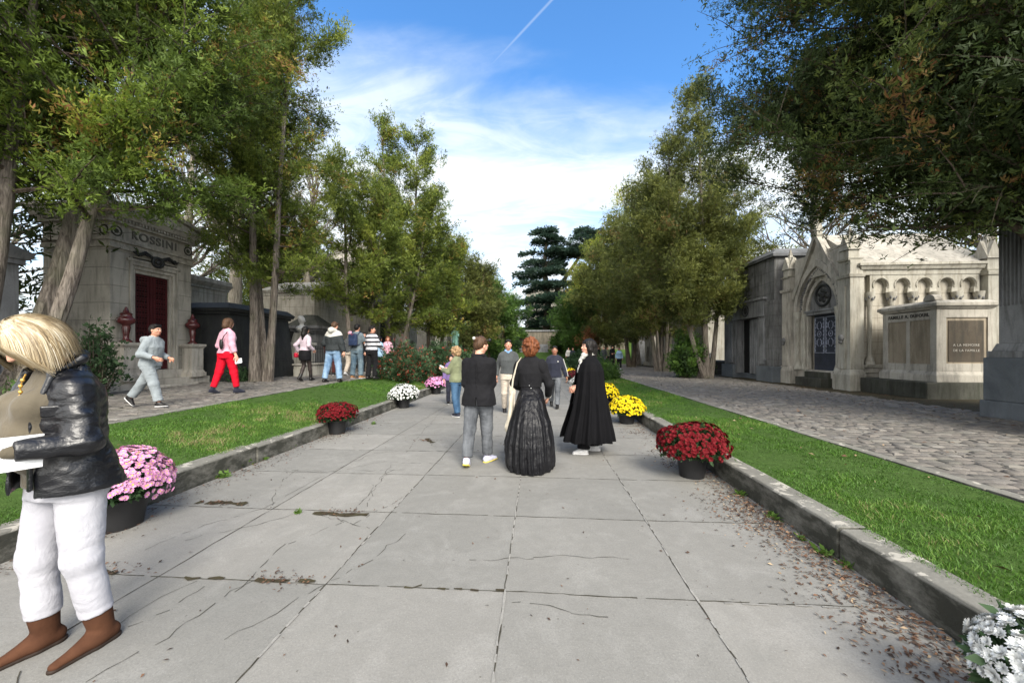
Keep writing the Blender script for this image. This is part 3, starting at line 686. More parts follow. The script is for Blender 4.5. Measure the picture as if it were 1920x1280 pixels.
        s.build('tights', M[legs_mat], root, res)
    if shoes:
        for i in (0, 1):
            hp, kn, an, fyw, pt = J[i]; shoe(root, an, fyw, pt, shoes[0], shoes[1], shoe_k, boot, point, res * .8, kn - an)
    if hair: hair_part(root, Tn, hair, res)
    return root, J, Tn
def hair_part(root, T, hair, res):
    kind, mat = hair[:2]; s = Sdf(); amp, fx = .006, (30, 30, 12)
    def c(a, b, ra, rb, k=.03): s.cap(a, b, ra, rb, k, T=T)
    if kind == 'short':
        s.ell((0, -.022, .132), (.083, .098, .092), .02, T=T); s.ell((0, -.055, .085), (.072, .062, .075), .03, T=T); s.ell((0, .125, .040), (.082, .088, .105), .012, 's', T=T); c((-.04, .045, .185), (.04, .045, .185), .03, .03)
    elif kind == 'long':
        s.ell((0, -.02, .13), (.088, .102, .094), .02, T=T); c((0, -.06, .12), (0, -.09, -.05), .075, .07); c((0, -.09, -.05), (.0, -.10, -.20), .068, .035); c((.05, -.02, .08), (.07, -.05, -.12), .035, .028); c((-.05, -.02, .08), (-.07, -.05, -.12), .035, .028)
        s.ell((0, .125, .040), (.064, .088, .112), .012, 's', T=T)
    elif kind == 'bob':
        s.ell((0, -.022, .125), (.092, .104, .096), .02, T=T); c((0, -.06, .10), (0, -.065, .01), .082, .074); c((.062, -.01, .10), (.075, -.01, .0), .036, .026); c((-.062, -.01, .10), (-.075, -.01, .0), .036, .026); s.ell((0, .13, .040), (.064, .092, .112), .012, 's', T=T)
    elif kind == 'wavy':                                                                          # shoulder length with a side parting
        s.ell((0, -.02, .13), (.090, .105, .096), .02, T=T); c((0, -.065, .10), (0, -.08, -.03), .085, .07)
        for sx in (-1, 1): c((sx * .058, .035, .15), (sx * .088, .01, .05), .032, .034); c((sx * .088, .01, .05), (sx * .082, .0, -.055), .034, .026)
        s.ell((-.008, .125, .045), (.064, .088, .110), .012, 's', T=T); amp = .010
    elif kind == 'curly':
        rg = random.Random(hair[2] if len(hair) > 2 else 5); amp = .012
        s.ell((0, -.03, .11), (.100, .110, .108), .03, T=T); s.ell((0, -.055, .03), (.092, .075, .085), .04, T=T)
        for i in range(90):
            a = rg.uniform(0, 6.283); u = rg.uniform(-.75, 1); w = (1 - u * u) ** .5; p = (.106 * w * math.cos(a), -.03 + .116 * w * math.sin(a), .105 + .112 * u)
            if p[1] > .045 and p[2] < .16 and abs(p[0]) < .07: continue
            s.ell(p, (rg.uniform(.016, .030),) * 3, .012, T=T)
        s.ell((0, .145, .05), (.066, .095, .112), .012, 's', T=T)
    elif kind == 'bun':
        s.ell((0, -.022, .128), (.083, .100, .092), .02, T=T); s.ell((0, -.055, .085), (.072, .064, .075), .03, T=T); s.ell((0, -.118, .145), (.042, .038, .038), .015, T=T); s.ell((0, .125, .040), (.082, .092, .112), .012, 's', T=T)
    elif kind == 'cap':
        s.ell((0, -.01, .135), (.086, .104, .086), .02, T=T); s.cap((0, .08, .125), (0, .14, .115), .05, .045, .01, T=T, sq=A3((1, 1, 5))); s.box((0, 0, .045), (.3, .3, .07), .01, .01, 's', T=T); amp = .0
    return s.build('hair' if kind != 'cap' else 'cap', M[mat], root, res * .8, (lambda V: amp * 1.6 * fbm(V * np.array(fx), 11, 3)) if amp else None)
# ------------------------------------------------------------------ foliage
def unit(v): return v / (np.linalg.norm(v, axis=-1, keepdims=True) + 1e-9)
def sprays(P, D, size, k, rng, tint, width=.27, fan=.40):
    """k leaf shaped faces fanned from each point P around direction D"""
    n = len(P); D = unit(D); S = unit(np.cross(D, rng.normal(size=(n, 3)))); N = np.cross(D, S)
    V = []; A = []
    sz = size * rng.uniform(.6, 1.35, n)
    for j in range(k):
        a = (j - (k - 1) / 2) * fan + rng.normal(0, .25, n); d = D * np.cos(a)[:, None] + S * np.sin(a)[:, None]
        d = unit(d + N * rng.normal(0, .22, n)[:, None]); s = unit(np.cross(d, N)); L = (sz * rng.uniform(.7, 1.1, n))[:, None]; w = L * width * .5
        b = P + rng.normal(0, size * .32, P.shape) * (j > 0); t = b + d * L; m = b + d * L * .5 + N * L * .07
        V.append(np.stack([b, m + s * w, t, m - s * w], 1)); A.append(tint)
    V = np.stack(V, 1).reshape(-1, 3); F = np.arange(len(V)).reshape(-1, 4); A = np.repeat(np.asarray(tint), k)
    return V, F, np.clip(A + rng.normal(0, .04, len(A)), 0, 1)
def tree_mesh(stems, nspray, size, seed, base=1.8, tr=.12, prof=None, limb_n=42, k=3, sig=.10, up=.5, sub=5, lean_leaf=.5, sparse=1.0, brown=.06, seg=9):
    """stems: (x0, y0, x1, y1, height, crown radius, crown base). Returns crown (V, F, A), trunk MB, branch MB"""
    rng = np.random.default_rng(seed); rr = random.Random(seed); TB = MB(); BB = MB(); segA = []; segB = []; wt = []
    for st_ in stems:
        (x0, y0, x1, y1, H, R, cb) = st_[:7]; pw = st_[7] if len(st_) > 7 else .8; n = 9; pts = []
        for i in range(n):
            t = i / (n - 1); w = .10 * math.sin(t * 5 + seed) * t
            pts.append(Vector((x0 + (x1 - x0) * t ** pw + w, y0 + (y1 - y0) * t ** pw + w * .6, H * t)))
        rad = [tr * (H / 11) ** .5 * (1.35 if i == 0 else 1 - .93 * (i / (n - 1)) ** 1.1) for i in range(n)]
        fine = []; frad = []
        for i in range(n - 1):
            for q in range(3): fine.append(pts[i].lerp(pts[i + 1], q / 3)); frad.append(rad[i] + (rad[i + 1] - rad[i]) * q / 3)
        fine.append(pts[-1]); frad.append(rad[-1]); TB.tube(fine, frad, 18, rough=.16, rng=rr)
        for j in range(limb_n):
            t = (j + rr.random()) / limb_n; h = cb + (H * .985 - cb) * t
            L = R * (max(.0, math.sin(math.pi * (.16 + .80 * t))) ** .7 if prof is None else prof(t)) * rr.uniform(.55, 1.2) + .25
            f = h / H * (n - 1); i = min(int(f), n - 2); p = pts[i].lerp(pts[i + 1], f - i); a = rr.uniform(0, 6.283); el = up * (.4 + t) + rr.uniform(-.3, .3)
            q = [p]; d = Vector((math.cos(a) * math.cos(el), math.sin(a) * math.cos(el), math.sin(el)))
            for s_ in range(5):
                d = (d + Vector((rr.uniform(-.22, .22), rr.uniform(-.22, .22), rr.uniform(-.12, .28)))).normalized(); q.append(q[-1] + d * L / 5)
            r0 = max(.012, tr * .30 * (1 - .6 * t)); BB.tube(q, [r0 * (1 - .85 * z / 5) for z in range(6)], 5)
            for z in range(5):
                segA.append(q[z]); segB.append(q[z + 1]); wt.append(L / 5 * (.15 if z < 1 else .7 + .2 * z))
            for s_ in range(sub):
                z = rr.randint(1, 4); o = q[z].lerp(q[z + 1], rr.random()); d2 = (d + Vector((rr.uniform(-1, 1), rr.uniform(-1, 1), rr.uniform(-.5, .9)))).normalized(); l2 = L * rr.uniform(.22, .5)
                e = o + d2 * l2; BB.tube([o, o.lerp(e, .5) + Vector((0, 0, l2 * .05)), e], [r0 * .4, r0 * .28, .003], 4); segA.append(o); segB.append(e); wt.append(l2 * 1.3)
    a_, b_ = np.array([tuple(v) for v in segA]), np.array([tuple(v) for v in segB]); w = np.array(wt) * rng.uniform(.12, 1.6, len(wt)) ** sparse; w /= w.sum()
    idx = rng.choice(len(w), nspray, p=w); t = rng.random(nspray)[:, None]; P = a_[idx] * (1 - t) + b_[idx] * t
    P = P + rng.normal(0, sig, (nspray, 3)); D = unit(b_[idx] - a_[idx]) * lean_leaf + rng.normal(0, .55, (nspray, 3)) + np.array((0, 0, .35))
    st = np.random.default_rng(seed + 1).uniform(0, 1, len(w)); tint = .08 + .62 * st[idx] + .9 * fbm(P * .8, seed, 2) * .35
    bm_ = st[idx] > 1 - brown; tint = np.where(bm_, .95, np.clip(tint, 0, .86)); keep = P[:, 2] > base
    V, F, A = sprays(P[keep], D[keep], size, k, rng, tint[keep]); return (V, F, A), TB, BB
def tree(label, x, y, z, mats, stems, nspray, size, seed, group=None, name='tree', cat='tree', rz=0.0, sc=1.0, **kw):
    root = empty(name, (x, y, z), rz, sc); tag(root, label, cat, group)
    (V, F, A), TB, BB = tree_mesh(stems, nspray, size, seed, **kw)
    link_mesh('crown', np_mesh('crown', V, F, False, A), root, M[mats[0]])
    TB.build('trunk', M[mats[1]], root, True); BB.build('branches', M[mats[2] if len(mats) > 2 else mats[1]], root, True)
    return root
def shrub(name, label, x, y, z, r, h, n, size, mat, seed, group=None, cat='shrub', flowers=None, stems=14, parent=None, elong=(1, 1), brown=.0):
    root = empty(name, (x, y, z)); tag(root, label, cat, group); rng = np.random.default_rng(seed); rr = random.Random(seed); B = MB(); P = []; D = []
    for i in range(stems * 3):
        a = rr.uniform(0, 6.283); q = rr.uniform(0, 1) ** .5; hh = h * (1 - .55 * q * q) * rr.uniform(.75, 1.05)
        e = Vector((math.cos(a) * r * q * elong[0], math.sin(a) * r * q * elong[1], hh)); o = Vector((e.x * .25, e.y * .25, -.03)); m = o.lerp(e, .5) + Vector((e.x * .2, e.y * .2, hh * .1))
        B.tube([o, m, e], [.012, .008, .003], 4)
        for j in range(14): t = j / 13 * .85 + .15; P.append(tuple(o.lerp(m, t * 2) if t < .5 else m.lerp(e, t * 2 - 1))); D.append((e.x * .5, e.y * .5, .5))
    P = np.array(P); D = np.array(D); idx = rng.integers(0, len(P), n); Q = P[idx] + rng.normal(0, .07 + r * .06, (n, 3)); Q[:, 2] = np.maximum(Q[:, 2], .03)
    tint = np.clip(.35 + 1.0 * fbm(Q * 3, seed, 2) + rng.normal(0, .1, n), 0, .8); tint = np.where(rng.random(n) < brown, 1.0, tint)
    V, F, A = sprays(Q, D[idx] + rng.normal(0, .5, (n, 3)), size, 3, rng, tint, .5); link_mesh('foliage', np_mesh('foliage', V, F, False, A), root, M[mat]); B.build('stems', M['barkdark'], root, True)
    if flowers:
        fm, fn, fs = flowers; b = MB()
        for i in range(fn):
            p = P[rr.randrange(len(P))]; b.ball((p[0] + rr.gauss(0, .05), p[1] + rr.gauss(0, .05), max(.1, p[2] + rr.gauss(.03, .05))), (fs, fs, fs * .7), 7, 4)
        tag(b.build('blossoms', M[fm], root, True), kind='stuff')
    return root
# ------------------------------------------------------------------ the ground
XL, XR = -3.75, 2.15                   # inner faces of the two kerbs
def sheet(name, prof_, y0, y1, mat, kind='structure', cols=1, dy=None):
    ys = np.arange(y0, y1 + 1e-6, dy or (y1 - y0)); V = []; F = []; n = len(prof_)
    for y in ys:
        for (x, z) in prof_: V.append((x, y, z(y) if callable(z) else z))
    for i in range(len(ys) - 1):
        for j in range(n - 1): a = i * n + j; F.append((a, a + 1, a + 1 + n, a + n))
    return tag(link_mesh(name, np_mesh(name, V, F, False), None, M[mat]), kind=kind)
sheet('ground', [(-700, .4), (-10, .45), (-5.6, .40), (-3.9, -.1), (2.3, -.1), (3.9, .2), (700, .22)], -40, 900, 'earth')
sheet('pavement', [(XL, 0), (XR, 0)], -6, 37, 'pave')
sheet('side_verge', [(-15, lambda y: gl(y) - .012), (-10.0, lambda y: gl(y) - .012)], -8, 60, 'joint', dy=4)
sheet('walk_bed', [(-10.2, lambda y: gl(y) - .035), (-5.75, lambda y: gl(y) - .035)], -8, 60, 'joint', dy=2)
sheet('walk_bed', [(3.86, GR - .035), (8.9, GR - .035)], -8, 60, 'joint', dy=2)
sheet('side_verge', [(8.8, GR - .008), (30, GR - .008)], -8, 60, 'joint', dy=4)  # dark mossy tone here also paints the shade at the building feet
def lawn_z(side):
    if side < 0: return [(-5.80, lambda y: gl(y) - .01), (-5.2, lambda y: .22 + (gl(y) - .22) * .78), (-4.5, lambda y: .22 + (gl(y) - .22) * .36), (XL - .17, .215)]
    return [(XR + .17, .215), (2.9, .235), (3.88, GR - .008)]
sheet('lawn', lawn_z(-1), -6, 37, 'turf', dy=1.5); sheet('lawn', lawn_z(1), -6, 37, 'turf', dy=1.5)
# kerb stones, each about a metre and a half long, a little out of line with each other
def kerb(x, side):
    rr = random.Random(5 if side < 0 else 8); m = MB(); y = -5.0
    while y < 36.5:
        L = 1.5 if rr.random() < .8 else 1.1; w = .21 + rr.uniform(-.012, .012); h = .222 + rr.uniform(-.008, .01); o = rr.uniform(-.01, .01); g = .008
        n = 8; ys = [y + g + (L - 2 * g) * i / n for i in range(n + 1)]
        pr = []
        for q in ys:
            e = rr.uniform(-.004, .004); pr.append([(x + side * (o + e), -.06), (x + side * (o + e), h - .018), (x + side * (o + e + .016), h), (x + side * (o + w), h + .002 + e * .3), (x + side * (o + w + .02), h - .12)])
        vs = []; fs = []
        for r_ in range(n + 1):
            for (px_, pz_) in pr[r_]: vs.append((px_, ys[r_], pz_))
        for r_ in range(n):
            for c in range(4): a = r_ * 5 + c; fs.append((a, a + 1, a + 6, a + 5))
        fs.append((0, 1, 2, 3, 4)); fs.append(tuple(n * 5 + i for i in (4, 3, 2, 1, 0))); m.add(vs, fs); y += L
    return tag(m.build('kerb', M['kerb'], None, False, .006), kind='structure')
kerb(XL, -1); kerb(XR, 1)
# joints and cracks of the pavement, cut as thin strips with ragged edges
def strip(pts, w, mat, name, z=.004, seed=0, jit=.006, step=.05, gaps=0.0):
    rr = random.Random(seed); V = []; F = []
    for a, b in zip(pts[:-1], pts[1:]):
        d = math.hypot(b[0] - a[0], b[1] - a[1]); n = max(1, int(d / step)); ux, uy = (b[0] - a[0]) / max(d, 1e-6), (b[1] - a[1]) / max(d, 1e-6)
        last = None; off = 0
        for i in range(n + 1):
            t = i / n; off = off * .7 + rr.gauss(0, jit) * (0 if i in (0, n) else 1); ww = w * rr.uniform(.35, 1.3) * .5
            x, y = a[0] + (b[0] - a[0]) * t - uy * off, a[1] + (b[1] - a[1]) * t + ux * off
            k = len(V); V.append((x - uy * ww, y + ux * ww, z)); V.append((x + uy * ww, y - ux * ww, z))
            if last is not None and rr.random() >= gaps: F.append((last, last + 1, k + 1, k))
            last = k
    return V, F
def strips(lst, name, mat, z):
    V = []; F = []
    for i, (pts, w, jit, gaps) in enumerate(lst):
        v, f = strip(pts, w, mat, name, z, i + 3, jit, gaps=gaps); b = len(V); V += v; F += [tuple(q + b for q in r) for r in f]
    tag(link_mesh(name, np_mesh(name, V, F, False), None, M[mat]), kind='structure')
jl = []; fl = []
for k in range(0, 5):
    x = -3.65 + 1.15 * k
    if x < -3.6: continue
    jl.append(([(x, y) for y in np.arange(-2, 36.1, 2)], .008, .002, .0))
for j in range(-3, 33):
    y = 2.27 + 1.05 * j; jl.append(([(XL, y + .01), (-2.5, y), (-.2, y + .01), (.95, y), (XR, y + .015)], .0075, .002, .06))
fl.append(([(.95, y) for y in np.arange(-1, 14, 1)], .012, .002, .45)); fl.append(([(-.2, y) for y in np.arange(-1, 8, 1)], .014, .002, .4)); fl.append(([(-1.35, y) for y in np.arange(-1, 5, 1)], .014, .002, .6))
fl.append(([(.95, 2.262), (XR - .3, 2.27)], .012, .002, .5))
def pp(*q): return [gp(a, b) for a, b in q]
cr = [pp((160, 1280), (200, 1255), (290, 1210), (420, 1120), (500, 1075)), pp((90, 1260), (215, 1190), (335, 1130), (400, 1090)), pp((440, 1110), (540, 1020), (640, 980), (690, 930), (735, 870)),
      pp((180, 1010), (300, 950), (370, 920), (470, 880), (560, 855)), pp((210, 1060), (380, 985), (500, 950), (600, 895), (700, 850)), pp((330, 1020), (480, 985), (560, 960)), pp((500, 960), (530, 900), (560, 880)),
      pp((600, 965), (660, 985), (760, 930)), pp((640, 975), (700, 995)), pp((760, 850), (800, 800), (830, 770)), pp((700, 790), (800, 780), (850, 755)), pp((700, 850), (760, 845), (850, 845)), pp((650, 880), (720, 865), (840, 870)),
      pp((960, 1130), (1010, 1133), (1070, 1150), (1140, 1155)), pp((880, 1050), (1000, 1045), (1180, 1050)), pp((420, 1200), (520, 1150), (560, 1120), (700, 1050), (760, 1000)), pp((200, 1180), (300, 1120), (370, 1090)),
      pp((740, 880), (700, 905), (690, 950)), pp((480, 880), (600, 884), (760, 880)), pp((800, 822), (812, 836), (880, 842)), pp((1100, 830), (1140, 850), (1250, 856)), pp((60, 1230), (40, 1280))]
strips(jl, 'pavement_joints', 'crack', .003)
strips(fl, 'joint_filler', 'filler', .005)
strips([(c, .0042, .012, .2) for c in cr], 'pavement_cracks', 'crack', .0045)
strips([(pp((160, 1072), (215, 1077)), .05, .01, .1), (pp((330, 1083), (420, 1086)), .03, .01, .25), (pp((480, 1087), (590, 1092)), .035, .01, .15), (pp((580, 960), (690, 965)), .07, .01, .05), (pp((370, 942), (460, 946)), .09, .012, .05), (pp((740, 1106), (945, 1110)), .018, .01, .35), (pp((800, 822), (812, 830)), .09, .01, 0)], 'dirt_in_joints', 'joint', .007)
# setts: rounded stones laid in courses
def setts(x0, x1, y0, y1, zf, seed, cw=.155, rw=.135):
    rng = np.random.default_rng(seed); V = []; F = []; A = []; y = y0
    B = np.array([(-.5, -.5, -.05), (.5, -.5, -.05), (.5, .5, -.05), (-.5, .5, -.05), (-.5, -.5, -.012), (.5, -.5, -.012), (.5, .5, -.012), (-.5, .5, -.012), (-.40, -.38, 0), (.40, -.38, 0), (.40, .38, 0), (-.40, .38, 0)])
    BF = np.array([(0, 1, 5, 4), (1, 2, 6, 5), (2, 3, 7, 6), (3, 0, 4, 7), (4, 5, 9, 8), (5, 6, 10, 9), (6, 7, 11, 10), (7, 4, 8, 11), (8, 9, 10, 11)])
    while y < y1:
        far = 1.0 if y < 22 else 1.9; r = rw * far * rng.uniform(.85, 1.2); x = x0 + rng.uniform(-.05, .02)
        wob = .02 * math.sin(y * 1.3)
        while x < x1:
            w = cw * far * rng.uniform(.75, 1.45); q = B.copy(); q[:, :2] += rng.normal(0, .03, (12, 2)); q[8:, 2] += rng.normal(0, .004, 4)
            q = q * (w - .014, r - .013, 1) + (x + w / 2, y + r / 2 + .025 * math.sin(x * 1.7 + y * .6) + wob, zf(y) + rng.normal(0, .005)); F.append(BF + 12 * len(V)); V.append(q); A.append(rng.random()); x += w
        y += r
    V = np.concatenate(V); F = np.concatenate(F); me = np_mesh('cobbled_walk', V, F, True, np.repeat(A, 9)); me.set_sharp_from_angle(angle=R_(60))
    return tag(link_mesh('cobbled_walk', me, None, M['sett']), kind='structure')
setts(-10.1, -5.95, .0, 44, gl, 3); setts(4.05, 8.85, -.5, 44, lambda y: GR, 4)
# flat edging stones between lawn and setts
def edging(x0, x1, zf, seed):
    rr = random.Random(seed); m = MB(); y = -3
    while y < 40:
        L = rr.uniform(.6, .95); z = zf(y + .4); m.box(x0, x1, y + .006, y + L - .006, z - .06, z + .008 + rr.uniform(-.004, .004)); y += L
    return tag(m.build('edging_stones', M['kerb'], None, False, .008), kind='structure')
edging(-5.94, -5.80, gl, 1); edging(3.89, 4.03, lambda y: GR, 2)
# grass blades
def grass(side, seed):
    rng = np.random.default_rng(seed); prof_ = lawn_z(side); P = []
    for (y0, y1, dens, hh, ww) in ((1.0, 3.5, 7000, .034, .0052), (3.5, 7, 4000, .037, .0072), (7, 13, 1700, .042, .011), (13, 24, 500, .05, .022)):
        xa, xb = (prof_[0][0] + .02, prof_[-1][0] + .05) if side < 0 else (prof_[0][0] - .05, prof_[-1][0] - .02)
        n = int((y1 - y0) * (xb - xa) * dens); x = rng.uniform(xa, xb, n); y = rng.uniform(y0, y1, n); xs = [q[0] for q in prof_]
        zz = np.zeros(n)
        for i in range(len(xs) - 1):
            m_ = (x >= xs[i]) & (x <= xs[i + 1]) if 0 < i < len(xs) - 2 else ((x <= xs[i + 1]) if i == 0 else (x >= xs[i]))
            fa = np.array([prof_[i][1](q) if callable(prof_[i][1]) else prof_[i][1] for q in y[m_]]); fb = np.array([prof_[i + 1][1](q) if callable(prof_[i + 1][1]) else prof_[i + 1][1] for q in y[m_]]); t = np.clip((x[m_] - xs[i]) / (xs[i + 1] - xs[i]), 0, 1)
            zz[m_] = fa + (fb - fa) * t
        patch = vnoise(np.stack([x * 1.1, y * 1.1, x * 0], 1), 2); fine = vnoise(np.stack([x * 5, y * 5, x * 0], 1), 5)
        keep = rng.random(n) < np.clip(.85 + patch * 1.1 + fine * .8, .12, 1)
        P.append(np.stack([x, y, zz, np.full(n, hh) * (1 + patch * .9 + fine * .7) * rng.uniform(.5, 1.2, n), np.full(n, ww), np.clip(.42 + patch * .9 + fine * .5 + rng.normal(0, .16, n), 0, 1)], 1)[keep])
    P = np.concatenate(P); n = len(P); a = rng.uniform(0, 6.283, n); b = np.stack([np.cos(a), np.sin(a), 0 * a], 1); l = rng.normal(0, .55, (n, 2))
    base = P[:, :3].copy(); base[:, 2] -= .012; h = P[:, 3:4]; w = P[:, 4:5]; mid = base + np.concatenate([l * h * .3, h * .62], 1); tip = base + np.concatenate([l * h * 1.05, h], 1)
    V = np.stack([base - b * w * .5, base + b * w * .5, mid + b * w * .42, tip], 1); V = np.concatenate([V, (mid - b * w * .42)[:, None]], 1)
    F = np.arange(n)[:, None] * 5; F = np.concatenate([F + np.array([0, 1, 2, 4]), F + np.array([4, 2, 3, 3])], 0)
    me = bpy.data.meshes.new('grass'); V2 = V.reshape(-1, 3); q = F[:n]; t3 = F[n:][:, :3]
    me.vertices.add(len(V2)); me.vertices.foreach_set('co', V2.astype(np.float32).ravel()); me.loops.add(4 * n + 3 * n)
    me.loops.foreach_set('vertex_index', np.concatenate([q.ravel(), t3.ravel()]).astype(np.int32)); me.polygons.add(2 * n)
    me.polygons.foreach_set('loop_start', np.concatenate([np.arange(n) * 4, 4 * n + np.arange(n) * 3]).astype(np.int32)); at = me.attributes.new('tint', 'FLOAT', 'FACE'); at.data.foreach_set('value', np.concatenate([P[:, 5], P[:, 5]]).astype(np.float32)); me.update(calc_edges=True)
    return tag(link_mesh('grass', me, None, M['grass']), kind='stuff')
grass(-1, 11); grass(1, 12)
# leaf litter against the kerbs, on the lawn edge and on the slabs
def leaves(name, pts, size, seed, tl=(0, 1)):
    rng = np.random.default_rng(seed); P = np.array(pts); n = len(P); a = rng.uniform(0, 6.283, n); s = size * rng.uniform(.4, 1.5, n); w = rng.uniform(.2, .55, n); el = rng.uniform(0, .5, n)
    d = np.stack([np.cos(a), np.sin(a), el * .4], 1) * s[:, None]; q = np.stack([-np.sin(a), np.cos(a), rng.normal(0, .35, n)], 1) * (s * w)[:, None]; up = np.stack([0 * a, 0 * a, s * rng.uniform(.05, .25, n)], 1)
    V = np.stack([P, P + d * .5 + q * .5 + up, P + d, P + d * .5 - q * .5 + up * .2], 1).reshape(-1, 3); F = np.arange(4 * n).reshape(-1, 4)
    return tag(link_mesh(name, np_mesh(name, V, F, False, rng.uniform(*tl, n)), None, M['litter']), kind='stuff')
rng = np.random.default_rng(77); L = []
for i in range(10500):
    y = rng.uniform(1.0, 5.8) if rng.random() < .8 else rng.uniform(5.8, 14); cl_ = vnoise(np.array([[y * 1.4, 3.0, 0]]), 3)[0] + .5
    d = abs(rng.normal(0, .15 + .16 * cl_)) + rng.exponential(.04); x = XR - .015 - d
    if rng.random() < (.25 + cl_) * max(.12, 1 - d * .9): L.append((x, y, .006 + rng.uniform(0, .018) * max(0, 1 - d * 3)))
leaves('fallen_leaves', L, .025, 5)
L = []
for i in range(3200):
    y = rng.uniform(2.2, 8.5); cl_ = vnoise(np.array([[y * 1.1, 9.0, 0]]), 4)[0] + .5; d = abs(rng.normal(0, .12 + .1 * cl_))
    if rng.random() < cl_: L.append((XL + .02 + d, y, .006 + rng.uniform(0, .012)))
for (cx_, cy_) in ((800, 826), (640, 962), (410, 944), (190, 1074), (520, 1088), (1190, 812), (1260, 870)):
    gx, gy = gp(cx_, cy_)
    for i in range(90): L.append((gx + rng.normal(0, .13), gy + rng.normal(0, .045), .005 + rng.uniform(0, .012)))
for i in range(420): L.append((rng.uniform(XL, XR), rng.uniform(1.2, 12), .006))
leaves('fallen_leaves', L, .022, 6, (0, .8))
L = [(rng.uniform(XR + .3, 3.8), rng.uniform(1.4, 14), .285) for _ in range(70)] + [(rng.uniform(-5.6, -4.0), rng.uniform(3, 14), .42) for _ in range(60)]
leaves('fallen_leaves', L, .05, 8, (.6, 1))
L = [(rng.uniform(4.1, 8.8), rng.uniform(1.4, 20), GR + .01) for _ in range(420)] + [(rng.uniform(7.2, 9.6), rng.uniform(3, 14), GR + .012) for _ in range(700)]
leaves('fallen_leaves', L, .045, 9, (0, .9))
# little weeds rooted in the joint under the kerbs
WEEDS = [(gp(q, w_), s_) for q, w_, s_ in ((1453, 972, .09), (1388, 928, .07), (1545, 1040, .08), (1590, 1062, .08), (1505, 1012, .05), (365, 900, .10), (420, 895, .09), (468, 870, .11), (492, 862, .1), (540, 842, .09), (560, 962, .05), (640, 800, .08), (700, 795, .07))]
WL = ['fresh green weed in the joint under the right kerb', 'weed behind the leaf litter nearest the dark red pot', 'weed midway along the right kerb', 'weed by the kerb joint near the right corner', 'tiny weed among the litter', 'spreading weed at the left kerb beside the pink pot',
      'flat weed along the left kerb', 'bright weed clump at the middle of the left kerb', 'weed touching the left kerb past the clump', 'low weed beyond the clump at left kerb', 'small green tuft growing in a slab joint', 'weed beside the left dark red pot', 'weed at the far end of the left kerb']
for i, ((wx, wy), s_) in enumerate(WEEDS):
    r_ = np.random.default_rng(i); n = 26; P = np.zeros((n, 3)); P[:, :2] = r_.normal(0, s_ * .14, (n, 2)) + (wx, wy); D = np.concatenate([r_.normal(0, 1, (n, 2)), r_.uniform(.25, .8, (n, 1))], 1)
    V, F, A = sprays(P * 1.0, D, s_ * .8, 2, r_, np.full(n, .7), .35); V -= (wx, wy, 0); o = link_mesh('weed', np_mesh('weed', V, F, False, A), None, M['ivy']); o.location = (wx, wy, .003)
    tag(o, WL[i], 'weed', 'weeds rooted along the kerbs')
# ------------------------------------------------------------------ tombs and chapels
def part(m, name, mat, root, bevel=.008, smooth=False): return m.build(name, M[mat], root, smooth, bevel)
PI = math.pi
def arch_pts(cx, w, z0, zs, pointed=0.0, n=10):
    """outline (y or x, z) of an arched opening: bottom left, up, over, down"""
    out = [(cx - w, z0), (cx - w, zs)]
    if pointed:
        R = w * (1 + pointed); 
        for i in range(1, n + 1):
            a = math.acos((R - w) / R) * i / n; out.append((cx - w + R - R * math.cos(a), zs + R * math.sin(a)))
        for i in range(n - 1, 0, -1):
            a = math.acos((R - w) / R) * i / n; out.append((cx + w - R + R * math.cos(a), zs + R * math.sin(a)))
    else:
        for i in range(1, 2 * n): a = PI - PI * i / (2 * n); out.append((cx + w * math.cos(a), zs + w * math.sin(a)))
    out += [(cx + w, zs), (cx + w, z0)]; return out
def arch_band(m, cx, w, z0, zs, t, axis, a, b, pointed=0.0):
    """a moulding of thickness t round an arched opening"""
    o = arch_pts(cx, w + t, z0, zs, pointed); i = arch_pts(cx, w, z0, zs, pointed); n = len(o)
    for k in range(n - 1): m.prism([o[k], o[k + 1], i[k + 1], i[k]], axis, a, b)
def urn(root, x, y, z, s):
    m = MB().lathe([(.13, 0), (.13, .05), (.09, .07), (.06, .12), (.065, .2), (.095, .42), (.085, .46), (.10, .49), (.19, .55), (.20, .62), (.19, .66), (.13, .70), (.12, .76), (.135, .79), (.07, .83), (.05, .9), (.015, .98)], 20)
    m.v = [(x + a * s, y + b * s, z + c * s) for a, b, c in m.v]; return part(m, 'urn', 'porphyry', root, 0, True)
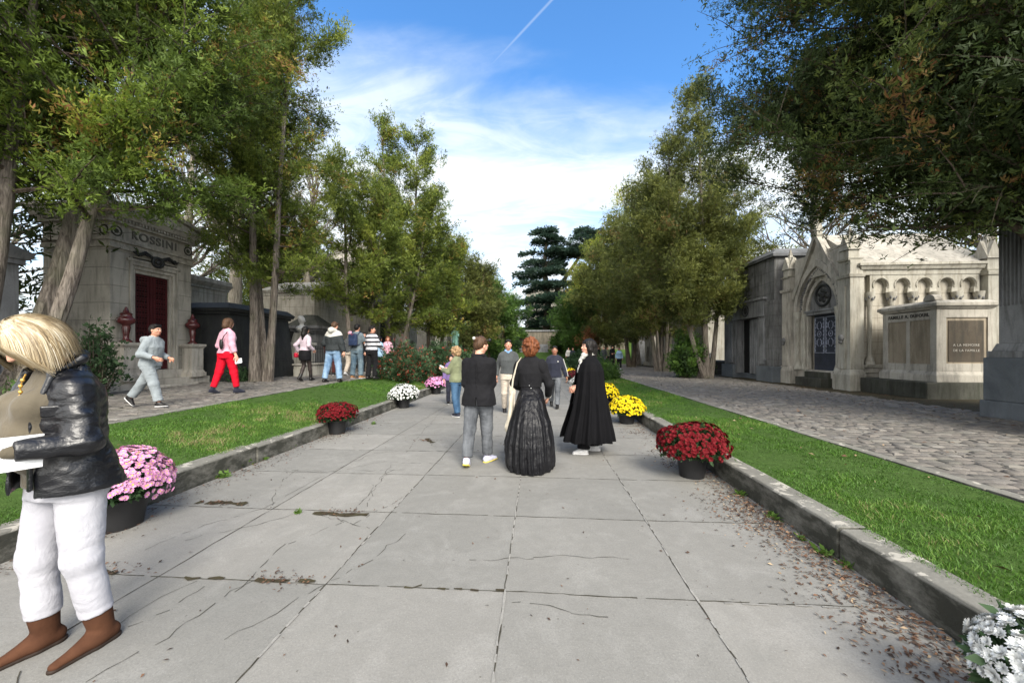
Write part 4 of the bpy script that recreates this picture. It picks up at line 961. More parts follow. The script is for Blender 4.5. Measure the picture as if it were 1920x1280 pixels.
# --- the composer's mausoleum on the left
def rossini():
    root = empty('mausoleum', (-10.1, 9.1, .56)); tag(root, 'grey stone mausoleum lettered ROSSINI with a dark red door and two red urns', 'mausoleum')
    w = 1.03; m = MB(); m.box(-2.6, .34, -w - .28, w + .28, -.3, .22); m.box(-2.6, .10, -w - .1, w + .1, .22, .45); part(m, 'plinth', 'limestone', root)
    m = MB(); m.box(-2.5, 0, -w, -.62, .45, 3.42); m.box(-2.5, 0, .62, w, .45, 3.42); m.box(-2.5, 0, -.62, .62, 3.30, 3.42); m.box(-2.5, -.35, -.62, .62, .45, 3.30); part(m, 'wall', 'limecourse', root)
    m = MB()                                                                   # stepped frame round the door
    for k, (a, b, t) in enumerate(((.62, .56, .035), (.56, .49, .0), (.49, .43, -.05))):
        for s in (-1, 1): m.box(-.2, t, s * a, s * b, .45, 3.30 - .05 * k)
        m.box(-.2, t + .002, -b, b, 2.92 + (2 - k) * .09, 2.92 + (3 - k) * .09)
    m.box(-.2, .05, -.68, .68, 3.19, 3.26); part(m, 'door_frame', 'limestone', root)
    d = MB(); d.box(-.16, -.12, -.425, -.01, .47, 2.91); d.box(-.16, -.12, .01, .425, .47, 2.91); d.box(-.12, -.095, -.03, .03, .47, 2.91)
    for s in (-1, 1):
        d.box(-.12, -.10, s * .43, s * .38, .47, 2.91); d.box(-.12, -.10, s * .10, s * .05, .47, 2.91)
        for z in (.47, 1.2, 2.86): d.box(-.12, -.101, s * .06, s * .40, z, z + .07)
    door = part(d, 'door', 'reddoor', root, .003); dp = MB(); dp.box(-.121, -.1195, -.385, -.09, 1.27, 2.86); dp.box(-.121, -.1195, .09, .385, 1.27, 2.86); part(dp, 'openings', 'dark', door, 0)
    g = MB()
    for s in (-1, 1):
        for i in range(5): y = s * (.105 + i * .068); g.box(-.118, -.098, y - .009, y + .009, 1.27, 2.86)
        for j in range(23): z = 1.28 + j * .069; g.box(-.1175, -.0985, s * .10, s * .38, z, z + (.02 if j % 2 else .012))
        for i in range(4):
            for j in range(0, 22, 2): g.box(-.117, -.099, s * (.125 + i * .068), s * (.152 + i * .068), 1.305 + j * .069, 1.335 + j * .069)
    g.v = [(x + .006, y, z) for x, y, z in g.v]; part(g, 'grille', 'reddoor', door, 0); part(MB().ball((-.07, -.04, 1.25), .03), 'handle', 'gold', door, 0, True)
    e = MB(); e.box(-2.53, .05, -w - .05, w + .05, 3.42, 3.50); e.box(-2.53, .03, -w - .03, w + .03, 3.50, 3.58); e.box(-2.56, .08, -w - .08, w + .08, 3.58, 3.64); part(e, 'architrave', 'limestone', root)
    f = MB(); f.box(-2.5, .02, -w - .01, w + .01, 3.64, 4.02); part(f, 'frieze', 'limestone', root, .004)
    for y in (-w + .12, w - .12):
        q = MB(); q.tube([(.02, y + .11 * math.cos(a), 3.83 + .11 * math.sin(a)) for a in np.linspace(0, 2 * PI, 20)], .02, 6); q.ball((.02, y, 3.83), (.03, .055, .055)); part(q, 'rosette', 'darkstone', root, 0, True)
    q = MB()
    for x in (-.14,): q.tube([(x + .1 * math.cos(a), -w - .01, 3.83 + .1 * math.sin(a)) for a in np.linspace(0, 2 * PI, 20)], .02, 6)
    part(q, 'rosette', 'darkstone', root, 0, True)
    c = MB(); c.box(-2.6, .12, -w - .12, w + .12, 4.02, 4.07)
    for i in range(30): y = -w - .08 + i * (2 * w + .16) / 29; c.box(.10, .165, y - .022, y + .022, 4.075, 4.14)
    for i in range(34): x = -2.4 + i * .074; c.box(x - .02, x + .02, -w - .165, -w - .10, 4.075, 4.14)
    c.box(-2.58, .11, -w - .11, w + .11, 4.07, 4.145); c.frus(-2.64, .18, -w - .18, w + .18, 4.145, 4.26, -.07); c.box(-2.74, .27, -w - .27, w + .27, 4.26, 4.33); part(c, 'cornice', 'limestone', root, .004)
    p = MB(); p.prism([(-w - .25, 4.33), (w + .25, 4.33), (0, 4.62)], 'x', -2.7, .20); part(p, 'pediment', 'limestone', root)
    r = MB()
    for s in (-1, 1): r.prism([(s * (w + .31), 4.33), (s * (w + .31), 4.40), (0, 4.73), (0, 4.63)], 'x', -2.75, .29)
    for y in (-w - .2, w + .2): r.prism([(y - .14, 4.4), (y + .14, 4.4), (y + .12, 4.56), (y, 4.66), (y - .12, 4.56)], 'x', .02, .22)
    part(r, 'roof', 'limestone', root)
    t = text('ROSSINI', .285, M['letterrelief'], root, (.026, -.02, 3.83), (R_(90), 0, R_(90)), .012, bold=.006, sx=1.02)
    g = MB()                                                                    # laurel wreath and ribbons over the door
    rr = random.Random(3)
    for i in range(22):
        a = i / 22 * 2 * PI; y, z = .13 * math.cos(a), 3.28 + .12 * math.sin(a); g.ball((.09, y, z), (.035, .045, .035), 7, 5)
    for s in (-1, 1):
        g.tube([(.07, s * .12, 3.38), (.08, s * .3, 3.46), (.07, s * .46, 3.36), (.07, s * .58, 3.42)], [.035, .045, .035, .015], 7)
        for i in range(8): g.ball((.09, s * (.16 + i * .05), 3.42 + rr.uniform(-.05, .03)), (.03, .04, .03), 6, 4)
    g.ball((.1, 0, 3.28), (.04, .06, .06)); part(g, 'wreath', 'blackstone', root, 0, True)
    for s in (-1, 1):
        k = MB(); y = s * .86; k.box(.02, .42, y - .23, y + .23, .22, .34); k.frus(.04, .40, y - .21, y + .21, .34, .42, .03); k.box(.07, .37, y - .18, y + .18, .42, 1.02); k.frus(.07, .37, y - .18, y + .18, 1.02, 1.08, -.04); k.box(.02, .42, y - .23, y + .23, 1.08, 1.15)
        k.box(.37, .38, y - .12, y + .12, .52, .95); pd = part(k, 'pedestal', 'limestone', root)
        urn(root, .21, y, 1.15, .88)
    st = MB(); st.box(.34, .55, -.7, .7, -.3, .08); part(st, 'step', 'limestone', root)
rossini()
for o_ in bpy.data.objects:                      # the mausoleum is shallow: draw its back nearer
    if o_.type == 'MESH' and o_.name != 'grass' and (o_.parent and o_.parent.name == 'mausoleum'):
        for v_ in o_.data.vertices:
            if v_.co.x < -.5: v_.co.x = -.5 + (v_.co.x + .5) * .62
# --- tomb with an oval medallion at the far left edge, behind the leaning trunks
def medallion_tomb():
    root = empty('tomb', (-10.2, 5.6, .5)); tag(root, 'grey tomb with a round medallion half hidden behind the left tree trunks', 'tomb')
    part(MB().box(-2, .1, -1.1, 1.1, -.2, .35), 'plinth', 'greytrim', root); part(MB().box(-1.9, 0, -1.0, 1.0, .35, 2.7), 'wall', 'greytrim', root)
    c = MB(); c.box(-1.95, .06, -1.06, 1.06, 2.7, 2.8); c.frus(-2, .1, -1.1, 1.1, 2.8, 2.95, -.06); c.prism([(-1.15, 2.95), (1.15, 2.95), (0, 3.35)], 'x', -2, .12); part(c, 'cornice', 'greytrim', root)
    q = MB().tube([(.02, .35 * math.cos(a), 2.05 + .42 * math.sin(a)) for a in np.linspace(0, 2 * PI, 26)], .03, 8); q.ball((0, 0, 2.05), (.06, .22, .30)); part(q, 'medallion', 'marble', root, 0, True)
    part(MB().box(-.01, .05, -.7, .7, .6, .95), 'panel', 'limestone', root)
medallion_tomb()
# --- black battered tomb
def black_tomb():
    root = empty('tomb', (-9.2, 10.44, .58)); tag(root, 'big plain black tomb with battered walls and a flat cap', 'tomb')
    part(MB().frus(-1.7, .08, -.08, 2.9, -.2, .62, .03), 'plinth', 'blackstone', root); part(MB().frus(-1.66, .03, -.02, 2.83, .62, 2.05, .10), 'body', 'blackstone', root)
    c = MB(); c.box(-1.62, -.01, .01, 2.8, 2.05, 2.13); c.frus(-1.66, .05, -.05, 2.86, 2.13, 2.22, -.03); c.frus(-1.72, .10, -.10, 2.92, 2.22, 2.40, .2); part(c, 'cap', 'blackstone', root)
black_tomb()
def mausoleum(label, x, y, z, w, d, h, side, mat='palestone', trim=None, roof='gable', door='arch', rh=.6, group=None, cross=False, doormat='iron', win=False, name='mausoleum'):
    """side: +1 the front faces +X (left row), -1 it faces -X (right row)"""
    trim = trim or mat; root = empty(name, (x, y, z), 0 if side > 0 else PI); tag(root, label, 'mausoleum', group)
    part(MB().box(-d - .06, .1, -w / 2 - .1, w / 2 + .1, -.3, .28), 'plinth', trim, root)
    dw, dh = min(.42, w * .27), min(h * .62, 2.1); m = MB(); m.box(-d, 0, -w / 2, -dw, .28, h); m.box(-d, 0, dw, w / 2, .28, h); m.box(-d, -.22, -dw, dw, .28, h)
    zs = dh if door == 'flat' else dh - dw * (1 if door == 'arch' else 1.5); o = arch_pts(0, dw, zs, zs, .9 if door == 'pointed' else 0) if door != 'flat' else [(-dw, zs), (dw, zs)]
    m.prism(o[1:-1] + [(dw, h), (-dw, h)] if door != 'flat' else [(-dw, zs), (dw, zs), (dw, h), (-dw, h)], 'x', -.215, -.003); part(m, 'wall', mat, root)
    f = MB()
    if door == 'flat': f.box(-.05, .05, -dw - .12, -dw, .28, zs); f.box(-.05, .05, dw, dw + .12, .28, zs); f.box(-.05, .052, -dw - .12, dw + .12, zs, zs + .14)
    else: arch_band(f, 0, dw, .28, zs, .12, 'x', -.05, .05, .9 if door == 'pointed' else 0)
    part(f, 'door_frame', trim, root)
    dd = MB(); dd.box(-.19, -.15, -dw - .02, dw + .02, .28, dh + .1)
    for i in range(7): yy = -dw + (i + .5) * dw * 2 / 7; dd.box(-.15, -.13, yy - .01, yy + .01, .9, dh - .1)
    dd.box(-.15, -.125, -dw, dw, .84, .9); part(dd, 'door', doormat, root, 0)
    e = MB(); e.box(-d - .04, .04, -w / 2 - .04, w / 2 + .04, h, h + .10); e.frus(-d - .06, .06, -w / 2 - .06, w / 2 + .06, h + .10, h + .24, -.08); part(e, 'cornice', trim, root)
    r = MB(); H = h + .24
    if roof == 'gable': r.prism([(-w / 2 - .14, H), (w / 2 + .14, H), (0, H + rh)], 'x', -d - .14, .14)
    elif roof == 'hip': r.frus(-d - .12, .12, -w / 2 - .12, w / 2 + .12, H, H + rh, w * .35)
    elif roof == 'arc': r.prism([((w / 2 + .1) * math.cos(a), H + rh * math.sin(a)) for a in np.linspace(0, PI, 13)], 'x', -d - .1, .1)
    else: r.box(-d - .1, .1, -w / 2 - .1, w / 2 + .1, H, H + .15)
    part(r, 'roof', 'slate' if roof == 'hip' else trim, root)
    if cross: k = MB(); k.box(-.12, -.02, -.05, .05, H + rh - .04, H + rh + .75); k.box(-.121, -.019, -.22, .22, H + rh + .38, H + rh + .48); part(k, 'cross', trim, root)
    if win: k = MB(); arch_band(k, -d / 2, .22, 1.3, 1.9, .07, 'y', -w / 2 - .05, -w / 2, 0); k.box(-d / 2 - .22, -d / 2 + .22, -w / 2 - .03, -w / 2 - .012, 1.3, 2.0) if side > 0 else None; part(k, 'window', 'dark', root, 0)
    return root
mausoleum('low pale mausoleum with a long flat eave rising behind the black tomb', -12.0, 12.1, .58, 2.9, 2.6, 3.2, 1, 'palecourse', 'limestone', 'flat', 'flat')
mausoleum('pale coursed stone mausoleum beyond the black tomb with a dark side window', -10.6, 18.6, .6, 3.4, 2.6, 3.6, 1, 'palecourse', 'palestone', 'gable', 'flat', .7, win=True)
def stepped():
    root = empty('tomb', (-9.8, 16.6, .6)); tag(root, 'dark weathered stepped monument with a mossy overhanging pyramid cap', 'tomb')
    for nm, a in (('base', [(0, 1.5, -.3, .5), (.12, 1.26, .5, 1.1)]), ('body', [(.25, 1.0, 1.1, 1.75)]), ('cornice', [(.15, 1.2, 1.75, 1.84), (.08, 1.34, 1.84, 1.95), (0, 1.5, 1.95, 2.08)])):
        m = MB()
        for i, s_, z0, z1 in a: m.box(-s_, 0 - i, -s_ / 2, s_ / 2, z0, z1)
        part(m, nm, 'greystone', root)
    part(MB().frus(-1.5, 0, -.75, .75, 2.08, 2.6, .55), 'cap', 'darkstone', root)
stepped()
def bust():
    x, y = -9.1, 13.7; root = empty('bust_tomb', (x, y, .6)); tag(root, 'white marble bust on a carved stone pillar by the railing', 'tomb')
    m = MB(); m.box(-.45, .45, -.45, .45, -.2, .25); m.box(-.32, .32, -.32, .32, .25, 1.15); m.box(-.38, .38, -.38, .38, 1.15, 1.25); m.frus(-.26, .26, -.26, .26, 1.25, 1.6, .06); part(m, 'pillar', 'palestone', root)
    s = Sdf(); s.ell((0, 0, 2.12), (.11, .13, .15), .03); s.cap((0, 0, 1.9), (0, 0, 2.05), .07, .06, .03); s.ell((0, 0, 1.78), (.16, .27, .14), .05); s.cap((0, 0, 1.6), (0, 0, 1.7), .09, .07, .04); s.cap((.1, .0, 2.1), (.14, 0, 2.07), .02, .02, .02); s.ell((-.04, 0, 2.19), (.1, .13, .1), .03)
    s.build('bust', M['marble'], root, .012, lambda V: .01 * fbm(V * 18, 3))
bust()
def railing(label, x0, y0, x1, y1, z, h, n, group=None):
    root = empty('railing', (x0, y0, z)); tag(root, label, 'railing', group); b = MB(); dx_, dy_ = x1 - x0, y1 - y0
    b.tube([(0, 0, h), (dx_, dy_, h)], .016, 6); b.tube([(0, 0, .1), (dx_, dy_, .1)], .014, 6); part(b, 'rail', 'iron', root, 0, True); b = MB()
    for i in range(n + 1): t = i / n; b.tube([(dx_ * t, dy_ * t, -.02), (dx_ * t, dy_ * t, h + .05)], .010, 6); b.ball((dx_ * t, dy_ * t, h + .07), .018, 6, 4)
    part(b, 'bars', 'iron', root, 0, True)
railing('low black iron railing round the bust tomb plot', -8.6, 12.9, -8.55, 15.2, 1.0, .62, 16)
rr_ = empty('plot_wall', (-8.6, 14.0, .6)); tag(rr_, 'low pale stone plot wall under the iron railing', 'wall'); part(MB().box(-.18, .14, -1.25, 1.4, -.2, .40), 'wall', 'palestone', rr_); part(MB().box(-.22, .18, -1.29, 1.44, .40, .46), 'coping', 'limestone', rr_)
# --- arcaded chapel on the left
def chapel_left():
    root = empty('chapel', (-9.9, 23.3, .6)); tag(root, 'grey gothic chapel with a tall pointed niche behind the rose bush', 'chapel')
    part(MB().box(-3.2, .15, -1.9, 1.9, -.3, .5), 'plinth', 'greytrim', root); m = MB(); m.box(-3, -.35, -1.75, 1.75, .5, 5.6); m.box(-.35, 0, -1.75, -.95, .5, 5.6); m.box(-.35, 0, .95, 1.75, .5, 5.6)
    o = arch_pts(0, .95, 3.0, 3.0, .8); m.prism(o[1:-1] + [(.95, 5.6), (-.95, 5.6)], 'x', -.345, -.003); part(m, 'wall', 'limecourse', root)
    f = MB(); arch_band(f, 0, .80, .5, 3.0, .15, 'x', -.2, .06, .8)
    for s in (-1, 1): f.lathe([(.12, .5), (.12, .6), (.08, .65), (.08, 2.7), (.13, 2.95), (.13, 3.02)], 10, (.12, s * 1.1, 0)); f.lathe([(.10, .5), (.08, .65), (.08, 4.9), (.13, 5.1)], 10, (.12, s * 1.62, 0))
    part(f, 'portal', 'limestone', root, 0); part(MB().box(-.34, -.30, -.8, .8, .5, 4.3), 'door', 'dark', root, 0)
    e = MB(); e.box(-3.1, .12, -1.85, 1.85, 5.6, 5.8); e.prism([(-1.9, 5.8), (1.9, 5.8), (0, 8.0)], 'x', -3.1, .05); part(e, 'gable', 'limestone', root)
chapel_left()
mausoleum('pale mausoleum with an arched doorway under the trees, nearer than the ribbed one', -10.0, 28.8, .6, 2.6, 2.4, 2.9, 1, 'palestone', None, 'arc', 'arch', .7)
mausoleum('pinkish ribbed mausoleum just left of the green statue', -9.6, 33.0, .6, 2.4, 2.4, 3.0, 1, 'limestone', None, 'gable', 'arch', .8, cross=True)
mausoleum('white headstone like mausoleum at the far end of the left row', -9.4, 38.5, .6, 2.4, 2.4, 2.8, 1, 'palestone', None, 'gable', 'pointed', .9)
mausoleum('dim grey mausoleum last in the left row', -9.6, 43.5, .6, 2.6, 2.4, 3.2, 1, 'greytrim', None, 'hip', 'arch', 1.0)
def statue():
    x, y = -6.9, 30.5; root = empty('statue', (x, y, .6)); tag(root, 'green bronze statue of a robed figure on a tall stone pedestal', 'statue')
    m = MB(); m.box(-.6, .6, -.6, .6, -.3, .3); m.box(-.42, .42, -.42, .42, .3, 1.2); m.box(-.5, .5, -.5, .5, 1.2, 1.32); part(m, 'pedestal', 'greytrim', root)
    s = Sdf(); s.sect([(1.3, 0, 0, .30, .28), (1.8, .02, 0, .24, .2), (2.3, .02, 0, .27, .19), (2.62, .02, 0, .29, .17), (2.75, .02, 0, .12, .1)], .06); s.cap((.25, 0, 2.55), (.33, -.12, 2.2), .08, .07, .05); s.cap((-.23, 0, 2.55), (-.18, -.2, 2.3), .08, .07, .05); s.cap((-.18, -.2, 2.3), (0, -.22, 2.42), .06, .05, .04)
    s.cap((0, 0, 2.7), (0, -.02, 2.85), .07, .06, .04); s.ell((0, -.03, 2.96), (.10, .12, .15), .03); s.build('figure', M['verdigris'], root, .02, lambda V: .03 * fbm(V * np.array((9, 9, 2)), 4))
statue()
co = empty('column', (-7.9, 30.9, .6)); tag(co, 'tall grey stone column standing beside the green statue', 'column'); part(MB().box(-.45, .45, -.45, .45, -.2, .8), 'base', 'greytrim', co); part(MB().lathe([(.30, .8), (.27, 1.0), (.22, 3.9), (.30, 4.1), (.30, 4.25)], 16), 'shaft', 'limestone', co, 0, True)
# --- right row
def grey_tomb():
    root = empty('mausoleum', (9.5, 17.55, GR), PI); tag(root, 'blocky dark grey stone mausoleum with fluted door leaf and a round emblem', 'mausoleum')
    w = 2.05; part(MB().box(-2.5, .12, -w, -.95, -.3, .62).box(-2.5, .12, .95, w, -.3, .62).box(-2.5, -.3, -.95, .95, -.3, .22), 'plinth', 'granite', root, .02)
    m = MB(); m.box(-2.4, .02, -w + .08, -.95, .62, 3.3); m.box(-2.4, .02, .95, w - .08, .62, 3.3); m.box(-2.4, -.42, -.95, .95, .22, 3.2); m.box(-2.4, -.04, -w + .12, w - .12, 3.3, 5.05); part(m, 'wall', 'greystone', root, .02)
    t = MB(); t.box(-.3, .05, -1.35, 1.35, 2.72, 3.42); t.box(-.3, .12, -1.45, 1.45, 3.42, 3.52); part(t, 'lintel', 'greytrim', root); q = MB(); q.tube([(.055, .24 * math.cos(a), 3.07 + .24 * math.sin(a)) for a in np.linspace(0, 2 * PI, 24)], .03, 8); q.ball((.04, 0, 3.07), (.04, .15, .17)); q.ball((.07, .05, 3.12), (.03, .05, .05)); part(q, 'emblem', 'blackstone', root, 0, True)
    f = MB()
    for i in range(6): y = -.10 + i * .15; f.lathe([(.062, .24), (.062, 2.62), (.05, 2.70)], 10, (-.26, y, 0))
    f.box(-.40, -.24, -.14, .72, .22, 1.05); part(f, 'door', 'greytrim', root, 0, True); part(MB().box(-.40, -.36, -.88, -.20, .22, 2.70), 'doorway', 'dark', root, 0); part(MB().box(-.42, .0, -.95, -.86, .22, 2.72), 'jamb', 'greytrim', root); part(MB().box(-.42, .0, .86, .95, .22, 2.72), 'jamb', 'greytrim', root)
    c = MB(); c.box(-2.5, .08, -w, w, 5.05, 5.16); c.frus(-2.5, .1, -w, w, 5.16, 5.42, .3); part(c, 'roof', 'slate', root)
    for s in (-1, 1): k = MB(); k.box(.02, .09, s * 1.08, s * 1.42, .70, 2.6); k.box(.021, .10, s * 1.08, s * 1.5, .86, .92); part(k, 'pilaster', 'greytrim', root)
grey_tomb()
def pinnacle(m, x, y, z, s, h):
    m.frus(x - s, x + s, y - s, y + s, z, z + .06, -.03); m.box(x - s * .8, x + s * .8, y - s * .8, y + s * .8, z + .06, z + h * .3)
    for ax in 'xy':
        p = [(-s * 1.05, z + h * .3), (s * 1.05, z + h * .3), (0, z + h * .72)]
        if ax == 'x': m.prism([(y + a, b) for a, b in p], 'x', x - s * 1.0, x + s * 1.0)
        else: m.prism([(x + a, b) for a, b in p], 'y', y - s * .98, y + s * .98)
    m.frus(x - s * .55, x + s * .55, y - s * .55, y + s * .55, z + h * .5, z + h, s * .5)
    for i in range(4): zz = z + h * (.5 + i * .11); m.ball((x, y, zz), (s * (.75 - i * .12), s * (.75 - i * .12), s * .14), 6, 4)
def gothic():
    root = empty('chapel', (9.9, 12.3, GR)); tag(root, 'ornate pale gothic chapel with a pointed portal, iron tracery door and blind arcade', 'chapel')
    # local: x into the building, y along the avenue, front face at x = 0, side wall with the arcade at y = 0
    D, W, H = 4.0, 3.3, 4.05
    p = MB(); p.box(.10, D, .08, W, -.3, .55); p.box(.05, D + .05, -.0, .30, -.3, .42); p.frus(.06, D, .04, .4, .55, .72, .04); part(p, 'plinth', 'limestone', root, .012)
    w = MB(); w.box(.45, D, .30, W, .5, H); w.box(.28, .45, .30, .45, .5, H); part(w, 'core_wall', 'palecourse', root)
    # portal: splayed recess
    cy_, dw = 1.62, .52; f = MB()
    for k, (ww, x0, x1, t) in enumerate(((.98, .0, .26, .16), (.82, .12, .30, .13), (.66, .20, .34, .11))): arch_band(f, cy_, ww, .55 if k else .55, 2.72, t, 'x', x0, x1, .75)
    portal = part(f, 'portal', 'limestone', root, .01)
    o = arch_pts(cy_, 1.13, 2.72, 2.72, .75); sp = MB(); sp.prism(o[1:-1] + [(cy_ + 1.14, 4.75), (cy_ - 1.14, 4.75)], 'x', .06, .30); part(sp, 'spandrel', 'limestone', root, 0)
    tym = MB(); tym.prism(arch_pts(cy_, .66, 2.72, 2.72, .75)[1:-1], 'x', .27, .31); part(tym, 'tympanum', 'greystone', root, 0)
    q = MB(); q.tube([(.25, cy_ + .33 * math.cos(a), 3.22 + .36 * math.sin(a)) for a in np.linspace(0, 2 * PI, 28)], .045, 8)
    for i in range(6): a = i * PI / 3 + .3; q.ball((.26, cy_ + .17 * math.cos(a), 3.22 + .18 * math.sin(a)), (.04, .085, .085), 8, 6)
    q.ball((.24, cy_, 3.22), (.05, .08, .1)); part(q, 'medallion', 'blackstone', root, 0, True)
    li = MB(); li.box(.14, .34, cy_ - .68, cy_ + .68, 2.55, 2.66); li.box(.10, .34, cy_ - .72, cy_ + .72, 2.66, 2.72); part(li, 'lintel', 'greytrim', root)
    cf = MB(); rr = random.Random(8); oo = arch_pts(cy_, .90, 2.74, 2.74, .75)[1:-1]                  # foliage carved between the arch bands
    for (a, b) in zip(oo[:-1], oo[1:]):
        for t in np.linspace(0, 1, 3): cf.ball((.10, a[0] + (b[0] - a[0]) * t + rr.uniform(-.03, .03), a[1] + (b[1] - a[1]) * t), (.035, .04, .04), 6, 4)
    part(cf, 'carved_band', 'greystone', root, 0, True)
    for s in (-1, 1):
        c = MB(); y = cy_ + s * .98; c.lathe([(.15, .55), (.15, .62), (.10, .70), (.10, .78), (.075, .84), (.07, 2.32), (.085, 2.36), (.08, 2.40), (.14, 2.62), (.15, 2.72)], 14, (.06, y, 0)); c.lathe([(.12, .55), (.06, .80), (.055, 2.36), (.11, 2.60)], 12, (.16, y - s * .20, 0)); part(c, 'colonnette', 'palestone', root, 0, True)
    d = MB(); d.box(.33, .37, cy_ - dw, cy_ + dw, .5, 2.55); door = part(d, 'door', 'ironblue', root, .004)
    l = MB()
    for s in (-1, 1):
        c0 = cy_ + s * .26
        for yy in (c0 - .22, c0 + .22): l.box(.315, .33, yy - .012, yy + .012, 1.18, 2.45)
        for z in (1.18, 2.45): l.box(.314, .33, c0 - .22, c0 + .22, z - .012, z + .012)
        l.tube([(.32, c0 + .09 * math.cos(a), 1.86 + .10 * math.sin(a)) for a in np.linspace(0, 2 * PI, 20)], .012, 6); l.ball((.32, c0, 1.86), (.01, .035, .035), 8, 6)
        for zc, sg in ((2.16, 1), (1.55, -1)):
            for sy in (-1, 1):
                l.tube([(.32, c0 + sy * (.03 + .09 * math.sin(a)), zc - sg * .14 + .28 * sg * a / PI) for a in np.linspace(0, PI, 10)], .011, 6); l.tube([(.32, c0 + sy * (.15 - .06 * math.cos(a)), zc + .07 * math.sin(a)) for a in np.linspace(0, 2 * PI, 14)], .009, 5)
        for i in range(9): l.ball((.322, c0 - .19 + 0, 1.26 + i * .14), (.01, .018, .045), 6, 4); l.ball((.322, c0 + .19, 1.26 + i * .14), (.01, .018, .045), 6, 4)
    part(l, 'tracery', 'lattice', door, 0, True); part(MB().tube([(.3, cy_ - .05, 1.3), (.29, cy_ - .05, 1.42)], .012, 6), 'handle', 'silver', door, 0, True)
    st = MB(); st.box(-.28, .34, cy_ - .62, cy_ + .62, -.3, .30); st.box(.0, .34, cy_ - .56, cy_ + .56, .30, .50); part(st, 'step', 'darkstone', root, .015)
    # two buttresses with pinnacles
    for i, y in enumerate((.24, W - .28)):
        b = MB(); b.box(-.20, .30, y - .34, y + .34, -.3, .48); b.frus(-.20, .30, y - .34, y + .34, .48, .66, .07); b.box(-.12, .30, y - .24, y + .24, .66, 3.55); b.box(-.17, .30, y - .10, y + .10, .66, 3.3); b.frus(-.16, .3, y - .27, y + .27, 3.55, 3.66, -.02); b.box(-.10, .28, y - .22, y + .22, 3.66, 4.1)
        bt = part(b, 'buttress', 'palestone' if i == 0 else 'limestone', root, .012); n = MB(); pinnacle(n, .06, y, 4.1, .20, 1.15); part(n, 'pinnacle', 'palestone', bt, 0)
        c = MB(); c.ball((-.2, y, 1.65), (.07, .09, .12), 8, 6); c.ball((-.22, y, 1.52), (.05, .06, .05), 8, 6); part(c, 'corbel', 'greystone', bt, 0, True)
    # end pier at the far corner of the side wall
    b = MB(); b.box(D - .30, D + .18, -.16, .32, -.3, .6); b.box(D - .24, D + .12, -.10, .3, .6, 3.55); b.frus(D - .28, D + .16, -.14, .3, 3.55, 3.66, -.02); ep = part(b, 'end_pier', 'palestone', root, .012); n = MB(); pinnacle(n, D - .06, .10, 3.66, .20, 1.35); part(n, 'pinnacle', 'palestone', ep, 0)
    # blind arcade on the side wall
    n = 5; x0, x1 = .52, D - .30; sp_ = (x1 - x0) / n; back = MB(); back.box(.30, D - .2, .20, .31, .72, H); part(back, 'arcade_wall', 'palecourse', root, 0)
    a = MB(); zs = 3.08; top = 3.62
    for i in range(n):
        cx = x0 + sp_ * (i + .5); r = sp_ * .31; pts = [(cx - sp_ / 2, zs - .02), (cx - r * .78, zs - .02)]
        for k in range(0, 13): an = math.radians(215) - math.radians(250) * k / 12; pts.append((cx + r * math.cos(an), zs + .22 + r * math.sin(an)))
        pts += [(cx + r * .78, zs - .02), (cx + sp_ / 2, zs - .02), (cx + sp_ / 2, top), (cx, top + .001), (cx - sp_ / 2, top)]; a.prism(pts, 'y', .07, .22)
        hood = [(cx + (r + .035) * math.cos(math.radians(q_)), .06, zs + .22 + (r + .035) * math.sin(math.radians(q_))) for q_ in np.linspace(-20, 200, 16)]; a.tube(hood, .022, 6)
    part(a, 'arcade', 'palestone', root, 0)
    c = MB()
    for i in range(n + 1):
        x = x0 + sp_ * i; c.lathe([(.13, .80), (.13, .88), (.10, .94), (.11, .98), (.075, 1.04), (.062, 1.10), (.058, 2.62), (.075, 2.66), (.07, 2.72), (.12, 2.94), (.135, 3.04), (.135, 3.08)], 14, (x, .08, 0))
    part(c, 'colonnettes', 'palestone', root, 0, True); k = MB(); rr = random.Random(4)
    for i in range(n + 1):
        x = x0 + sp_ * i
        for j in range(8): an = j * PI / 4; k.ball((x + .105 * math.cos(an), .08 + .105 * math.sin(an), 2.86 + .06 * (j % 2)), (.035, .035, .055), 6, 4)
    part(k, 'capitals', 'greystone', root, 0, True)
    c = MB(); c.box(.24, D - .2, .02, .34, .72, .80); part(c, 'sill_course', 'palestone', root, .006); c = MB(); c.box(.24, D - .2, .05, .34, 3.62, 3.78); c.frus(.22, D - .22, .0, W, 3.78, 3.90, -.05); c.box(.12, D - .2, -.08, W, 3.90, 3.98); part(c, 'string_course', 'palestone', root, .006)
    r = MB(); r.prism([(.02, 3.98), (W, 3.98), (W / 2 + .1, 5.4)], 'x', .32, D); part(r, 'roof', 'limestone', root)
    gb = MB()                                                                    # steep gable over the portal
    for s in (-1, 1): gb.prism([(cy_ + s * 1.25, 3.3), (cy_ + s * 1.10, 3.2), (cy_, 5.25), (cy_, 5.5)], 'x', -.04, .2)
    gb.prism([(cy_ - 1.15, 3.9), (cy_ + 1.15, 3.9), (cy_, 5.35)], 'x', .08, .18); part(gb, 'gable', 'limestone', root, 0); n = MB(); pinnacle(n, .08, cy_, 5.3, .12, .7); part(n, 'finial', 'palestone', root, 0)
gothic()
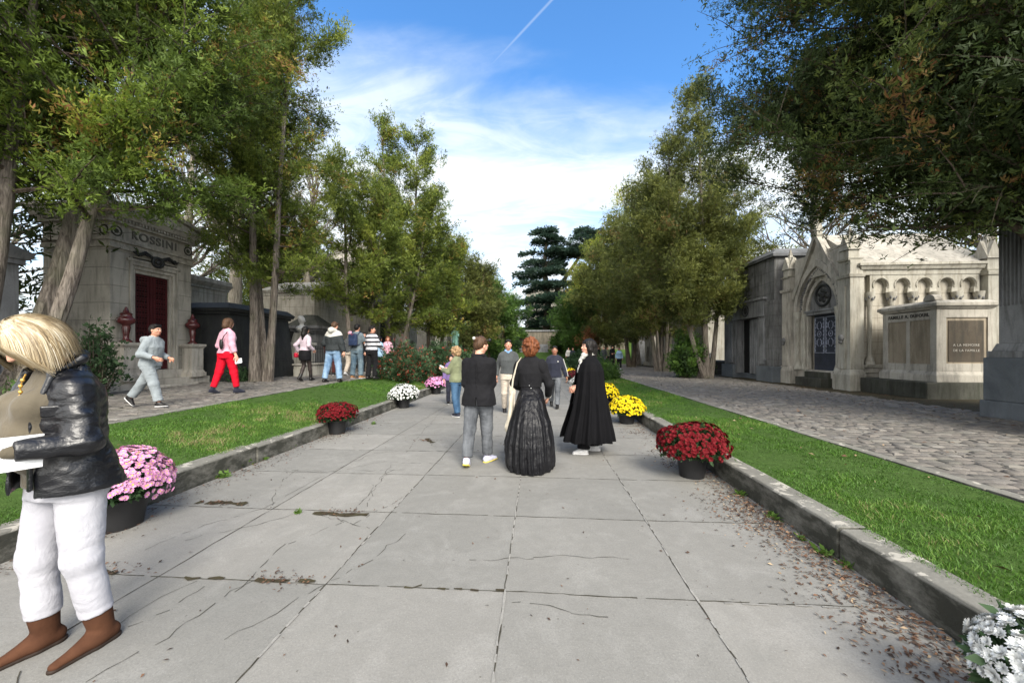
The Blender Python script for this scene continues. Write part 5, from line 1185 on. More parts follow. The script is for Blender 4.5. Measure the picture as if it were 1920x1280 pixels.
def family_tomb():
    root = empty('tomb', (10.35, 10.35, GR)); tag(root, 'grey family tomb with tan panels and a lettered frieze on a dark stone ledge', 'tomb')
    L, D = 1.5, 1.35; part(MB().box(-.35, D + .2, -.12, L + .55, -.3, .42), 'ledge', 'darkstone', root, .03)
    m = MB(); m.box(-.06, D + .06, -.06, L + .06, .42, .60); m.frus(-.06, D + .06, -.06, L + .06, .60, .70, .06); part(m, 'plinth', 'limestone', root, .012)
    part(MB().box(.03, D, .03, L - .03, .70, 2.30), 'body', 'brownstone', root); f = MB()
    for y in (0, L - .16): f.box(0, .14, y, y + .16, .70, 2.32)
    f.box(.001, .1, .16, L - .16, .70, .88); f.box(.001, .1, .16, L - .16, 2.06, 2.30); f.box(.002, .1, L / 2 - .05, L / 2 + .05, .88, 2.06); f.box(D - .12, D + .003, 0, .1, .7, 2.31); f.box(.14, D - .12, .001, .1, .7, .9); f.box(.14, D - .12, .001, .1, 2.1, 2.31); f.box(.14, .24, .002, .1, .9, 2.1); part(f, 'frame', 'limestone', root, .006)
    part(MB().box(.30, D - .2, .015, .04, .95, 2.02), 'side_panel', 'umber', root, .004)
    c = MB(); c.frus(-.01, D + .01, -.01, L + .01, 2.32, 2.40, -.06); c.box(-.09, D + .09, -.09, L + .09, 2.40, 2.48); c.frus(-.09, D + .09, -.09, L + .09, 2.48, 2.56, .12)
    part(c, 'cornice', 'limestone', root, .008); a = MB(); a.prism([(.16 + .15 * math.cos(t), 2.56 + .16 * math.sin(t)) for t in np.linspace(0, PI, 13)], 'x', -.03, .16); part(a, 'acroterion', 'limestone', root, .004)
    text('FAMILLE A. DUFOUIL', .125, M['letter'], root, (-.004, L / 2, 2.19), (R_(90), 0, R_(-90)), .004, bold=.004, sx=.86)
    for i, s_ in enumerate(('A LA MEMOIRE', 'DE LA FAMILLE')): text(s_, .085, M['letterstone'], root, (D / 2 + .05, .010, 1.38 - i * .14), (R_(90), 0, 0), .003, 'small_lettering')
family_tomb()
def pilaster_tomb():
    root = empty('mausoleum', (8.4, 7.65, GR)); tag(root, 'tall dim mausoleum with a fluted pilaster on a blue grey granite base, right edge', 'mausoleum')
    # local: x into the building, -y towards the camera
    part(MB().box(0, 3.2, -3.6, 0, -.3, .30).box(.03, 3.2, -3.57, -.03, .30, 1.10), 'base', 'granite', root, .02)
    part(MB().box(.40, 3.2, -3.4, -.12, 1.10, 4.6), 'wall', 'greystone', root)
    for k, y in enumerate((-.38, -2.9)):
        p = MB(); p.box(.04, .6, y - .30, y + .30, 1.10, 1.22); p.frus(.08, .6, y - .26, y + .26, 1.22, 1.36, .04); p.box(.14, .6, y - .2, y + .2, 1.36, 2.05); b = part(p, 'pilaster', 'greytrim', root, .008)
        s = MB(); prof_ = []; n = 7
        for i in range(n):
            a0 = y - .2 + .4 * i / n; w = .4 / n; prof_ += [(.14, a0), (.14, a0 + w * .22), (.165, a0 + w * .34), (.175, a0 + w * .5), (.165, a0 + w * .66), (.14, a0 + w * .78)]
        prof_ += [(.14, y + .2), (.6, y + .2), (.6, y - .2)]; s.prism(prof_, 'z', 2.05, 3.98); part(s, 'fluting', 'greytrim', b, 0)
        c = MB(); c.box(.10, .6, y - .24, y + .24, 3.98, 4.05); c.box(.04, .6, y - .30, y + .30, 4.25, 4.33); c.box(.12, .6, y - .22, y + .22, 4.05, 4.25)
        for s_ in (-1, 1): c.tube([(.05, y + s_ * (.24 + .10 * (1 - t / 9) * math.cos(t)), 4.13 + .10 * (1 - t / 9) * math.sin(t)) for t in np.linspace(0, 8, 26)], .018, 6)
        part(c, 'capital', 'greytrim', b, 0)
    e = MB(); e.box(.02, 3.25, -3.55, .02, 4.33, 4.6); e.box(-.06, 3.3, -3.65, .08, 4.6, 4.72); part(e, 'cornice', 'greytrim', root)
    part(MB().box(.36, .41, -2.2, -1.05, 1.12, 3.7), 'door', 'dark', root, 0)
pilaster_tomb()
# slabs and planters at the foot of the right row
def slab(label, x, y, w, d, h, mat, top=None, group=None, plant=None, cat='grave'):
    root = empty('grave', (x, y, GR)); tag(root, label, cat, group); m = MB(); m.box(-w / 2, w / 2, -d / 2, d / 2, -.2, h * .3); m.box(-w / 2 + .06, w / 2 - .06, -d / 2 + .06, d / 2 - .06, h * .3, h - .08); part(m, 'base', mat, root, .012); part(MB().box(-w / 2, w / 2, -d / 2, d / 2, h - .08, h), 'top_slab', top or mat, root, .012)
slab('dark polished grave with low steps beyond the right tree trunk', 9.6, 21.8, 1.6, 2.0, .75, 'blackstone', 'granite')
slab('taller granite grave box behind the dark polished grave', 10.0, 24.4, 1.4, 1.8, 1.15, 'granite')
mausoleum('pale sunlit mausoleum with stained blank side wall beyond the dark grey one', 10.6, 25.6, GR, 3.4, 3.4, 4.1, -1, 'palestone', 'limestone', 'flat', 'flat')
mausoleum('grey mausoleum half hidden by the dense right hand trees', 10.0, 30.2, GR, 2.6, 2.4, 3.0, -1, 'greystone', 'greytrim', 'gable', 'arch', .8)
mausoleum('small gabled mausoleum deep in the shade of the right row', 10.0, 34.2, GR, 2.3, 2.2, 2.8, -1, 'limestone', None, 'gable', 'pointed', .9)
mausoleum('low hipped mausoleum at the far end of the right row', 10.0, 39.0, GR, 2.6, 2.2, 2.9, -1, 'greytrim', None, 'hip', 'arch', .7)
def buttress_tomb():
    root = empty('monument', (9.4, 27.8, GR)); tag(root, 'tall ribbed grey monument with flared foot behind the clustered trunks', 'monument'); m = MB()
    for i in range(5): y = -.8 + i * .4; m.tube([(-.35, y * 1.5, 0), (-.05, y * 1.1, .7), (.05, y, 1.4), (.05, y, 4.2)], [.16, .10, .075, .07], 8)
    part(m, 'ribs', 'limestone', root, 0, True); part(MB().box(.05, .9, -1.1, 1.1, -.1, 4.3), 'body', 'greystone', root); part(MB().box(-.2, 1.0, -1.25, 1.25, 4.3, 4.5), 'cap', 'greytrim', root)
buttress_tomb()
# --- the rise at the end of the avenue: retaining wall, lawn, pale chapel
def hill():
    ys = [36.5, 40, 44, 47.7, 47.72, 52, 58, 70, 110, 260]; zs = [.02, .5, 1.2, 1.9, 3.9, 4.4, 5.4, 6.2, 8, 10]; xs = [-200, -60, -26, -14, -4.5, -1, 4, 14, 26, 60, 200]; V = []; F = []
    for y, z in zip(ys, zs):
        for x in xs: V.append((x, y, z + (0 if abs(x) < 30 else .5)))
    n = len(xs)
    for i in range(len(ys) - 1):
        for j in range(n - 1): a = i * n + j; F.append((a, a + 1, a + n + 1, a + n))
    tag(link_mesh('hillside', np_mesh('hillside', V, F, False), None, M['turf']), kind='structure')
hill()
sheet('avenue_end', [(XL, lambda y: .03 + (y - 36.4) * .135), (XR, lambda y: .03 + (y - 36.4) * .135)], 36.4, 43, 'gravel', dy=1.1)
rw = empty('retaining_wall', (-.6, 47.4, 1.5)); tag(rw, 'tan retaining wall closing the avenue below a lawn terrace', 'wall'); part(MB().box(-9, 12, -.15, .2, -1, 2.6), 'wall', 'wallstone', rw); part(MB().box(-9.1, 12.1, -.25, .25, 2.6, 2.8), 'coping', 'greytrim', rw)
m_ = MB()
for i in range(9): m_.box(-1.7, 1.9, -3.4 + i * .34, -.16, -1.2 + i * .22, -1.0 + (i + 1) * .22)
part(m_, 'stairs', 'greytrim', rw)
mausoleum('pale chapel building above the lawn terrace behind the cedar', 1.5, 66, 6.0, 7, 6, 6.0, -1, 'palestone', None, 'gable', 'arch', 2.2).rotation_euler = (0, 0, -PI / 2)
# ------------------------------------------------------------------ trees of the two rows
# stems: (x0, y0, x1, y1, height, crown radius, crown base) relative to the tree
GLT = 'evergreen trees of the left row'; GRT = 'evergreen trees of the right row'
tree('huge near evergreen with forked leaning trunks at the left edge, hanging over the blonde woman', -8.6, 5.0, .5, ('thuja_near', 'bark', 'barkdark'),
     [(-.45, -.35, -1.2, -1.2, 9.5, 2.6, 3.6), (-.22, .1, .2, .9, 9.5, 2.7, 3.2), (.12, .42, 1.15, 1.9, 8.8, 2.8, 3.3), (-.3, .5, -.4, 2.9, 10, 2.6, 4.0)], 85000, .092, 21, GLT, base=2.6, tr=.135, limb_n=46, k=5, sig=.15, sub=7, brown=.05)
tree('tall narrow evergreen with a forked pale trunk beside the woman in red trousers', -8.3, 10.5, .6, ('thuja', 'bark', 'barkdark'),
     [(-.15, 0, -.4, .3, 14.5, 1.8, 3.2), (.2, .1, .9, .2, 13.0, 1.7, 2.6), (.0, .3, -1.2, .9, 12.5, 1.6, 3.4)], 52000, .10, 22, GLT, base=1.9, tr=.10, limb_n=60, k=4, sig=.13, brown=.05, sparse=1.3)
tree('tall open evergreen with two slim trunks behind the man with the backpack', -8.1, 16.1, .6, ('thuja', 'bark', 'barkdark'),
     [(-.2, 0, -.9, .2, 9.6, 2.0, 2.4), (.3, .2, .9, .6, 8.4, 1.8, 2.2)], 22000, .13, 23, GLT, base=1.6, tr=.12, limb_n=50, k=4, sig=.14, brown=.05, sparse=1.3)
tree('spired evergreen with sky gaps between its stems, tallest of the middle left row', -8.0, 20.6, .6, ('thuja', 'bark', 'barkdark'),
     [(-.3, 0, -.9, 0, 14.3, 1.7, 2.4), (.3, .3, 1.1, .4, 13.4, 2.1, 2.4), (.1, -.3, 1.9, -.2, 9.5, 1.9, 2.0)], 26000, .15, 24, GLT, base=1.7, tr=.13, limb_n=52, k=4, sig=.15, sparse=1.5, brown=.04)
tree('rounded evergreen over the pale mausoleums left of the green statue', -7.6, 26.5, .6, ('thuja', 'barkdark'),
     [(-.3, 0, -.6, 0, 9.4, 2.4, 1.9), (.3, .2, 1.3, .3, 8.8, 2.2, 1.8)], 17000, .18, 25, GLT, base=1.5, tr=.15, limb_n=44, k=4, sig=.2)
tree('bushy evergreen right behind the green statue', -6.4, 33.5, .6, ('thuja_light', 'barkdark'),
     [(-.3, 0, -.6, 0, 9.8, 2.8, 1.4), (.3, .2, 1.6, .3, 8.6, 2.4, 1.2)], 15000, .22, 26, GLT, base=.8, tr=.15, limb_n=44, k=4, sig=.25)
tree('bright green low evergreen closing the left row', -5.0, 40.5, .4, ('ivy', 'barkdark'), [(-.3, 0, -.6, 0, 8.2, 3.0, .8), (.6, 0, 1.8, .2, 6.8, 2.2, .6)], 13000, .24, 27, GLT, base=.3, tr=.15, limb_n=44, k=4, sig=.28)
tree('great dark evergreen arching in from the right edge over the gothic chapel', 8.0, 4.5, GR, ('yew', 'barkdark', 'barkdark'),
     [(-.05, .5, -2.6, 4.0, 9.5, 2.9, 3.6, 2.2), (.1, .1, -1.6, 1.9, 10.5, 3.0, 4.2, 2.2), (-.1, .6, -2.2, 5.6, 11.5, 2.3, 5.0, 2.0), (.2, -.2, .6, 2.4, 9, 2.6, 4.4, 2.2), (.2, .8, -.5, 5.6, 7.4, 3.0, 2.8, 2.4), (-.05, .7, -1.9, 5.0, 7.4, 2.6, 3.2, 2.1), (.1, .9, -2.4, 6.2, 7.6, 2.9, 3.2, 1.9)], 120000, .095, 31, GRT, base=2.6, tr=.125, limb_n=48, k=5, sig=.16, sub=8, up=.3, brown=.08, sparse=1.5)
tree('big dense olive green evergreen with a straight trunk by the green shrub, right row', 7.75, 17.6, GR, ('thuja_light', 'bark', 'barkdark'),
     [(0, 0, -.2, .2, 13.6, 1.8, 2.7), (-.2, .2, -1.6, .4, 11.2, 2.4, 2.5), (.2, 0, 1.0, .4, 8.6, 1.9, 2.6), (-.1, -.1, -2.2, -.2, 8.6, 1.8, 2.5)], 56000, .125, 32, GRT, base=2.1, tr=.12, limb_n=52, k=4, sig=.18, brown=.03)
tree('evergreen on a bundle of fused pale trunks, second of the right row', 7.9, 24.2, GR, ('thuja_light', 'bark', 'barkdark'),
     [(-.3, 0, -1.4, 0, 11.6, 2.4, 2.2), (0, .1, .2, .3, 12, 2.2, 2.2), (.3, 0, 1.2, .1, 10, 2.0, 2.2), (-.15, -.1, -.8, -.5, 9, 2.2, 2.2), (.15, -.1, .5, -.4, 9, 2.0, 2.2)], 26000, .18, 33, GRT, base=1.9, tr=.12, limb_n=40, k=4, sig=.22)
tree('evergreen with a single dark trunk behind the far walker in light blue', 7.4, 30.5, GR, ('thuja_light', 'barkdark'), [(0, 0, -.8, .2, 11.5, 2.8, 1.9), (.3, 0, .9, 0, 10, 2.4, 1.9)], 17000, .21, 34, GRT, base=1.6, tr=.16, limb_n=44, k=4, sig=.26)
tree('far evergreen of the right row above the crowd', 7.0, 36.5, GR, ('thuja_light', 'barkdark'), [(0, 0, -1.3, .2, 11, 3.0, 1.8), (.3, 0, .6, 0, 10, 2.4, 1.7)], 14000, .24, 35, GRT, base=1.6, tr=.16, limb_n=40, k=4, sig=.3)
tree('low dark green domed yew beside the end of the avenue', 4.2, 41, .3, ('ivy', 'barkdark'), [(-.2, 0, -.9, 0, 6.6, 2.8, .9), (.2, 0, 1.0, 0, 6.0, 2.6, .9)], 13000, .22, 36, None, base=.6, tr=.15, limb_n=40, k=4, sig=.3)
tree('yellow green autumn tree rising between the cedar and the right row', 6.9, 50, 2.0, ('autumn', 'barkdark'), [(-.2, 0, -1.9, 0, 10.0, 3.2, 2), (.2, 0, 1.2, 0, 14.0, 3.2, 3)], 14000, .26, 37, None, base=1.0, tr=.2, limb_n=40, k=4, sig=.32)
tree('thin yellowing tree at the top of the right row with bare twigs', 8.8, 33, .3, ('autumn', 'bark'), [(0, 0, -1, 0, 15.5, 2.2, 7)], 2500, .22, 38, None, base=4, tr=.18, limb_n=46, sig=.35)
tree('rust brown small tree behind the crowd on the right walk', 5.2, 37.0, GR, ('rust', 'barkdark'), [(0, 0, .2, 0, 2.9, 1.2, 1.2)], 1500, .22, 39, None, base=1.0, tr=.07, limb_n=20, sig=.2)
# bare and thin trees behind the tombs
def bare(label, x, y, H, R, seed, n=900, cb=4.0, mt='autumn', tr=.28, bk='barkpale'):
    tree(label, x, y, .6, (mt, bk, 'bark'), [(0, 0, .3, .3, H, R, cb)], n, .16, seed, 'thin trees behind the tombs', base=3, tr=tr, limb_n=54, sig=.3, sub=9, up=.9)
bare('pale trunked plane tree behind the ROSSINI mausoleum', -13.2, 15.0, 12, 3.2, 51, 2600, 4.5, 'thuja_light', .30)
bare('bare branched tree between the near left trunks and the ROSSINI mausoleum', -16.5, 10.0, 13, 4.2, 52, 900)
bare('slender bare tree behind the pale coursed mausoleum', -14.5, 22.0, 12, 3.6, 53, 1200)
bare('bare tree far behind the left mausoleums', -17, 16.5, 13, 4, 54, 1500, 3, 'thuja_light')
bare('thin bare tree behind the grey right hand mausoleum', 15.5, 22, 12, 4, 55, 1300)
bare('yellow tinged bare tree above the gothic chapel roof', 18, 16, 11, 4.2, 56, 2600)
bare('pale twiggy tree between the gothic chapel and the fluted pilaster', 20.5, 13.5, 9, 3.6, 57, 2600, 2.5)
bare('bare tree to the right behind the pilaster mausoleum', 16, 9, 12, 4, 58, 900)
tree('leafy green tree behind the black tomb', -17.5, 21, .6, ('thuja', 'bark'), [(0, 0, .5, 0, 8.5, 3.6, 1.4), (1, 1, 2, 1, 7, 3, 1.2)], 9000, .24, 61, 'leafy trees behind the tombs', base=1, sig=.3)
tree('leafy green tree farther back behind the black tomb', -22, 30, .6, ('thuja_light', 'bark'), [(0, 0, .5, 0, 10, 4.5, 1.4), (1, 1, 3, 1, 8, 3, 1.2)], 8000, .3, 62, 'leafy trees behind the tombs', base=1, sig=.35)
tree('dark leafy tree at the far left behind the medallion tomb', -14.5, 4.8, .6, ('yew', 'barkdark'), [(0, 0, .5, 0, 9, 3.5, 2), (1, 2, 1, 3, 8, 3, 1.4)], 8000, .2, 63, 'leafy trees behind the tombs', base=1, sig=.3)
tree('leafy tree behind the sunlit pale mausoleum on the right', 17, 33, .3, ('thuja_light', 'bark'), [(0, 0, .5, 0, 10, 4.5, 1.4), (1, 1, -3, 1, 8, 3, 1.2)], 8000, .3, 64, 'leafy trees behind the tombs', base=1, sig=.35)
tree('broad dark tree on the left slope beyond the row', -13, 48, 1.5, ('yew', 'barkdark'), [(0, 0, .5, 0, 9, 5, 1), (4, 0, 5, 0, 8, 4.5, 1)], 9000, .4, 65, 'trees on the far slope', base=.5, sig=.5)
tree('broad green tree on the right slope beyond the row', 14, 50, 2, ('thuja_light', 'barkdark'), [(0, 0, .5, 0, 11, 5.5, 1), (5, 0, 6, 0, 10, 5, 1)], 9000, .42, 66, 'trees on the far slope', base=.5, sig=.5)
# the blue green cedar with its flat layered boughs
def cedar():
    x, y, z = 1.3, 55, 5.0; root = empty('cedar_tree', (x, y, z - .3), 0, 1.14); tag(root, 'blue green cedar with flat tiered boughs standing against the sky at the end', 'tree'); rr = random.Random(9); rng = np.random.default_rng(9); T = MB(); B = MB(); P = []; D = []; t0 = []
    T.tube([(0, 0, -.5), (.2, 0, 4), (-.3, .2, 8.5), (.2, 0, 13.2)], [.55, .42, .28, .06], 12, rough=.1, rng=rr); T.tube([(.1, 0, 3), (2.2, .3, 6.5), (4.6, 0, 10), (6.0, 0, 12.6)], [.3, .24, .16, .05], 10)
    tiers = [(-.2, 12.6, 1.6), (0, 11.4, 2.5), (.2, 10.0, 3.0), (0, 8.6, 3.2), (-.2, 7.2, 3.8), (0, 5.6, 4.4), (0, 3.8, 4.8), (.2, 2.4, 4.4), (6.0, 12.4, 2.2), (5.4, 11.2, 3.0), (4.6, 9.6, 2.6), (6.5, 10.2, 2.6), (.1, .9, 3.6)]
    for (cx, h, R) in tiers:
        for i in range(9):
            a = rr.uniform(0, 6.283); L = R * 1.2 * rr.uniform(.55, 1.1); d = Vector((math.cos(a), math.sin(a), 0)); c = Vector((cx * (h / 12.5 if cx > 3 else 1), 0, h + rr.uniform(-.3, .3))); q = [c, c + d * L * .5 + Vector((0, 0, .25)), c + d * L + Vector((0, 0, .05 - L * .06))]
            B.tube(q, [.09, .05, .01], 5)
            n = int(48 * L)
            for k in range(n):
                t = rr.random() ** .7; p = q[0].lerp(q[1], t * 2) if t < .5 else q[1].lerp(q[2], t * 2 - 1); w = .5 * (1 - abs(t - .6)) * L * .6; s = Vector((-d.y, d.x, 0)) * rr.gauss(0, w * .55)
                P.append((p.x + s.x + rr.gauss(0, .1), p.y + s.y + rr.gauss(0, .1), p.z + rr.gauss(.05, .09) - abs(s.length) * .10)); D.append((d.x + s.x, d.y + s.y, rr.uniform(-.1, .25))); t0.append(min(.99, max(0, .45 + rr.gauss(0, .22))))
    V, F, A = sprays(np.array(P), np.array(D), .38, 3, rng, np.array(t0), .38, .5); link_mesh('crown', np_mesh('crown', V, F, False, A), root, M['cedar']); T.build('trunk', M['barkdark'], root, True); B.build('boughs', M['barkdark'], root, True)
cedar()
# ------------------------------------------------------------------ shrubs
shrub('rose_bush', 'large rose bush with reddish leaf tips on the left lawn, behind the white flower pot', -4.9, 13.6, .30, 1.25, 1.5, 7000, .085, 'bush', 1, brown=.14, flowers=('c_white', 26, .028), elong=(.75, 1.3))
shrub('rose_bush', 'darker rose bush behind the large one, beside the woman in the green jacket', -4.7, 16.8, .30, 1.2, 1.55, 5500, .095, 'bush', 2, brown=.07, flowers=('c_white', 20, .03), elong=(.8, 1.5))
shrub('rose_bush', 'last rose bush of the left strip, in front of the green statue', -4.9, 21.5, .32, 1.3, 1.5, 4500, .12, 'bush', 3, brown=.05, elong=(.8, 1.8))
shrub('shrub', 'bright green leafy shrub clinging to the straight trunk on the right', 7.0, 17.9, GR, .75, 2.3, 4500, .11, 'ivy', 4)
shrub('shrub', 'low green shrub patch beside the yellow flower pots on the right strip', 2.95, 17.2, .22, .8, .75, 3600, .10, 'ivy', 5, elong=(.8, 1.5))
shrub('shrub', 'straggly grey green shrub on the right strip behind the cape', 3.0, 20.8, .22, .95, 1.25, 3600, .12, 'bush', 6, elong=(.8, 1.6))
shrub('shrub', 'dark low shrub at the far end of the right strip', 2.9, 26, .25, .95, 1.2, 3200, .15, 'bush', 7, elong=(.8, 2.2))
shrub('shrub', 'leafy elder like shrub growing against the side of the ROSSINI mausoleum', -9.3, 7.15, .5, .42, 1.7, 800, .09, 'bush', 8)
shrub('shrub', 'low green clump at the foot of the near left tree', -7.6, 5.2, .5, .45, .55, 1500, .06, 'ivy', 9)
shrub('shrub', 'small evergreen sprig rising at the right edge before the granite base', 7.55, 5.35, GR, .42, 1.75, 2200, .09, 'thuja', 10)
shrub('shrub', 'trailing green plants spilling over the dark grave', 9.0, 21.0, GR, .6, .9, 2000, .1, 'ivy', 12)
shrub('shrub', 'dark creeping weeds along the foot of the black tomb', -8.95, 10.8, .58, .4, .4, 1200, .06, 'bush', 13, elong=(.6, 2))
shrub('shrub', 'round dark shrub left of the steps at the foot of the retaining wall', -3.6, 45.2, 1.4, 1.6, 2.2, 3500, .2, 'bush', 21)
shrub('shrub', 'round dark shrub right of the steps at the foot of the retaining wall', 3.0, 44.8, 1.4, 1.7, 2.6, 3500, .2, 'ivy', 22)
shrub('shrub', 'ivy clump hanging over the left part of the retaining wall', -2.6, 47.2, 3.2, 1.2, 1.2, 2500, .2, 'ivy', 23)
# ------------------------------------------------------------------ potted chrysanthemums
for nm, c in (('f_pink', (.62, .27, .48)), ('f_pink2', (.56, .25, .43)), ('f_red', (.10, .002, .005)), ('f_white', (.58, .59, .58)), ('f_yellow', (.62, .47, .008)), ('f_dark', (.10, .012, .02)), ('f_eye', (.55, .45, .12))):
    t = NT(nm); a = t.n('ShaderNodeAttribute', attribute_name='tint'); M[nm] = t.done(t.ramp(a.outputs['Fac'], [(0, tuple(q * .6 for q in c)), (.5, c), (1, tuple(min(.85, q * 1.25) for q in c))]), .7, None, .2)
def pot_plant(label, x, y, W, H, col, seed, n=420, bl=.020, potd=.34, poth=.24, petals=7, layers=1, eye=False, low=.05):
    root = empty('flower_pot', (x, y, .001)); tag(root, label, 'flower pot', 'chrysanthemums in pots along the kerbs'); rng = np.random.default_rng(seed); r = potd / 2
    p = MB().lathe([(r * .80, 0), (r * .80, .005), (r * .97, poth - .03), (r * 1.04, poth - .028), (r * 1.05, poth), (r * .97, poth), (r * .95, poth - .035), (.01, poth - .04)], 26); part(p, 'pot', 'pot', root, 0, True)
    c = np.array((0, 0, poth + (H - poth) * .30)); R = np.array((W / 2, W / 2, H - c[2]))
    m = 1500; d = unit(rng.normal(size=(m, 3))); d[:, 2] = np.abs(d[:, 2]) * 1.2 - .45; d = unit(d); P = c + d * R * rng.uniform(.40, .86, m)[:, None]; P[:, 2] = np.maximum(P[:, 2], poth - .06)
    V, F, A = sprays(P, d + rng.normal(0, .4, (m, 3)), .055, 3, rng, rng.uniform(.1, .6, m), .5); link_mesh('leaves', np_mesh('leaves', V, F, False, A), root, M['bush'])
    s = MB()
    for i in range(26): a = rng.uniform(0, 6.28); q = rng.uniform(.2, .9); s.tube([(0, 0, poth - .05), (math.cos(a) * W * .3 * q, math.sin(a) * W * .3 * q, poth + .12), (math.cos(a) * W * .42 * q, math.sin(a) * W * .42 * q, H * .8)], .003, 4)
    s.build('stems', M['barkdark'], root)
    k = np.arange(n) + .5; ph = np.arccos(1 - 1.32 * k / n); th = math.pi * (1 + 5 ** .5) * k; d = np.stack([np.cos(th) * np.sin(ph), np.sin(th) * np.sin(ph), np.cos(ph)], 1); d = unit(d + rng.normal(0, .05, d.shape))
    keep = rng.random(n) < np.clip(.98 - .55 * (d[:, 2] < low) - .2 * (vnoise(d * 4, seed) > .28), .15, 1); d = d[keep]; P = c + d * R * (1 + .24 * vnoise(d * 2.3, seed) + rng.normal(0, .018, len(d)))[:, None]; P[:, 2] = np.maximum(P[:, 2], poth * .75)
    N = unit(d + rng.normal(0, .22, d.shape) + (0, 0, .15)); U = unit(np.cross(N, rng.normal(size=N.shape))); W_ = np.cross(N, U); V = []; A = []; b = bl * rng.uniform(.75, 1.2, len(d))
    for L in range(layers):
        up = .25 + .55 * L; sc = 1 - .25 * L
        for j in range(petals):
            a = 2 * math.pi * (j + .5 * L) / petals + rng.normal(0, .08, len(d)); e = U * np.cos(a)[:, None] + W_ * np.sin(a)[:, None]; f = np.cross(N, e); l = (b * sc)[:, None]; w = l * (3.2 / petals)
            V.append(np.stack([P, P + e * l * .6 + f * w + N * l * up * .5, P + e * l + N * l * up * .8, P + e * l * .6 - f * w + N * l * up * .5], 1)); A.append(rng.uniform(.25, .9, len(d)))
    V = np.stack(V, 1).reshape(-1, 3); A = np.stack(A, 1).ravel(); F = np.arange(len(V)).reshape(-1, 4); o = link_mesh('blossoms', np_mesh('blossoms', V, F, False, A), root, M[col]); tag(o, kind='stuff')
    if eye:
        V = []
        for s_ in (0, 1):
            V.append(np.stack([P + N * .007 + U * b[:, None] * .30, P + N * .009 + W_ * b[:, None] * .30, P + N * .007 - U * b[:, None] * .30, P + N * .009 - W_ * b[:, None] * .30], 1))
        V = V[0].reshape(-1, 3); e = link_mesh('blossom_centres', np_mesh('blossom_centres', V, np.arange(len(V)).reshape(-1, 4), False, np.full(len(V) // 4, .6)), o, M[eye]); tag(e, kind='stuff')
    return root
def at(px, py): return gp(px, py)
x_, y_ = at(213, 985); pot_plant('big pink chrysanthemum in a black pot behind the blonde woman', x_ + .04, y_, .68, .64, 'f_pink2', 1, 980, .025, .40, .25, 9, 1, 'f_eye')
x_, y_ = at(632, 812); pot_plant('dark red chrysanthemum in a black pot by the left kerb', x_, y_, .66, .57, 'f_red', 2, 520, .026, .34, .25, 8, 2)
x_, y_ = at(757, 764); pot_plant('white chrysanthemum in a black pot by the left kerb', x_, y_, .74, .62, 'f_white', 3, 420, .03, .34, .24, 7, 2)
x_, y_ = at(818, 738); pot_plant('pink chrysanthemum, smaller looking, beside the rose bush', x_, y_, .74, .60, 'f_pink', 4, 420, .03, .36, .24, 7, 2)
x_, y_ = at(806, 722); pot_plant('faded brownish pink chrysanthemum behind the farther pink one', x_ - .05, y_, .66, .58, 'f_dark', 5, 260, .03, .36, .24, 7, 1)
pot_plant('white pompom chrysanthemum cut off by the lower right corner', 1.90, 1.44, .50, .49, 'f_white', 6, 330, .027, .30, .20, 12, 4)
x_, y_ = at(1297, 892); pot_plant('dark red chrysanthemum in a black pot by the right kerb', x_, y_, .80, .63, 'f_red', 7, 680, .028, .34, .25, 9, 2)
x_, y_ = at(1175, 793); pot_plant('bright yellow chrysanthemum, nearest of the yellow ones', x_, y_, .72, .57, 'f_yellow', 8, 560, .028, .36, .2, 8, 2)
x_, y_ = at(1136, 757); pot_plant('yellow chrysanthemum half hidden behind the black cape', x_, y_, .70, .58, 'f_yellow', 9, 460, .03, .34, .2, 8, 2)
x_, y_ = at(1087, 734); pot_plant('white chrysanthemum just left of the black cape', x_, y_, .72, .58, 'f_white', 10, 380, .03, .34, .2, 7, 2)
x_, y_ = at(1079, 718); pot_plant('dark maroon chrysanthemum behind the white one beside the cape', x_, y_, .95, .62, 'f_dark', 11, 420, .034, .36, .22, 7, 2)
x_, y_ = at(1068, 712); pot_plant('small yellow chrysanthemum farthest along the right kerb', x_, y_, .72, .62, 'f_yellow', 12, 300, .034, .34, .22, 7, 1)
# ------------------------------------------------------------------ people
def on(px, py, g): return gp(px, py, g)
GV = 'visitors on the left walk'; GC = 'visitors on the avenue'; GF = 'far visitors on the right walk'
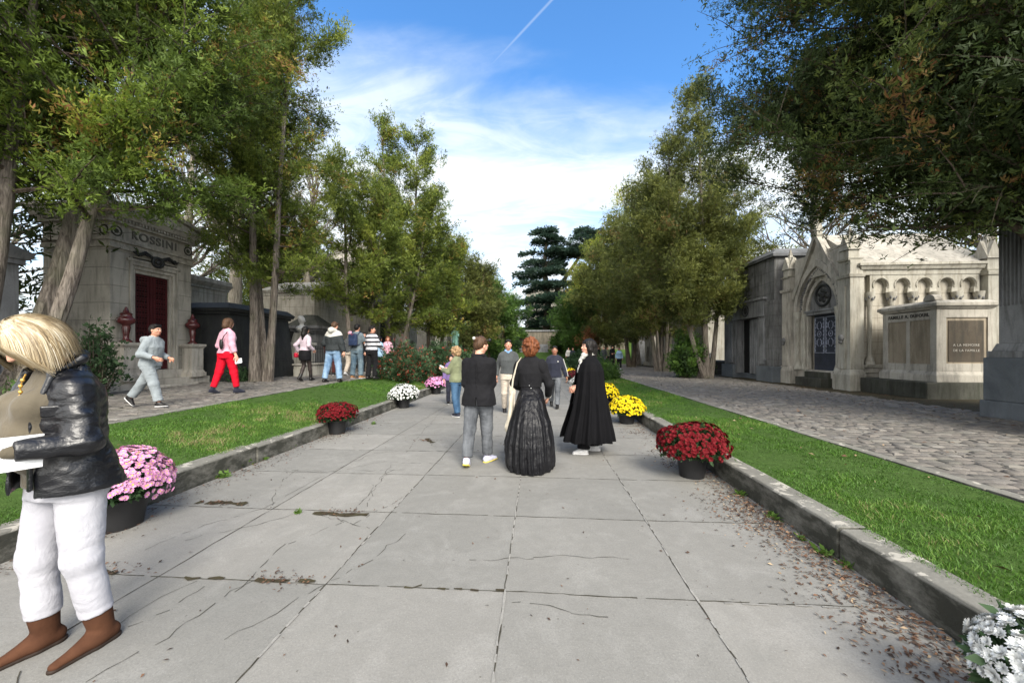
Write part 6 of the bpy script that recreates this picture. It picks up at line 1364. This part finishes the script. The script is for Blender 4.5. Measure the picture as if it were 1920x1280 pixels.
# --- blonde woman in the foreground
X0, Y0 = -2.35, 1.70
W_, J_, T_ = person('blonde woman in a black leather jacket, white jeans and brown boots reading her phone', X0, Y0, 0, 190, 1.69, 'f', feet=((-.125, -.03, 0, 0, 4), (.125, .06, 0, 0, -6)),
    wrists=((-.14, .30, 1.09), (.08, .32, 1.13)), hints=((-.5, -.55, -.8), (.6, -.4, -.8)), palms=((.55, -.2, .8), (-.5, -.2, .85)), lean=.10, yaw=2, pitch=44, top=None, trousers=('jeans_white', .023, .180, .97), shoes=('suede', 'sole_dark'), hair=None, res=.0075, hres=.0052, boot=.10, point=.045, curl=(.75, .8), girth=.86, shoe_k=1.08, fold_t=.0045)
def jacket_blonde():
    b = Sdf(); b.sect(lean_sec(SEC_F, .10, add=.018, zlo=.865), .04); b.ell((0, .135, 1.12), (.13, .10, .17), .05); b.ell((-.06, .15, 1.27), (.075, .07, .08), .04); b.ell((.06, .15, 1.27), (.075, .07, .08), .04)
    for i in (0, 1):
        sh, el, wt = J_['a%d' % i]; b.cap(el, el + (wt - el) * .95, .045, .036, .02, flat_b=True)
    b.build('blouse', M['c_taupe'], W_, .0075, wr(3, .006))
    s = Sdf(); S = [(.835, 0, -.005, .222, .188), (.95, 0, .008, .208, .172), (1.08, 0, .03, .182, .145), (1.25, 0, .03, .192, .148), (1.35, 0, .025, .178, .125), (1.42, 0, .03, .14, .10), (1.47, 0, .035, .095, .085)]
    s.sect(S, .03); sh_in = [(z - .02 if i == 0 else z + (.02 if i == 6 else 0), cx, cy_, a - .014, b_ - .014) for i, (z, cx, cy_, a, b_) in enumerate(S)]
    s.sect(sh_in, .004, 's'); s.box((.0, .26, 1.14), (.088, .16, .42), .01, .01, 's')                       # open down the front
    for i in (0, 1):
        sh, el, wt = J_['a%d' % i]; s.cap(sh + A3((0, .01, -.02)), el, .072, .060, .035); s.cap(el, el + (wt - el) * (.80 if i == 0 else .86), .060, .048, .03, flat_b=True)
    s.build('jacket', M['leather'], W_, .0075, wr(8, .012, (8, 8, 15)))
    c = Sdf(); c.cap((-.09, .10, 1.43), (-.095, .0, 1.50), .018, .022, .02); c.cap((-.095, .0, 1.50), (0, -.05, 1.52), .022, .024, .02); c.cap((.09, .10, 1.43), (.095, .0, 1.50), .018, .022, .02); c.cap((.095, .0, 1.50), (0, -.05, 1.52), .022, .024, .02); c.cap((-.10, .10, 1.44), (-.105, .15, 1.30), .016, .012, .02); c.cap((.10, .10, 1.44), (.105, .15, 1.30), .016, .012, .02)
    c.build('collar', M['leather'], W_, .0075)
    k = MB(); Rz = Matrix.Translation((-.166, .117, 1.25)) @ Matrix.Rotation(R_(52), 4, 'Z') @ Matrix.Rotation(R_(-8), 4, 'X'); k.box(-.055, .055, -.004, .010, -.025, .03, Rz); part(k, 'pocket_flap', 'leather', W_, .006)
    for z in (.89, 1.03): part(MB().ball((-.092, .178, z), (.013, .008, .013), 10, 6), 'button', 'iron', W_, 0, True)
    part(MB().box(-.11, -.088, .172, .186, .885, 1.24), 'placket', 'leather', W_, .004)
    n = MB(); pts = [(-.085 + .012 * i, .185 + .006 * math.sin(i), 1.43 - .028 * i - .0 * i) for i in range(9)]; n.tube(pts, .003, 5)
    for i, p in enumerate(pts[1:]): n.ball(p, (.013, .010, .018) if i in (3, 4) else (.008, .008, .009), 8, 6)
    part(n, 'necklace', 'gold', W_, 0, True)
jacket_blonde()
def hair_blonde():
    rng = np.random.default_rng(2); T = T_; n = 6500; m = 12
    s = Sdf(); s.ell((0, -.018, .122), (.082, .100, .090), .02, T=T)
    def c(a, b, ra, rb, k=.03): s.cap(a, b, ra, rb, k, T=T)
    c((0, -.055, .11), (0, -.062, .03), .080, .060); c((-.066, .0, .11), (-.086, .045, .03), .036, .026); c((.066, .0, .11), (.086, .045, .03), .036, .026); s.box((0, .16, .045), (.062, .09, .095), .02, .02, 's', T=T)
    base = s.build('hair', M['blonde'], W_, .0065); me = base.data; a = me.attributes.new('tint', 'FLOAT', 'FACE'); a.data.foreach_set('value', np.full(len(me.polygons), .25, np.float32))
    th = rng.uniform(0, 2 * math.pi, n); part_x = .018; r0 = rng.uniform(0, 1, n) ** .6
    V = []; A = []; down = (T[0].T @ A3((0, 0, -1)))                        # gravity in the head's own frame
    for i in range(n):
        a = th[i]; 
        if rng.random() < .12 and math.sin(a) > .6: continue
        el = (1 - r0[i]) * 1.45 + .0; d = np.array((math.cos(a) * math.cos(el), math.sin(a) * math.cos(el), math.sin(el))); p = np.array((0, -.018, .125)) + d * np.array((.084, .101, .093)) * rng.uniform(1.0, 1.05)
        if p[1] > .06 and p[2] < .15: continue
        L = rng.uniform(.13, .20) if r0[i] > .3 else rng.uniform(.20, .28); step = L / m; q = [p.copy()]; v = unit(np.array((d[0], d[1] * .7 - .25, -.35 + .3 * (1 - r0[i]))))
        fly = rng.random() < .06; sw = rng.normal(0, .34 if fly else .10, 3); step = step * (1.15 if fly else 1)
        for k in range(m):
            w = (k / m); v = unit(v * .74 + (down * .62 + np.array((d[0] * .06, d[1] * .04 - .03, -.12))) * .62 * (.5 + w) + sw * .10)
            p = p + v * step; e = (p - np.array((0, -.018, .118))) / np.array((.093, .110, .102)); l = np.linalg.norm(e)
            if l < 1.02: p = np.array((0, -.018, .118)) + e / l * 1.02 * np.array((.093, .110, .102))
            if p[1] > .095: p[1] = .095 + (p[1] - .095) * .3
            q.append(p.copy())
        q = np.array(q); t = unit(np.gradient(q, axis=0)); sd_ = unit(np.cross(t, q - np.array((0, -.018, .10)))); w = (.0014 * (1 - .7 * np.linspace(0, 1, m + 1) ** 3))[:, None] * rng.uniform(.6, 1.5)
        V.append(np.concatenate([q - sd_ * w, q + sd_ * w], 0)); A.append(np.clip(.52 + .25 * math.sin(a * 9 + 2 * math.sin(a * 4)) + .12 * math.sin(r0[i] * 20 + a * 3) + rng.normal(0, .13), 0, 1))
    K = m + 1; F = []
    for i in range(len(V)):
        o = i * 2 * K; r = np.arange(m); F.append(np.stack([o + r, o + r + 1, o + K + r + 1, o + K + r], 1))
    V = np.concatenate(V) @ T[0].T + T[1]; F = np.concatenate(F); link_mesh('strands', np_mesh('strands', V, F, True, np.repeat(A, m)), base, M['blonde'])
hair_blonde()
def held(name, label, cat, root, build, group=None):
    """something held or carried: a thing of its own, placed in the carrier's frame but top-level"""
    bpy.context.view_layer.update(); o = build(); o.matrix_world = root.matrix_world @ o.matrix_basis if False else root.matrix_world.copy(); tag(o, label, cat, group); return o
def thing_mesh(name, mb, mat, root, label, cat, smooth=False, bevel=.002, group=None):
    o = mb.build(name, M[mat], None, smooth, bevel); bpy.context.view_layer.update(); c = Vector(mb.v[0]); o.matrix_world = root.matrix_world.copy(); tag(o, label, cat, group); return o
def slab_at(mid, u, v, hu, hv, t):
    u, v = Vector(u).normalized(), Vector(v); v = (v - u * v.dot(u)).normalized(); n = u.cross(v); Mx = Matrix((u, v, n)).transposed().to_4x4(); Mx.translation = Vector(mid); return Mx, MB().box(-hu, hu, -hv, hv, -t, t, Mx)
wl = J_['a0'][2]; wrr = J_['a1'][2]
Mx, mb = slab_at((wrr[0] - .03, wrr[1] + .085, wrr[2] + .035), (.9, .1, .1), (0, .8, .45), .038, .075, .005); ph = thing_mesh('phone', mb, 'phonepink', W_, 'pink cased phone held up in the blonde woman\'s hands', 'phone'); scr = MB().box(-.034, .034, -.07, .07, .0052, .0060, Mx).build('screen', M['phone'], ph)
Mx, mb = slab_at((wl[0] - .035, wl[1] - .02, wl[2] - .005), (.12, 1, .04), (0, -.10, 1), .105, .075, .002); bk = thing_mesh('booklet', mb, 'paper', W_, 'white folded leaflet held under the blonde woman\'s left hand', 'leaflet', bevel=0)
l_ = MB()
for i in range(9): l_.box(-.085, .05 + .03 * math.sin(i * 2.1), .055 - i * .013, .0565 - i * .013, -.0026, -.0022, Mx); l_.box(-.085, .05 + .03 * math.sin(i * 2.1), .055 - i * .013, .0565 - i * .013, .0022, .0026, Mx)
l_.build('print_lines', M['print'], bk)
# --- the boy in grey
x, y = on(282, 764, .53); K_, Jk, Tk = person('boy in a pale grey hooded tracksuit striding past the mausoleum', x, y, gl(y), 80, 1.44, 'm', feet=((-.08, -.42, .10, 48, 0), (.08, .26, 0, -2, 0)), wrists=((-.20, .22, 1.02), (.24, .26, 1.04)), hints=((-.3, -1, -.5), (.3, -1, -.5)),
    lean=.14, yaw=-8, pitch=2, top=('c_hoodie', .86, .036), trousers=('c_hoodie', .034, .12, 1.0), shoes=('shoe_black', 'sole_white'), hair=('short', 'hair_black'), skinm='skin2', face='plain', res=.009, head=1.08, group=GV)
s = Sdf(); s.cap((-.07, -.02, 1.44), (0, -.12, 1.40), .045, .05, .04); s.cap((.07, -.02, 1.44), (0, -.12, 1.40), .045, .05, .04); s.cap((0, -.12, 1.42), (0, -.15, 1.33), .055, .03, .04); s.build('hood', M['c_hoodie'], K_, .009, wr(2, .008))
# --- pink jumper, red trousers
x, y = on(425, 736, .57); P_, Jp, Tp = person('woman in a pale pink jumper and bright red trousers seen from behind', x, y, gl(y), 14, 1.70, 'f', feet=((-.17, -.16, .02, 12, 0), (.17, .14, 0, 0, -25)), wrists=((-.20, .22, 1.0), (.30, .0, .86)), lean=.04, yaw=5, pitch=14, top=('c_pink', .92, .034), trousers=('c_red', .022, .13, 1.06),
    shoes=('c_navy', 'c_navy'), hair=('bob', 'hair_brown'), res=.010, girth=1.15, full_sleeve=.72, boot=.05, group=GV)
b = MB(); b.tube([(.17, -.10, 1.40), (.13, -.155, 1.30), (.10, -.17, 1.20)], .012, 6); sb = Sdf(); sb.ell((.10, -.185, 1.12), (.045, .035, .12), .02); o = sb.build('handbag', M['bagblack'], None, .008); bpy.context.view_layer.update(); o.matrix_world = P_.matrix_world.copy(); tag(o, 'small black shoulder bag on the pink jumper', 'bag'); b.build('strap', M['bagblack'], o, True)
w_ = Jp['a1'][2]; Mx, mb = slab_at((w_[0] + .02, w_[1] + .04, w_[2] - .12), (.8, .5, .2), (0, .3, 1), .07, .055, .004); thing_mesh('leaflet', mb, 'paper', P_, 'folded white leaflet in the right hand of the pink jumper woman', 'leaflet')
# --- girl with long dark hair and black skirt
x, y = on(572, 714, .6); G_, Jg, Tg = person('young woman with long dark hair, pale blouse, black skirt and tights walking away', x, y, gl(y), 12, 1.68, 'f', feet=((-.05, -.12, .04, 25), (.05, .22, 0, 0)), wrists=((-.26, .0, .92), (.24, .10, .98)), lean=.03, pitch=4, top=('c_blouse', .97, .026), trousers=None, legs_mat='c_tights', shoes=('shoe_black', 'shoe_black'), hair=('long', 'hair_black'), res=.011, boot=.10, group=GV)
s = Sdf(); s.sect([(.66, 0, 0, .17, .155), (.80, 0, -.01, .185, .165), (.92, 0, -.01, .182, .145), (1.04, 0, .0, .14, .11)], .02); s.build('skirt', M['c_black'], G_, .011, wr(5, .006))
s = Sdf(); s.box((-.31, .0, .82), (.05, .10, .075), .03, .02); o = s.build('handbag', M['redbag'], None, .01); bpy.context.view_layer.update(); o.matrix_world = G_.matrix_world.copy(); tag(o, 'small red handbag hanging from the left arm of the girl in the black skirt', 'bag'); MB().tube([(-.31, -.07, .88), (-.29, -.02, 1.05), (-.29, .03, 1.05), (-.31, .08, .88)], .006, 5).build('strap', M['redbag'], o, True)
s = Sdf(); s.box((-.34, .06, .95), (.03, .09, .13), .02, .03); o = s.build('plastic_bag', M['c_white'], None, .01, wr(9, .02)); bpy.context.view_layer.update(); o.matrix_world = G_.matrix_world.copy(); tag(o, 'crumpled white carrier bag on the arm of the girl in the black skirt', 'bag')
# --- man in two tone jacket
x, y = on(625, 716, .6); H_, Jh, Th = person('man in a white and charcoal hooded jacket and light blue jeans seen from behind', x, y, gl(y), 3, 1.80, 'm', feet=((-.19, -.10, .0, 6), (.17, .06, 0, 0)), wrists=((-.24, .22, 1.02), (.32, .0, .84)), lean=.05, pitch=22, top=('yoke', .90, .062), trousers=('jeans_blue', .034, .10, 1.04), shoes=('shoe_black', 'shoe_black'), hair=('short', 'hair_brown'), res=.011, group=GV)
s = Sdf(); s.cap((-.09, -.03, 1.46), (0, -.12, 1.47), .055, .06, .05); s.cap((.09, -.03, 1.46), (0, -.12, 1.47), .055, .06, .05); s.ell((0, -.09, 1.50), (.10, .07, .06), .04); s.build('hood', M['yoke'], H_, .011, wr(4, .012))
# --- the one behind him in maroon
x, y = on(621, 703, .6); person('person in dark maroon trousers hidden behind the two tone jacket', x, y, gl(y), 0, 1.72, 'm', top=('c_maroon', .88, .03), trousers=('c_maroon', .03, .10, 1.0), hair=('short', 'hair_white'), res=.013, group=GV)
# --- group with the backpack
x, y = on(656, 703, .6); person('person in beige trousers and a pale cap left of the backpack', x, y, gl(y), 10, 1.70, 'm', feet=((-.08, -.12, .03, 20), (.08, .16, 0, 0)), top=('c_grey', .90, .03), trousers=('c_beige', .03, .10, 1.0), shoes=('shoe_white', 'sole_white'), hair=('cap', 'c_pink'), res=.013, group=GV)
x, y = on(669, 709, .6); B_, Jb, Tb = person('man in a slate shirt and teal jeans wearing a navy backpack', x, y, gl(y), 4, 1.84, 'm', feet=((-.10, -.06, .0, 5), (.13, .04, 0, 0, -35)), wrists=((-.22, .26, 1.08), (.22, .30, 1.06)), lean=.02, pitch=4, top=('c_slate', .88, .032), trousers=('jeans_teal', .032, .10, 1.02), shoes=('shoe_tan', 'sole_white'), hair=('short', 'hair_black'), skinm='skin2', full_sleeve=.2, res=.011, group=GV)
s = Sdf(); s.box((-.01, -.20, 1.22), (.15, .075, .20), .06, .02); s.box((-.01, -.27, 1.14), (.11, .03, .10), .03, .02); o = s.build('backpack', M['c_backpack'], None, .011, wr(6, .008)); bpy.context.view_layer.update(); o.matrix_world = B_.matrix_world.copy(); tag(o, 'navy backpack on the man in the slate shirt', 'backpack')
for sx in (-1, 1): MB().tube([(sx * .10, -.14, 1.38), (sx * .13, -.03, 1.49), (sx * .13, .11, 1.36), (sx * .16, .0, 1.12), (sx * .13, -.14, 1.06)], .016, 6).build('strap', M['c_backpack'], o, True)
MB().tube([(-.05, -.275, 1.42), (0, -.28, 1.37), (.05, -.275, 1.42)], .005, 5).build('zip', M['redbag'], o, True)
x, y = on(680, 698, .6); person('dark haired person looking over the shoulder of the backpack wearer', x, y, gl(y), 60, 1.76, 'm', yaw=-40, top=('c_black2', .86, .03), trousers=('c_black', .03, .10, 1.0), hair=('short', 'hair_black'), skinm='skin', face='plain', res=.013, group=GV)
x, y = on(697, 710, .6); person('man in a black and white striped jumper looking to the right', x, y, gl(y), 18, 1.76, 'm', feet=((-.09, -.05, 0, 0), (.10, .06, 0, 0, -20)), wrists=((-.20, .30, 1.08), (.16, .33, 1.0)), yaw=-62, pitch=0, top=('stripes', .90, .040), trousers=('c_black2', .034, .095, 1.02), shoes=('shoe_black', 'shoe_black'), hair=('short', 'hair_black'), skinm='skin2', face='plain', res=.011, group=GV)
x, y = on(711, 703, .6); person('child in a light blue jacket between the striped jumper and the rose bush', x, y, gl(y), 20, 1.50, 'f', top=('c_ltblue', .82, .045), trousers=('c_black', .03, .10, 1.0), shoes=('shoe_white', 'sole_white'), hair=('long', 'hair_black'), res=.013, group=GV)
x, y = on(727, 696, .6); person('woman with reddish hair behind the rose bush', x, y, gl(y), 150, 1.62, 'f', top=('c_pink', .86, .04), trousers=('c_black', .03, .10, 1.0), hair=('wavy', 'hair_auburn'), face='plain', res=.014, group=GV)
# --- woman in the green jacket with a phone
x, y = on(856, 780, 0); Q_, Jq, Tq = person('curly haired woman in a sage green jacket and blue jeans holding a phone', x, y, 0, -68, 1.62, 'f', feet=((-.08, -.05, 0, 0), (.08, .05, 0, 0)), wrists=((-.10, .36, 1.16), (.10, .36, 1.18)), hints=((-.5, -.5, -1), (.5, -.5, -1)), palms=((.4, 0, .9), (-.4, 0, .9)), yaw=4, pitch=22, lean=.0, top=('c_olive', .86, .04), trousers=('jeans_dark', .028, .10, 1.0), shoes=('c_navy', 'sole_white'), hair=('curly', 'hair_mix', 3), face='plain', res=.009, group=GC)
w_ = Jq['a1'][2]; Mx, mb = slab_at((w_[0] - .09, w_[1] + .08, w_[2] + .04), (.9, 0, 0), (0, .8, .5), .038, .075, .005); thing_mesh('phone', mb, 'paper', Q_, 'pale phone in the hands of the woman in the green jacket', 'phone')
x, y = on(846, 757, 0); person('small dark clothed figure beyond the woman in the green jacket', x, y, 0, 170, 1.42, 'f', top=('c_purple', .84, .04), trousers=('c_navy', .03, .1, 1.0), shoes=('shoe_black', 'sole_white'), hair=('long', 'hair_black'), res=.012, face='plain', group=GC)
# --- walker in the blazer
x, y = on(898, 868, 0); A_, Ja, Ta = person('person in a black blazer and grey jeans walking away in yellow trainers', x, y, 0, 4, 1.71, 'm', feet=((-.12, -.17, .02, 24, 4), (.10, .12, .0, -4, -38)), wrists=((-.13, .24, 1.10), (.12, .28, 1.14)), hints=((-.25, -1, -.5), (.25, -1, -.5)), lean=.03, yaw=-36, pitch=16, roll=6, top=None, trousers=('jeans_grey', .028, .115, 1.04), shoes=('shoe_lilac', 'shoe_yellow'), hair=('bun', 'hair_brown'), face='plain', res=.0085, group=GC)
s = Sdf(); s.sect([(.80, 0, -.008, .240, .185), (.90, 0, -.008, .226, .175), (1.08, 0, .01, .188, .138), (1.26, 0, .012, .200, .145), (1.36, 0, .005, .188, .125), (1.42, 0, .0, .145, .10), (1.47, 0, .0, .082, .075)], .03)
for i in (0, 1):
    sh, el, wt = Ja['a%d' % i]; s.cap(sh + A3((0, 0, -.008)), el, .070, .058, .04); s.cap(el, el + (wt - el) * .92, .058, .044, .02, flat_b=True)
s.box((0, -.2, .82), (.006, .12, .09), .002, .01, 's'); s.build('blazer', M['c_black'], A_, .0085, wr(14, .010, (8, 8, 7)))
MB().box(-.0015, .0015, -.149, -.139, .90, 1.38).build('back_seam', M['c_black2'], A_); s = Sdf(); s.cap((-.07, -.05, 1.47), (.07, -.05, 1.47), .022, .022, .02); s.cap((-.08, .03, 1.465), (-.07, -.05, 1.47), .02, .022, .02); s.cap((.08, .03, 1.465), (.07, -.05, 1.47), .02, .022, .02); s.build('collar', M['c_black'], A_, .0085)
tr_ = lambda p: tuple(float(v) for v in (Ta[0] @ A3(p) + Ta[1])); MB().ball(tr_((.0, -.158, .150)), (.022, .016, .022), 8, 6).build('hair_tie', M['c_white'], A_, True)
g_ = MB(); g_.tube([tr_((.084, -.02, .17)), tr_((.09, .05, .19)), tr_((.045, .075, .205))], .006, 6); g_.ball(tr_((.055, .072, .200)), .024, 8, 6); g_.build('sunglasses', M['iron'], A_, True)
# --- man in the charcoal jumper
x, y = on(953, 775, 0); S_, Js, Ts = person('man in a charcoal jumper over a blue collar and pale trousers walking towards us', x, y, 0, 176, 1.80, 'm', feet=((-.09, .10, .0, -8), (.09, -.16, .03, 26)), wrists=((-.27, .10, .86), (.28, -.04, .87)), lean=.02, yaw=6, pitch=0, top=('c_grey', .93, .026), trousers=('c_beige', .026, .10, .98), shoes=('shoe_black', 'shoe_black'), hair=('short', 'hair_black'), skinm='skin2', face='plain', res=.009, group=GC)
s = Sdf(); s.cap((-.065, .03, 1.475), (0, .085, 1.43), .022, .02, .02); s.cap((.065, .03, 1.475), (0, .085, 1.43), .022, .02, .02); s.cap((-.065, .03, 1.475), (-.05, -.06, 1.50), .022, .022, .02); s.cap((.065, .03, 1.475), (.05, -.06, 1.50), .022, .022, .02); s.build('shirt_collar', M['c_blue'], S_, .009)
# --- teenager in the navy track top
x, y = on(1040, 764, 0); N_, Jn, Tn_ = person('boy in a navy track top with white arm stripe and grey trousers', x, y, 0, 182, 1.66, 'm', feet=((-.07, .20, .0, -10), (.09, -.30, .07, 40)), wrists=((-.33, .02, .86), (.25, .10, .86)), lean=.03, yaw=-2, pitch=0, top=('c_navy', .86, .036), trousers=('jeans_grey', .026, .10, .98), shoes=('shoe_black', 'shoe_black'), hair=('short', 'hair_black'), skinm='skin3', face='plain', res=.009, group=GC)
sh, el, wt = Jn['a0']; q = MB(); d_ = A3((-.062, .035, 0)); q.tube([tuple(sh + d_ * 1.1), tuple(el + d_ * 1.0), tuple(el + (wt - el) * .9 + d_ * .8)], .011, 6); q.build('arm_stripe', M['c_white'], N_, True)
MB().ball((-.09, .155, 1.30), (.018, .006, .018), 8, 6).build('emblem', M['c_white'], N_, True)
# --- woman in Victorian dress
x, y = on(995, 868, 0); V_, Jv, Tv = person('woman with auburn curls in a black Victorian bustle dress seen from behind', x, y, 0, 2, 1.68, 'f', wrists=((-.19, .30, 1.02), (.24, .16, .92)), hints=((-.5, -.8, -.5), (.6, -.8, -.4)), lean=.0, yaw=-6, pitch=6, top=('c_black2', 1.06, .030), trousers=None, legs_mat='c_tights', shoes=('shoe_black', 'shoe_black'), hair=('curly', 'hair_auburn', 9), res=.0085, full_sleeve=1.0, group=GC)
def pleat(n, amp, z0, z1, ph=0):
    def f(th, z):
        t = np.clip((z1 - z) / (z1 - z0), 0, 1); return 1 + amp * t ** .7 * (np.sin(n * th + ph + 1.3 * np.sin(3 * th)) * .6 + np.sin(2.3 * n * th + 2 * ph + z * 3) * .3 + np.cos(th * 5 + z * 4) * .4)
    return f
s = Sdf(); s.sect([(.012, .01, -.16, .305, .40), (.10, .0, -.155, .325, .41), (.35, -.005, -.14, .325, .40), (.60, 0, -.115, .28, .36), (.76, 0, -.085, .225, .30), (.90, 0, -.055, .190, .235), (.98, 0, -.025, .168, .16), (1.04, 0, -.01, .142, .118)], .03, mod=pleat(17, .060, .1, 1.0), pw=2.1); s.build('skirt', M['taffeta'], V_, .0095, wr(21, .010, (13, 13, 6)))
s = Sdf(); s.sect([(.96, 0, -.012, .155, .130), (1.06, 0, .0, .136, .106), (1.19, 0, .004, .158, .128)], .01); cs = s.build('corset', M['c_black'], V_, .008); b = MB()
for i in range(6): b.ball((-.012 if i % 2 else .012, -.131 + .012 * abs(i - 2), .985 + i * .034), .0085, 8, 6)
b.build('buttons', M['silver'], cs, True)
for i in (0, 1):
    sh, el, wt = Jv['a%d' % i]; s = Sdf(); s.ell(sh + A3((0, 0, -.03)), (.085, .085, .10), .03); s.cap(sh, el, .07, .05, .03); s.build('puff_sleeve', M['c_black2'], V_, .009, wr(30 + i, .012)); c = Sdf(); c.cap(el + (wt - el) * .86, wt, .045, .05, .01, flat_b=True, flat_a=True); c.build('cuff', M['c_white'], V_, .009)
def tote():
    s = Sdf(); s.cap((-.265, -.02, .96), (-.285, -.03, .50), .045, .085, .05, sq=A3((1.4, .85, 1))); s.ell((-.285, -.03, .50), (.07, .10, .09), .04); o = s.build('tote_bag', M['c_offwhite'], None, .009, wr(7, .016, (8, 8, 4))); bpy.context.view_layer.update(); o.matrix_world = V_.matrix_world.copy(); tag(o, 'cream canvas tote bag hanging from the Victorian lady\'s shoulder', 'bag')
    for dy_ in (-.075, .0): MB().tube([(-.262, -.03 + dy_, .97), (-.235, -.05 + dy_, 1.18), (-.175, -.05 + dy_ * .7, 1.40), (-.13, .0, 1.465), (-.15, .09, 1.38), (-.25, .07, 1.10), (-.262, .04, .97)], .009, 6).build('strap', M['c_offwhite'], o, True)
tote()
# --- woman in the black cape
x, y = on(1103, 848, 0); E_, Je, Te = person('smiling dark haired woman in a long black cape with a white ruffled collar', x, y, 0, -92, 1.69, 'f', feet=((-.10, .12, 0, 0, 0), (.10, -.10, 0, 0, 0)), wrists=((-.10, .17, 1.0), (.10, .17, 1.0)), hints=((-.15, -1, -.3), (.15, -1, -.3)), lean=.0, yaw=16, pitch=-2, top=('c_black', .98, .016), trousers=('c_black', .045, .09, 1.0), shoes=('shoe_white', 'sole_white'), hair=('wavy', 'hair_black'), skinm='skin', face='smile', res=.0075, group=GC)
def cape():
    # opens along the front (+Y); hem sweeps wide towards the front left of the picture
    def mod(th, z): t = np.clip((1.42 - z) / 1.1, 0, 1); return 1 + .10 * t ** 1.2 * (np.sin(13 * th + .8 * np.sin(2 * th)) * .75 + .35 * np.sin(29 * th + 1)) + .015 * np.sin(13 * th)
    S = [(.20, .0, .02, .34, .40), (.28, .0, .02, .34, .385), (.65, 0, .0, .30, .30), (1.0, 0, -.01, .272, .235), (1.25, 0, -.015, .262, .205), (1.35, 0, -.015, .240, .17), (1.40, 0, -.012, .20, .14), (1.45, 0, -.012, .13, .105), (1.485, 0, -.012, .085, .08)]
    s = Sdf(); s.sect(S, .02, mod=mod, pw=2.2); I = [(z - (.03 if i == 0 else 0) + (.02 if i == len(S) - 1 else 0), a, b, c - .022, d - .022) for i, (z, a, b, c, d) in enumerate(S)]; s.sect(I, .004, 's', mod=mod, pw=2.2)
    s.box((0, .30, 1.1), (.10, .26, .5), .02, .03, 's'); s.box((0, .5, .45), (.14, .34, .3), .02, .03, 's')
    s.build('cape', M['c_cape'], E_, .008, wr(40, .006, (5, 5, 2)))
cape()
s = Sdf()
for i in range(7): s.ell((.012 * math.sin(i * 2.4), .125 + .012 * math.sin(i * 1.7) + (.01 if i > 2 else -.01 * (3 - i)), 1.44 - i * .042), (.045 + .004 * (i % 2), .026, .03), .012)
s.cap((-.05, .0, 1.49), (.05, .0, 1.49), .03, .03, .02); s.cap((0, -.04, 1.495), (0, .05, 1.485), .06, .06, .02); s.build('jabot', M['c_white'], E_, .007, wr(41, .014, (22, 22, 22)))
# --- far visitors on the right walk
FAR = [(1161, 692, 1.55, 182, 'c_ltblue', 'c_black2', 'hair_brown', 'f', 'figure in a light blue jacket walking towards us, farthest right of the far group'), (1148, 688, 1.74, 175, 'c_black2', 'c_black', 'hair_black', 'f', 'woman in black with folded arms left of the light blue jacket'), (1132, 686.5, 1.68, 185, 'c_grey', 'jeans_grey', 'hair_brown', 'm', 'grey clothed visitor behind the cape\'s shoulder'),
       (1121, 685.5, 1.72, 170, 'c_black', 'c_black', 'hair_black', 'm', 'dark visitor deeper in the shade of the right walk'), (1113, 684.5, 1.66, 190, 'c_maroon', 'jeans_dark', 'hair_brown', 'f', 'visitor in maroon among the far dark group'), (1066, 684, 1.66, 180, 'c_white', 'c_black2', 'hair_black', 'f', 'far visitor in white left of the caped woman'),
       (1074, 685.5, 1.6, 175, 'c_navy', 'c_beige', 'hair_brown', 'm', 'far visitor in navy left of the caped woman'), (1139, 684, 1.7, 180, 'c_olive', 'c_black2', 'hair_mix', 'm', 'olive jacket half hidden behind the woman in black')]
for i, (px_, py_, H, hd, tp, tr__, hr, sx, lb) in enumerate(FAR):
    x, y = on(px_, py_, GR); cr_ = i == 1
    person(lb, x, y, GR, hd, H, sx, feet=((-.09, .10, 0, 0), (.09, -.12, .02, 15)) if i % 2 == 0 else ((-.09, 0, 0, 0), (.09, .02, 0, 0)), wrists=((-.10, .24, 1.12), (.10, .24, 1.08)) if cr_ else None, top=(tp, .84, .04), trousers=(tr__, .03, .10, 1.0), shoes=('shoe_white' if i == 0 else 'shoe_black', 'sole_white' if i == 0 else 'shoe_black'), hair=('long' if sx == 'f' else 'short', hr), res=.016, face='plain' if i < 3 else None, group=GF)
